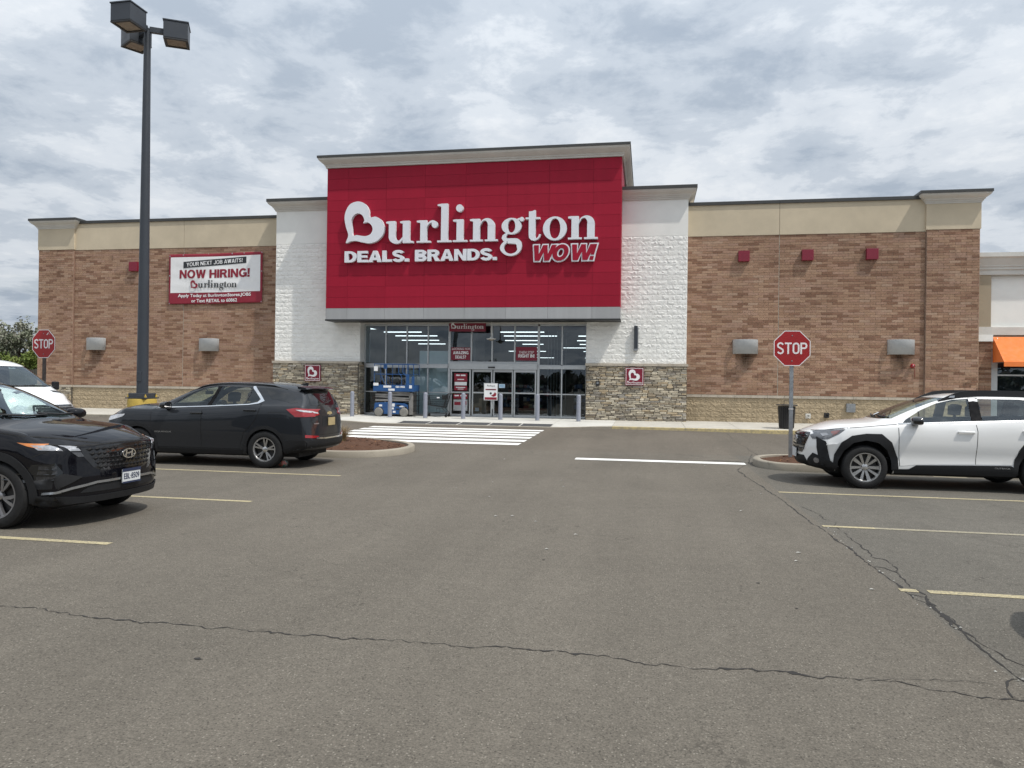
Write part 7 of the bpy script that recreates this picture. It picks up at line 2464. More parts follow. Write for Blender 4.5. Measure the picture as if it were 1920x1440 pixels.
    m = MB(); car.line('', [(-.93, .945), (-.6, .908), (-.3, .916), (0, .92), (.3, .916), (.6, .908), (.93, .945)], 'F', .012, .003, None, mb=m); m.build('bonnet_gap', M['seam'], root, fix=False)
    m = MB()
    for s_ in (1, -1): car.line('', [(.72, s_ * .42), (.3, s_ * .55), (-.12, s_ * .66)], 'T', .006, .002, None, mb=m)
    # emblem: oval ring with a leaning H
    co, n = car.cast('F', 0, .785); x = co.x + .022
    fn = lambda a, t, b: (x + t - .012 * (b / .045) * .2, a, .785 + b)
    m = MB(); m.strip(arc(0, 0, .112, .058, 0, 352, 44), arc(0, 0, .098, .046, 0, 352, 44), 0, .02, True, fn=fn)
    # seen from the front +y is at the viewer's right
    m.prism([(-.068, -.036), (-.045, -.036), (-.030, .036), (-.053, .036)], .001, .018, fn=fn)
    m.prism([(.030, -.036), (.053, -.036), (.068, .036), (.045, .036)], .001, .018, fn=fn)
    m.prism([(-.048, -.010), (.050, .004), (.050, .018), (-.044, .006)], .0025, .0165, fn=fn)
    m.build('emblem', M['chrome'], root)
    co, n = car.cast('F', 0, .515); number_plate(root, (co.x + .035, .02, .52), 1, .305, .155, M['plate_white'], 'EBL·8509', M['plate_navy'], top=M['plate_navy'])
    car.patch('windscreen', ws, 'F', -.004, M['wind_glass'], rim=0)
    car.patch('rear_window', rw, 'B', -.004, M['tint_glass'], rim=0)
    for s_ in (1, -1): car.patch('tail_light', [(s_ * .85, 1.12), (s_ * .6, 1.08), (s_ * .6, .95), (s_ * .85, .9)], 'B', .01, M['tail_red'])
    car.patch('rear_bumper', [(-.88, .34), (.88, .34), (.88, .60), (-.88, .60)], 'B', .012, M['clad'])
    for y in (.32, -.22): car.rail('wiper', [(y + .32, 1.205), (y, 1.20), (y - .32, 1.225)], 'F', .011, .014, M['black'])
    b = MB(); b.box(-3.3, .5, -.62, .62, .20, .32); b.build('underbody', M['car_inner'], root)
    cabin_bits(root, sp)
    add_wheels(root, .368, .235, 1.64, (0.0, -2.755), spokes_blade, .24, ('alloy_grey', 'wheel_dark'))
    return root


# ------------------------------------------------------------------ white van nose to nose with the grey SUV
def build_van(label, loc, rz):
    sp = dict(x0=-4.2, x1=0.92, lf=0.75, kf=0.26, pf=2.6, lr=0.3, kr=0.05, pr=4.0, mid=0.75, crown=0.16,
              top=[(-4.2, 2.06), (-3.0, 2.12), (-1.6, 2.11), (-1.0, 2.07), (-0.72, 2.0), (-0.35, 1.80), (-0.02, 1.575), (0.18, 1.455), (0.45, 1.36), (0.70, 1.225), (0.84, 1.10), (0.92, 0.98)],
              belt=[(-4.2, 1.35), (-1.0, 1.30), (-0.2, 1.27), (0.3, 1.18), (0.92, 0.93)],
              bot=[(-4.2, 0.38), (-3.0, 0.26), (0.3, 0.26), (0.92, 0.30)],
              wid=[(-4.2, 1.0), (-2.0, 1.01), (-0.5, 1.0), (0.3, 0.97), (0.92, 0.86)],
              wr=[(-4.2, 0.86), (-2.0, 0.86), (-0.8, 0.82), (-0.2, 0.80), (0.3, 0.82), (0.92, 0.70)],
              front=[(0.25, -.08), (0.45, 0.0), (0.8, 0.0), (1.0, -.05), (1.2, -.13)], rear=[(0.3, 0.0), (2.1, .05)],
              cab=(-2.2, -0.02), dash_x=-0.30, seat_x=-1.15, mirror=(-0.70, 1.78), seat_z=0.95)
    root = thing('parked_van', label, 'van', loc, rz)
    car = Car(root, CarBody(sp), M['paint_van'], sp)
    wf = [(-0.15, 1.37), (-0.25, 1.50), (-0.62, 1.80), (-0.95, 1.90), (-1.25, 1.92), (-1.28, 1.36)]
    ws = [(-0.80, 1.50), (-0.70, 1.93), (0.70, 1.93), (0.80, 1.50), (0.5, 1.475), (-0.5, 1.475)]
    finish_body(car, sp, wf, None, None, ws, None, (-1.8, 0.7), None, [(0, 0.37, 0.42), (-3.3, 0.37, 0.42)])
    for ax in 'LR':
        q = 1 if ax == 'L' else -1
        car.patch('window', wf, ax, -.004, M['car_glass'], rim=0)
        car.patch('front_door', [(-.10, 1.33), (-1.32, 1.33), (-1.34, .42), (-.52, .42), (-.40, .7), (-.20, .95)], ax, .004, M['paint_van'])
        co, n = car.cast(ax, -.10, 1.42); b = MB(); b.box(-.15, -.05, min(co.y + q * .05, co.y + q * .20), max(co.y + q * .05, co.y + q * .20), 1.41, 1.60); b.bar((-.08, co.y - q * .05, 1.46), (-.08, co.y + q * .1, 1.48), .06, .05)
        b.build('door_mirror', M['clad'], root, bevel=.03)
        car.patch('head_light', [(.86, 1.0), (.52, 1.10), (.46, 1.0), (.60, .82), (.86, .80)], ax, .008, M['clear_lens'], res=.05)
        car.patch('sill_trim', [(-.50, .42), (-2.8, .42), (-2.8, .26), (-.50, .26)], ax, .012, M['clad'])
    for s_ in (1, -1):
        car.patch('head_light', [(s_ * .54, .80), (s_ * .60, 1.0), (s_ * .84, 1.04), (s_ * .84, .80)], 'F', .008, M['clear_lens'], res=.05)
        car.patch('bonnet_vent', [(.30, s_ * .36), (.30, s_ * .64), (.38, s_ * .62), (.38, s_ * .36)], 'T', .006, M['black'])
    gr = car.patch('front_grille', [(-.52, .62), (.52, .62), (.56, .95), (.50, 1.04), (-.50, 1.04), (-.56, .95)], 'F', .010, M['clad'])
    m = MB()
    for z in (.68, .74, .80, .86, .92, .98): car.line('', [(-.50, z), (0, z), (.50, z)], 'F', .02, .02, None, mb=m)
    m.build('grille_bar', M['gloss_black'], gr, fix=False)
    m = MB(); car.line('', [(-.54, .60), (-.59, .95), (-.52, 1.07), (.52, 1.07), (.59, .95), (.54, .60)], 'F', .035, .016, None, mb=m, closed=True); m.build('grille_surround', M['gloss_black'], gr, fix=False)
    car.patch('front_bumper', [(-.84, .32), (.84, .32), (.84, .54), (-.84, .54)], 'F', .012, M['clad'])
    car.patch('windscreen', ws, 'F', -.004, M['wind_glass'], rim=0)
    for y in (.40, -.30): car.rail('wiper', [(y + .35, 1.495), (y, 1.485), (y - .35, 1.50)], 'F', .013, .014, M['black'])
    cabin_bits(root, sp)
    add_wheels(root, .36, .225, 1.72, (0.0, -3.3), spokes_ten, .222, ('alloy_grey', 'wheel_dark'))
    return root


build_black_suv('glossy black crossover nearest the camera at the left edge with pale front plate', (-7.02, 7.92, 0), 0.0)
build_grey_suv('dark grey SUV seen from behind with red tail light beside the planter', (-9.935, 14.03, 0), PI)
build_white_wagon('pearl white wagon with black cladding and black roof rails at the right edge', (3.61, 14.22, 0), PI)
build_van('white van with black grille behind the black crossover, nose near the lamp post', (-13.45, 14.1, 0), 0.0)

index_kids()
_o = copy_tree(bpy.data.objects['parked_crossover'])
_o.location = (3.85, 5.15, 0); _o.rotation_euler = (0, 0, PI)
_o['label'] = 'black crossover parked just outside the right edge, only its shadow showing'
# ================================================================== STREET FURNITURE AND SMALL THINGS
# ------------------------------------------------------------------ stop signs
def stroke(b, pts, w, y0, y1, fn):
    """a bent stroke of even width"""
    P = [Vector(p) for p in pts]; n = len(P); o = []; i_ = []
    for k, p in enumerate(P):
        t = (P[min(k + 1, n - 1)] - P[max(k - 1, 0)]).normalized(); nn = Vector((-t.y, t.x))
        o.append(tuple(p + nn * w / 2)); i_.append(tuple(p - nn * w / 2))
    b.strip(o, i_, y0, y1, False, fn=fn)


def stop_sign(label, x, y, zc, size, rz, post_mat, post_w, base_z):
    t = thing('stop_sign', label, 'stop sign', (x, y, base_z), rz, group='stop signs at the ends of the planter islands')
    c = zc - base_z
    R_ = size / 2 / math.cos(PI / 8)
    octo = lambda r: [(r * math.cos(PI / 8 + k * PI / 4), c + r * math.sin(PI / 8 + k * PI / 4)) for k in range(8)]
    b = MB(); b.prism(octo(R_), -.052, -.048); b.build('plate', M['galv'], t)
    b = MB(); b.prism(octo(R_ * .955), -.0545, -.0525); pl = b.build('red_face', M['stop_red'], t)
    b = MB(); b.strip(octo(R_ * .998), octo(R_ * .957), -.0555, -.0525, True); b.build('border', M['stop_white'], t)
    H = size * .325; W = size * .19; w = size * .046; g = size * .022
    tot = 4 * W + 3 * g; x0 = -tot / 2; zb = c - H / 2
    fn = lambda a, yy, bb: (a, yy, bb)
    y0, y1 = -.0575, -.0548
    # S
    b = MB(); pts = []
    rx, rz_ = W / 2 - w / 2, H / 4 - w / 4
    cx = x0 + W / 2
    pts += [(cx + rx * math.cos(math.radians(a)), zb + H * .735 + rz_ * math.sin(math.radians(a))) for a in range(20, 181, 16)]
    pts += [(cx - rx * .85, zb + H * .62), (cx, zb + H * .5), (cx + rx * .85, zb + H * .38)]
    pts += [(cx + rx * math.cos(math.radians(a)), zb + H * .265 + rz_ * math.sin(math.radians(a))) for a in range(0, -161, -16)]
    stroke(b, pts, w, y0, y1, fn); b.build('letter', M['stop_white'], t)
    # T
    cx = x0 + W + g + W / 2; b = MB(); b.prism([(cx - w / 2, zb), (cx + w / 2, zb), (cx + w / 2, zb + H - w), (cx + W / 2, zb + H - w), (cx + W / 2, zb + H), (cx - W / 2, zb + H), (cx - W / 2, zb + H - w), (cx - w / 2, zb + H - w)], y0, y1); b.build('letter', M['stop_white'], t)
    # O
    cx = x0 + 2 * (W + g) + W / 2; b = MB()
    def stad(rx, rz, zc2): return [(cx + rx * math.cos(math.radians(a)), zc2 + (H / 2 - W / 2) * (1 if a < 180 else -1) + rz * math.sin(math.radians(a))) for a in list(range(0, 181, 15)) + list(range(180, 361, 15))]
    b.strip(stad(W / 2, W / 2, c), stad(W / 2 - w, W / 2 - w, c), y0, y1, True); b.build('letter', M['stop_white'], t)
    # P
    cx = x0 + 3 * (W + g); b = MB(); b.prism([(cx, zb), (cx + w, zb), (cx + w, zb + H), (cx, zb + H)], y0, y1)
    h2 = H * .56; zc2 = zb + H - h2 / 2
    o = [(cx + w * .9, zb + H)] + [(cx + W - h2 * .42 + h2 * .42 * math.cos(math.radians(a)), zc2 + h2 / 2 * math.sin(math.radians(a))) for a in range(90, -91, -15)] + [(cx + w * .9, zb + H - h2)]
    i2 = [(cx + w * .9, zb + H - w)] + [(cx + W - h2 * .42 + (h2 * .42 - w) * math.cos(math.radians(a)), zc2 + (h2 / 2 - w) * math.sin(math.radians(a))) for a in range(90, -91, -15)] + [(cx + w * .9, zb + H - h2 + w)]
    b.strip(o, i2, y0 + .0006, y1, False); b.build('letter', M['stop_white'], t)
    b = MB(); pw = post_w
    b.prism([(-pw / 2, -.045), (pw / 2, -.045), (pw / 2, .0), (pw / 2 - .01, .0), (pw / 2 - .01, -.032), (-pw / 2 + .01, -.032), (-pw / 2 + .01, 0), (-pw / 2, 0)], -.1, c + size * .46, fn=lambda a, yy, bb: (a, bb, yy))
    b.build('post', M[post_mat], t)
    b = MB()
    for dz in (-size * .36, size * .36): b.lathe([(0, -.062), (.012, -.061), (.014, -.056), (.014, -.05)], 10, 'y', (0, 0, c + dz), caps=False)
    b.build('bolt', M['galv'], t, smooth=40)
    return t, c


t, c = stop_sign('upright stop sign in front of the right brick wall beside the white wagon', 3.05, 16.85, 2.535, 0.76, math.radians(2.5), 'galv', .075, 0.2)
b = MB(); b.box(-.045, .045, -.05, .005, 1.02, 1.035); b.build('post_clamp', M['stop_white'], t)
t, c = stop_sign('stop sign with peeling scratches on a dark post above the white van at the left', -16.36, 17.8, 2.62, 0.78, math.radians(-5), 'rust_post', .09, 0.2)
b = MB(); b.prism([(.10, c + .245), (.125, c + .245), (.17, c + .30), (.16, c + .315)], -.0575, -.0548); b.prism([(.175, c + .255), (.20, c + .265), (.195, c + .28)], -.0575, -.0548)
b.build('scratch', M['stop_white'], t)

# ------------------------------------------------------------------ lamp post
LPX, LPY = -12.22, 16.3
LP = thing('lamp_post', 'tall dark lamp post with three box heads on a yellow concrete base', 'street lamp', (LPX, LPY, 0))
b = MB(); b.lathe([(0.335, -0.1), (0.33, 1.16), (0.315, 1.20), (0.0, 1.20)], 32, 'z'); b.build('concrete_base', M['yellow'], LP, smooth=40)
b = MB(); b.box(-.27, .27, -.27, .27, 1.205, 1.235); b.box(-.22, .22, -.22, .22, 1.235, 1.34); b.build('base_plate', M['pole_paint'], LP, bevel=.008)
b = MB()
for sx in (-1, 1):
    for sy in (-1, 1): b.lathe([(.028, 1.236), (.028, 1.275), (.016, 1.277), (.016, 1.31), (0, 1.31)], 8, 'z', (sx * .235, sy * .20, 0))
b.build('anchor_bolts', M['yellow'], LP)
ztop = 10.25
b = MB(); b.lathe([(0.135, 1.34), (0.125, 3.5), (0.078, ztop), (0.0, ztop)], 24, 'z'); b.build('pole', M['pole_paint'], LP, smooth=40)
b = MB(); b.box(-.06, .06, -.145, -.10, 1.62, 1.86); b.build('hand_hole_cover', M['pole_paint'], LP, bevel=.006)
for ang in (29, 149, 269):
    a = math.radians(ang); ca, sa = math.cos(a), math.sin(a)
    Rm = Matrix.Rotation(a, 4, 'Z')
    h = MB(); h.T = Rm
    h.box(.38, .94, -.265, .265, ztop - .18, ztop + .23)
    hd = h.build('lamp_head', M['pole_paint'], LP, bevel=.012)
    h = MB(); h.T = Rm; h.box(.365, .955, -.28, .28, ztop + .232, ztop + .26); h.build('lid', M['pole_paint'], hd)
    h = MB(); h.T = Rm
    for q in ((.38, .44, -.265, .265), (.88, .94, -.265, .265), (.44, .88, -.265, -.205), (.44, .88, .205, .265)): h.box(*q, ztop - .215, ztop - .182)
    h.build('door_frame', M['black'], hd)
    h = MB(); h.T = Rm; h.box(.442, .878, -.203, .203, ztop - .198, ztop - .184); h.build('lens', M['lens'], hd)
    h = MB(); h.T = Rm; h.box(.05, .378, -.05, .05, ztop - .03, ztop + .10); h.build('arm', M['pole_paint'], LP)

# ------------------------------------------------------------------ bollards
bl = [(-11.98, 28.91), (-10.70, 29.55), (-8.98, 29.35), (-7.48, 29.55), (-5.87, 29.5), (-4.40, 29.75), (-2.70, 29.70)]
Ys = 29.42
proto = None
lab = ['leftmost grey bollard, in front of the ledgestone base', 'grey bollard in front of the middle of the scissor lift', 'grey bollard between the scissor lift and the trolley',
       'grey bollard in front of the left side light posters', 'grey bollard just right of the poster stand', 'grey bollard before the right edge of the doors', 'rightmost grey bollard, before the right window bay']
k_ = [px_ for px_ in (-12.19, -10.53, -9.0, -7.39, -5.84, -4.33, -2.68)]
for i, x in enumerate(k_):
    zg = walk_z(x, Ys)
    if proto is None:
        proto = thing('bollard', lab[0], 'bollard', (x, Ys, zg), group='grey bollards along the shop front')
        b = MB(); r = .086; prof = [(r + .012, 0), (r + .012, .012), (r, .016), (r, 1.0)] + [(r * math.cos(a), 1.0 + r * .75 * math.sin(a)) for a in np.linspace(0.2, PI / 2, 7)]
        prof[-1] = (0.0, prof[-1][1])
        b.lathe(prof, 24, 'z'); b.build('post', M['bollard'], proto, smooth=40)
        b = MB(); b.lathe([(.125, .0), (.125, .006), (.099, .008)], 24, 'z', caps=False); b.build('collar', M['concrete'], proto)
        index_kids()
    else:
        o = copy_tree(proto); o.location = (x, Ys, zg); o['label'] = lab[i]

# ------------------------------------------------------------------ scissor lift
SL = thing('scissor_lift', 'blue scissor lift parked before the left shop window', 'scissor lift', (-10.62, 30.35, 0.262))
LB, LG = M['lift_blue'], M['lift_grey']
b = MB(); b.prism([(-.84, .20), (-.80, .57), (-.30, .60), (.52, .56), (.66, .48), (.66, .20), (.42, .10), (-.45, .10)], -.36, .36); b.build('chassis', LB, SL, bevel=.012)
for x in (-.60, .52):
    for s_ in (-1, 1):
        b = MB(); b.lathe([(.03, -.05), (.12, -.052), (.165, -.045), (.185, -.02), (.185, .04)], 24, 'y', (x, s_ * .40 if s_ > 0 else -.40, .185), caps=False); b.lathe([(0, -.054), (.03, -.05)], 12, 'y', (x, s_ * .40 if s_ > 0 else -.40, .185), caps=False)
        b.build('wheel', plain('lift_tyre', (.22, .21, .19), .8), SL, smooth=40)
for x in (-.60, .52):
    b = MB(); b.lathe([(.215, -.372), (.215, -.362)], 24, 'y', (x, 0, .185)); b.build('wheel_well', M['black'], SL)
b = MB(); b.box(.70, .86, -.30, .30, .08, 1.02); b.build('entry_column', LG, SL, bevel=.01)
b = MB()
for q in range(4): b.box(.865, 1.02, -.20, .20, .22 + .22 * q, .245 + .22 * q)
b.bar((.98, -.2, .12), (.98, -.2, 1.1), .03, .03); b.bar((.98, .2, .12), (.98, .2, 1.1), .03, .03); b.build('ladder', M['black'], SL)
for k in range(4):
    for s_, dz in ((-1, 0), (1, .02)):
        b = MB(); z0 = .64 + k * .115; b.bar((-.78, s_ * .30, z0 + (.10 if k % 2 else .045)), (.72, s_ * .30, z0 + (.0 if k % 2 else .06) + dz * 0), .06, .085); b.build('scissor_arm', LG, SL)
b = MB(); b.box(-.76, .68, -.22, .22, .62, 1.06); b.build('scissor_core', M['black'], SL)
b = MB(); b.box(-.84, .92, -.38, .38, 1.10, 1.16); b.box(-.84, .92, -.40, -.381, 1.06, 1.34); b.box(-.84, .92, .381, .40, 1.06, 1.34); b.box(-.86, -.841, -.40, .40, 1.06, 1.34); b.box(.92, .94, -.40, .40, 1.06, 1.34); b.build('platform', LB, SL)
b = MB(); b.box(.60, .72, -.40, -.33, 1.342, 1.78); b.box(.84, .95, -.40, -.33, 1.342, 1.70); b.box(.60, .95, -.398, -.34, 1.342, 1.40); b.build('gate_frame', LB, SL)
for pts in ([(-.82, 2.22), (-.82, 1.34)], [(-.28, 2.22), (-.28, 1.34)], [(.26, 2.22), (.26, 1.86), (.40, 1.68), (.40, 1.34)], [(.44, 2.22), (.44, 1.88), (.60, 1.70), (.60, 1.34)], [(.66, 2.22), (.66, 1.78)], [(.92, 2.22), (.92, 1.70)], [(-.50, 1.72), (-.36, 1.40)]):
    for y in (-.385, .385):
        b = MB(); b.tube([(x, y, z) for x, z in pts], .014, 8); b.build('guard_post', LB, SL, smooth=40)
for z in (1.79, 2.22):
    for y in (-.385, .385):
        b = MB(); b.tube([(-.82, y, z), (.66 if z < 2 else .92, y, z)], .0135, 8); b.build('guard_rail', LB, SL, smooth=40)
    for x in (-.82, .92):
        b = MB(); b.tube([(x, -.385, z), (x, .385, z)], .0135, 8); b.build('guard_rail', LB, SL, smooth=40)
for q in ((-.40, -.05, -.404, -.4005, 1.22, 1.31), (-.18, .10, -.404, -.4005, 1.09, 1.18), (.74, .86, -.404, -.4005, 1.20, 1.33), (-.60, -.46, -.364, -.3605, .42, .50), (-.06, .10, -.364, -.3605, .42, .55), (-.04, .06, -.364, -.3605, .30, .38), (.30, .48, -.364, -.3605, .40, .46), (.02, .14, -.364, -.3605, .16, .24), (.42, .54, -.364, -.3605, .37, .42)):
    b = MB(); b.box(*q); b.build('label_sticker', M['print_white'], SL)
b = MB(); text_mesh(b, 'GS-1932', .14, .55, 1.215, 1.30, -.405, -.4005, bold=.05); b.build('lettering', M['print_white'], SL)
b = MB(); b.box(-.84, -.62, -.42, -.405, 1.30, 1.42); b.box(-.82, -.66, -.43, -.40, 1.92, 2.12); b.build('control_sign', M['print_white'], SL)
b = MB(); b.box(-.42, -.30, -.36, -.24, 2.02, 2.20); b.build('control_box', LB, SL)
b = MB(); b.box(.18, .36, -.364, -.3605, .44, .50); b.box(.16, .30, -.364, -.3605, .28, .34); b.box(.5, .64, -.362, -.3605, .24, .42); b.build('vent', M['black'], SL)

# ------------------------------------------------------------------ shopping trolley
CT = thing('shopping_trolley', 'black wire shopping trolley between the scissor lift and the doors', 'shopping trolley', (-8.72, 30.5, 0.265))
b = MB()
A = {'fl': (-.42, -.22, .50), 'fr': (-.42, .22, .50), 'bl': (.26, -.27, .42), 'br': (.26, .27, .42)}
T_ = {'fl': (-.50, -.23, .90), 'fr': (-.50, .23, .90), 'bl': (.40, -.29, .96), 'br': (.40, .29, .96)}
for q in A: b.bar(A[q], T_[q], .014, .014)
for L_ in (A, T_):
    for p, q in (('fl', 'fr'), ('bl', 'br'), ('fl', 'bl'), ('fr', 'br')): b.bar(L_[p], L_[q], .016, .016)
for s_ in ('l', 'r'):
    for k in range(1, 18):
        f = k / 18; b.bar(Vector(A['f' + s_]).lerp(Vector(A['b' + s_]), f), Vector(T_['f' + s_]).lerp(Vector(T_['b' + s_]), f), .007, .007)
    for f in (.2, .4, .6, .8): b.bar(Vector(A['f' + s_]).lerp(Vector(T_['f' + s_]), f), Vector(A['b' + s_]).lerp(Vector(T_['b' + s_]), f), .007, .007)
for k in range(1, 10):
    f = k / 10
    for e_ in ('f', 'b'): b.bar(Vector(A[e_ + 'l']).lerp(Vector(A[e_ + 'r']), f), Vector(T_[e_ + 'l']).lerp(Vector(T_[e_ + 'r']), f), .007, .007)
    b.bar(Vector(A['fl']).lerp(Vector(A['fr']), f), Vector(A['bl']).lerp(Vector(A['br']), f), .007, .007)
b.build('basket', M['cart'], CT)
b = MB()
for y in (-.24, .24):
    b.tube([(.42, y, .95), (.28, y, .42), (.22, y, .36), (.40, y, .16)], .014, 6); b.tube([(.24, y, .40), (-.05, y, .36), (-.02, y, .20), (-.48, y * .8, .16)], .013, 6); b.tube([(.40, y, .16), (-.48, y * .8, .16)], .014, 6)
b.build('frame', M['cart'], CT, smooth=40)
b = MB(); b.tube([(.42, -.28, .96), (.50, -.28, 1.0), (.50, .28, 1.0), (.42, .28, .96)], .016, 8); b.build('handle', M['cart'], CT, smooth=40)
b = MB(); b.box(.18, .32, -.22, .22, .74, .92); b.build('child_seat', M['cart'], CT)
b = MB(); b.box(-.02, .10, -.30, -.292, .80, .85); b.build('basket_label', M['print_white'], CT)
for x, y in ((.40, -.24), (.40, .24), (-.46, -.19), (-.46, .19)):
    b = MB(); b.lathe([(0, -.016), (.05, -.016), (.062, -.01), (.062, .01), (.05, .016), (0, .016)], 16, 'y', (x - .03, y, .064)); b.bar((x, y, .16), (x - .03, y, .07), .03, .05); b.build('castor', M['rubber'], CT, smooth=40)

# ------------------------------------------------------------------ litter bin
BN_ = thing('litter_bin', 'black slatted litter bin on the sidewalk behind the right stop sign', 'litter bin', (4.92, 27.95, walk_z(4.92, 27.95)))
for k in range(28):
    a = 2 * PI * k / 28
    b = MB(); b.bar((.25 * math.cos(a), .25 * math.sin(a), .03), (.295 * math.cos(a), .295 * math.sin(a), .80), .045, .012, up=(math.cos(a), math.sin(a), 0)); b.build('slat', M['black'], BN_)
b = MB()
for z, r in ((.05, .24), (.45, .265), (.78, .285)): b.lathe([(r, z), (r, z + .03), (r - .012, z + .03), (r - .012, z)], 32, 'z', caps=False)
b.lathe([(.22, .04), (.25, .76)], 28, 'z'); b.build('liner', M['black'], BN_, smooth=40)
b = MB(); b.lathe([(.36, .83), (.375, .845), (.36, .87), (.17, .875), (.15, .865), (.17, .84)], 36, 'z', caps=False); b.build('rim', M['black'], BN_, smooth=40)
b = MB(); b.lathe([(.0, .01), (.12, 0.01), (.24, .02), (.24, .04)], 24, 'z', caps=False); b.build('foot', M['black'], BN_)
b = MB(); b.tube([(-.10, 0, .87), (-.08, 0, 1.02), (.10, 0, 1.03), (.11, 0, .87)], .010, 6); b.build('lid_hoop', M['black'], BN_)

# ------------------------------------------------------------------ crumpled bag under the dark SUV
rb = random.Random(4); bm = bmesh.new(); bmesh.ops.create_icosphere(bm, subdivisions=3, radius=.10)
for v in bm.verts:
    n_ = v.co.normalized(); v.co = n_ * (.10 * (0.82 + .22 * math.sin(9 * n_.x + 4 * n_.z) * math.sin(7 * n_.y + 3) + rb.uniform(-.10, .10))); v.co.z *= .9
me = bpy.data.meshes.new('crumpled_bag'); bm.to_mesh(me); bm.free()
m = NT('bag_plastic'); a = m.noise(16, 4, .6)
m.set(Base_Color=m.mix(m.rng(m.noise(9, 3, .5), .5, .56), m.mix(m.rng(a, .46, .52), (.03, .16, .12), (.22, .28, .26)), (.26, .07, .05)), Roughness=.35)
me.materials.append(m.mat); me.polygons.foreach_set('use_smooth', [True] * len(me.polygons))
o = link('crumpled_bag', me); o.location = (-6.93, 13.35, .082); tag(o, 'crumpled green and red plastic bag behind the rear wheel of the dark SUV', 'bag')


# ------------------------------------------------------------------ dry grass tuft in the left planter
def tuft(x, y, z, n, h, lab):
    t = thing('ornamental_grass', lab, 'grass tuft', (x, y, z))
    r = random.Random(8); b = MB()
    for _ in range(n):
        a = r.uniform(0, 2 * PI); lean = r.uniform(.05, .75); L = h * r.uniform(.6, 1.15); rr = r.uniform(0, .12)
        p = Vector((rr * math.cos(a), rr * math.sin(a), 0)); d = Vector((math.cos(a), math.sin(a), 0)); s_ = Vector((-math.sin(a), math.cos(a), 0))
        b.col = r.choice([(.36, .26, .13), (.28, .20, .10), (.42, .32, .18), (.22, .16, .08), (.33, .25, .15)])
        w = .006; prev = None; vs = []
        for k in range(4):
            f = k / 3; q = p + d * (lean * L * f * f) + Vector((0, 0, L * f * (1 - .35 * lean * f)))
            ww = w * (1 - .8 * f); vs += [q - s_ * ww, q + s_ * ww]
        b.add(vs, [(0, 1, 3, 2), (2, 3, 5, 4), (4, 5, 7, 6)])
    b.build('blades', M['leaf'], t, fix=False, kind='stuff')


tuft(-7.35, 17.05, .16, 700, .46, 'dry straw coloured grass tuft in the mulch behind the dark SUV')


# ------------------------------------------------------------------ trees beyond the left end of the shop
def tree(name, lab, x, y, h, r, n, cols, seed, trunk_h=.25, leaf=.16, airy=0.5, branches=9):
    t = thing(name, lab, 'tree', (x, y, 0), group='trees beyond the left end of the shop')
    rd = random.Random(seed)
    b = MB(); b.tube([(0, 0, 0), (.1, .05, h * .25), (-.05, .1, h * .5), (.1, 0, h * .85)], h * .025, 8, r1=h * .006)
    tips = []
    for k in range(branches):
        a = rd.uniform(0, 2 * PI); z0 = h * rd.uniform(.22, .6); L = r * rd.uniform(.6, 1.0)
        p0 = Vector((0, 0, z0)); p1 = p0 + Vector((math.cos(a) * L * .5, math.sin(a) * L * .5, L * .45)); p2 = p0 + Vector((math.cos(a) * L, math.sin(a) * L, L * rd.uniform(.6, 1.1)))
        b.tube([p0, p1, p2], h * .010, 6, r1=h * .003); tips += [p1, p2]
        for q in range(3):
            a2 = a + rd.uniform(-1, 1); p3 = p1.lerp(p2, rd.random()) + Vector((math.cos(a2), math.sin(a2), rd.uniform(.2, 1.2))) * L * .4
            b.tube([p1, p3], h * .004, 5, r1=h * .0015); tips.append(p3)
    b.build('trunk', M['trunk'], t, smooth=50)
    tips += [Vector((rd.gauss(0, r * .25), rd.gauss(0, r * .25), h * rd.uniform(.7, .97))) for _ in range(8)]
    clumps = []
    for p in tips:
        clumps.append((p, r * rd.uniform(.16, .34), rd.choice(cols)))
    b = MB()
    for _ in range(n):
        p, cr_, col = rd.choice(clumps)
        v = Vector((rd.gauss(0, 1), rd.gauss(0, 1), rd.gauss(0, .8))); v = v.normalized() * cr_ * rd.uniform(.35, 1.0 + airy * .4)
        q = p + v
        if q.z < h * trunk_h: continue
        k = rd.uniform(.75, 1.25); b.col = tuple(c_ * k for c_ in col)
        u = Vector((rd.gauss(0, 1), rd.gauss(0, 1), rd.gauss(0, 1))).normalized(); w = u.orthogonal().normalized(); s_ = leaf * rd.uniform(.6, 1.3)
        b.add([q - u * s_, q + w * s_ * .5, q + u * s_, q - w * s_ * .5], [(0, 1, 2, 3)])
    b.build('crown', M['leaf'], t, fix=False)


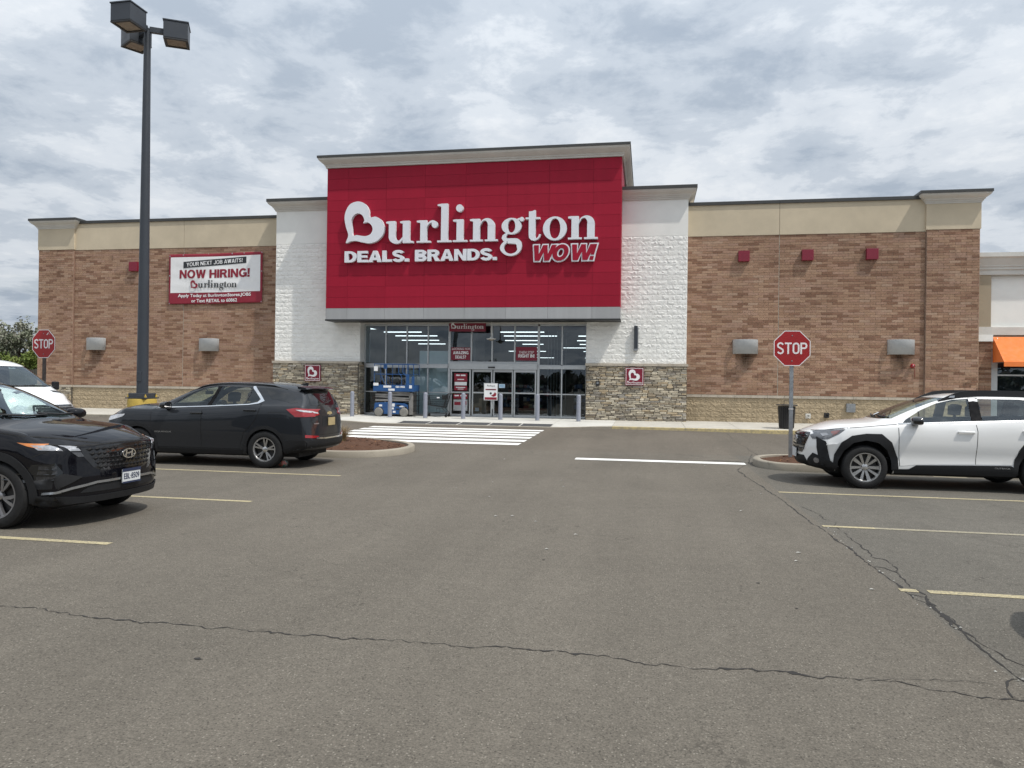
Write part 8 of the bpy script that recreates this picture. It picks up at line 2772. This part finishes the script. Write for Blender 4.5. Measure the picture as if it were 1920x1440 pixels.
GREY = [(.20, .21, .155), (.155, .17, .115), (.25, .25, .20), (.115, .13, .085)]
BRIGHT = [(.13, .17, .035), (.10, .14, .025), (.16, .19, .05)]
DARK = [(.05, .06, .035), (.07, .075, .05), (.04, .05, .03)]
tree('tree', 'tall grey green tree with open branches beyond the left end of the shop', -67.6, 70, 7.9, 2.6, 5200, GREY, 1, leaf=.17, branches=12)
tree('tree', 'dark grey green tree left of the tall one at the picture edge', -73.5, 72, 6.4, 2.6, 4200, GREY + DARK, 2, leaf=.17)
tree('bush', 'bright green bush below the tall tree beside the left end of the shop', -64.4, 68, 4.4, 1.9, 3600, BRIGHT, 3, trunk_h=.1, leaf=.16)
tree('tree', 'low dark tree behind the bright green bush', -69.5, 75, 4.7, 2.4, 3000, DARK, 4, trunk_h=.1, leaf=.18)
tree('tree', 'dark tree standing furthest left behind the white van', -79.0, 78, 7.0, 3.0, 3600, GREY, 5, leaf=.19)
HF = thing('board_fence', 'dark weathered board fence beyond the left end of the shop', 'fence', (-55, 64, 0))
for k in range(60):
    x = -92 + k * 1.0
    b = MB(); b.box(x, x + .96, 64 + .03 * (k % 2), 64.06 + .03 * (k % 2), .05, 2.5 + .06 * ((k * 7) % 3)); b.build('board', plain('fence_board', (.075, .07, .055), .9, var=.2) if k == 0 else bpy.data.materials['fence_board'], HF, world=True)


# far-off belt of trees round the car park, behind the camera (mirrored in the shop glass)
b = MB(); rd = random.Random(31)
for _ in range(9000):
    x = rd.uniform(-170, 170); hh = 4.2 + 1.6 * math.sin(x * .11) + 1.2 * math.sin(x * .31 + 1) + rd.uniform(-.6, .8)
    z = rd.uniform(0, 1) ** .7 * hh; y = -120 + rd.uniform(-4, 4)
    u = Vector((rd.gauss(0, 1), rd.gauss(0, 1), rd.gauss(0, 1))).normalized(); w = u.orthogonal().normalized(); s_ = rd.uniform(.6, 1.3)
    b.col = tuple(c_ * rd.uniform(.8, 1.2) for c_ in rd.choice(DARK + GREY)); q = Vector((x, y, z + .3))
    b.add([q - u * s_, q + w * s_ * .6, q + u * s_, q - w * s_ * .6], [(0, 1, 2, 3)])
b.build('distant_treeline', M['leaf'], fix=False, kind='stuff')
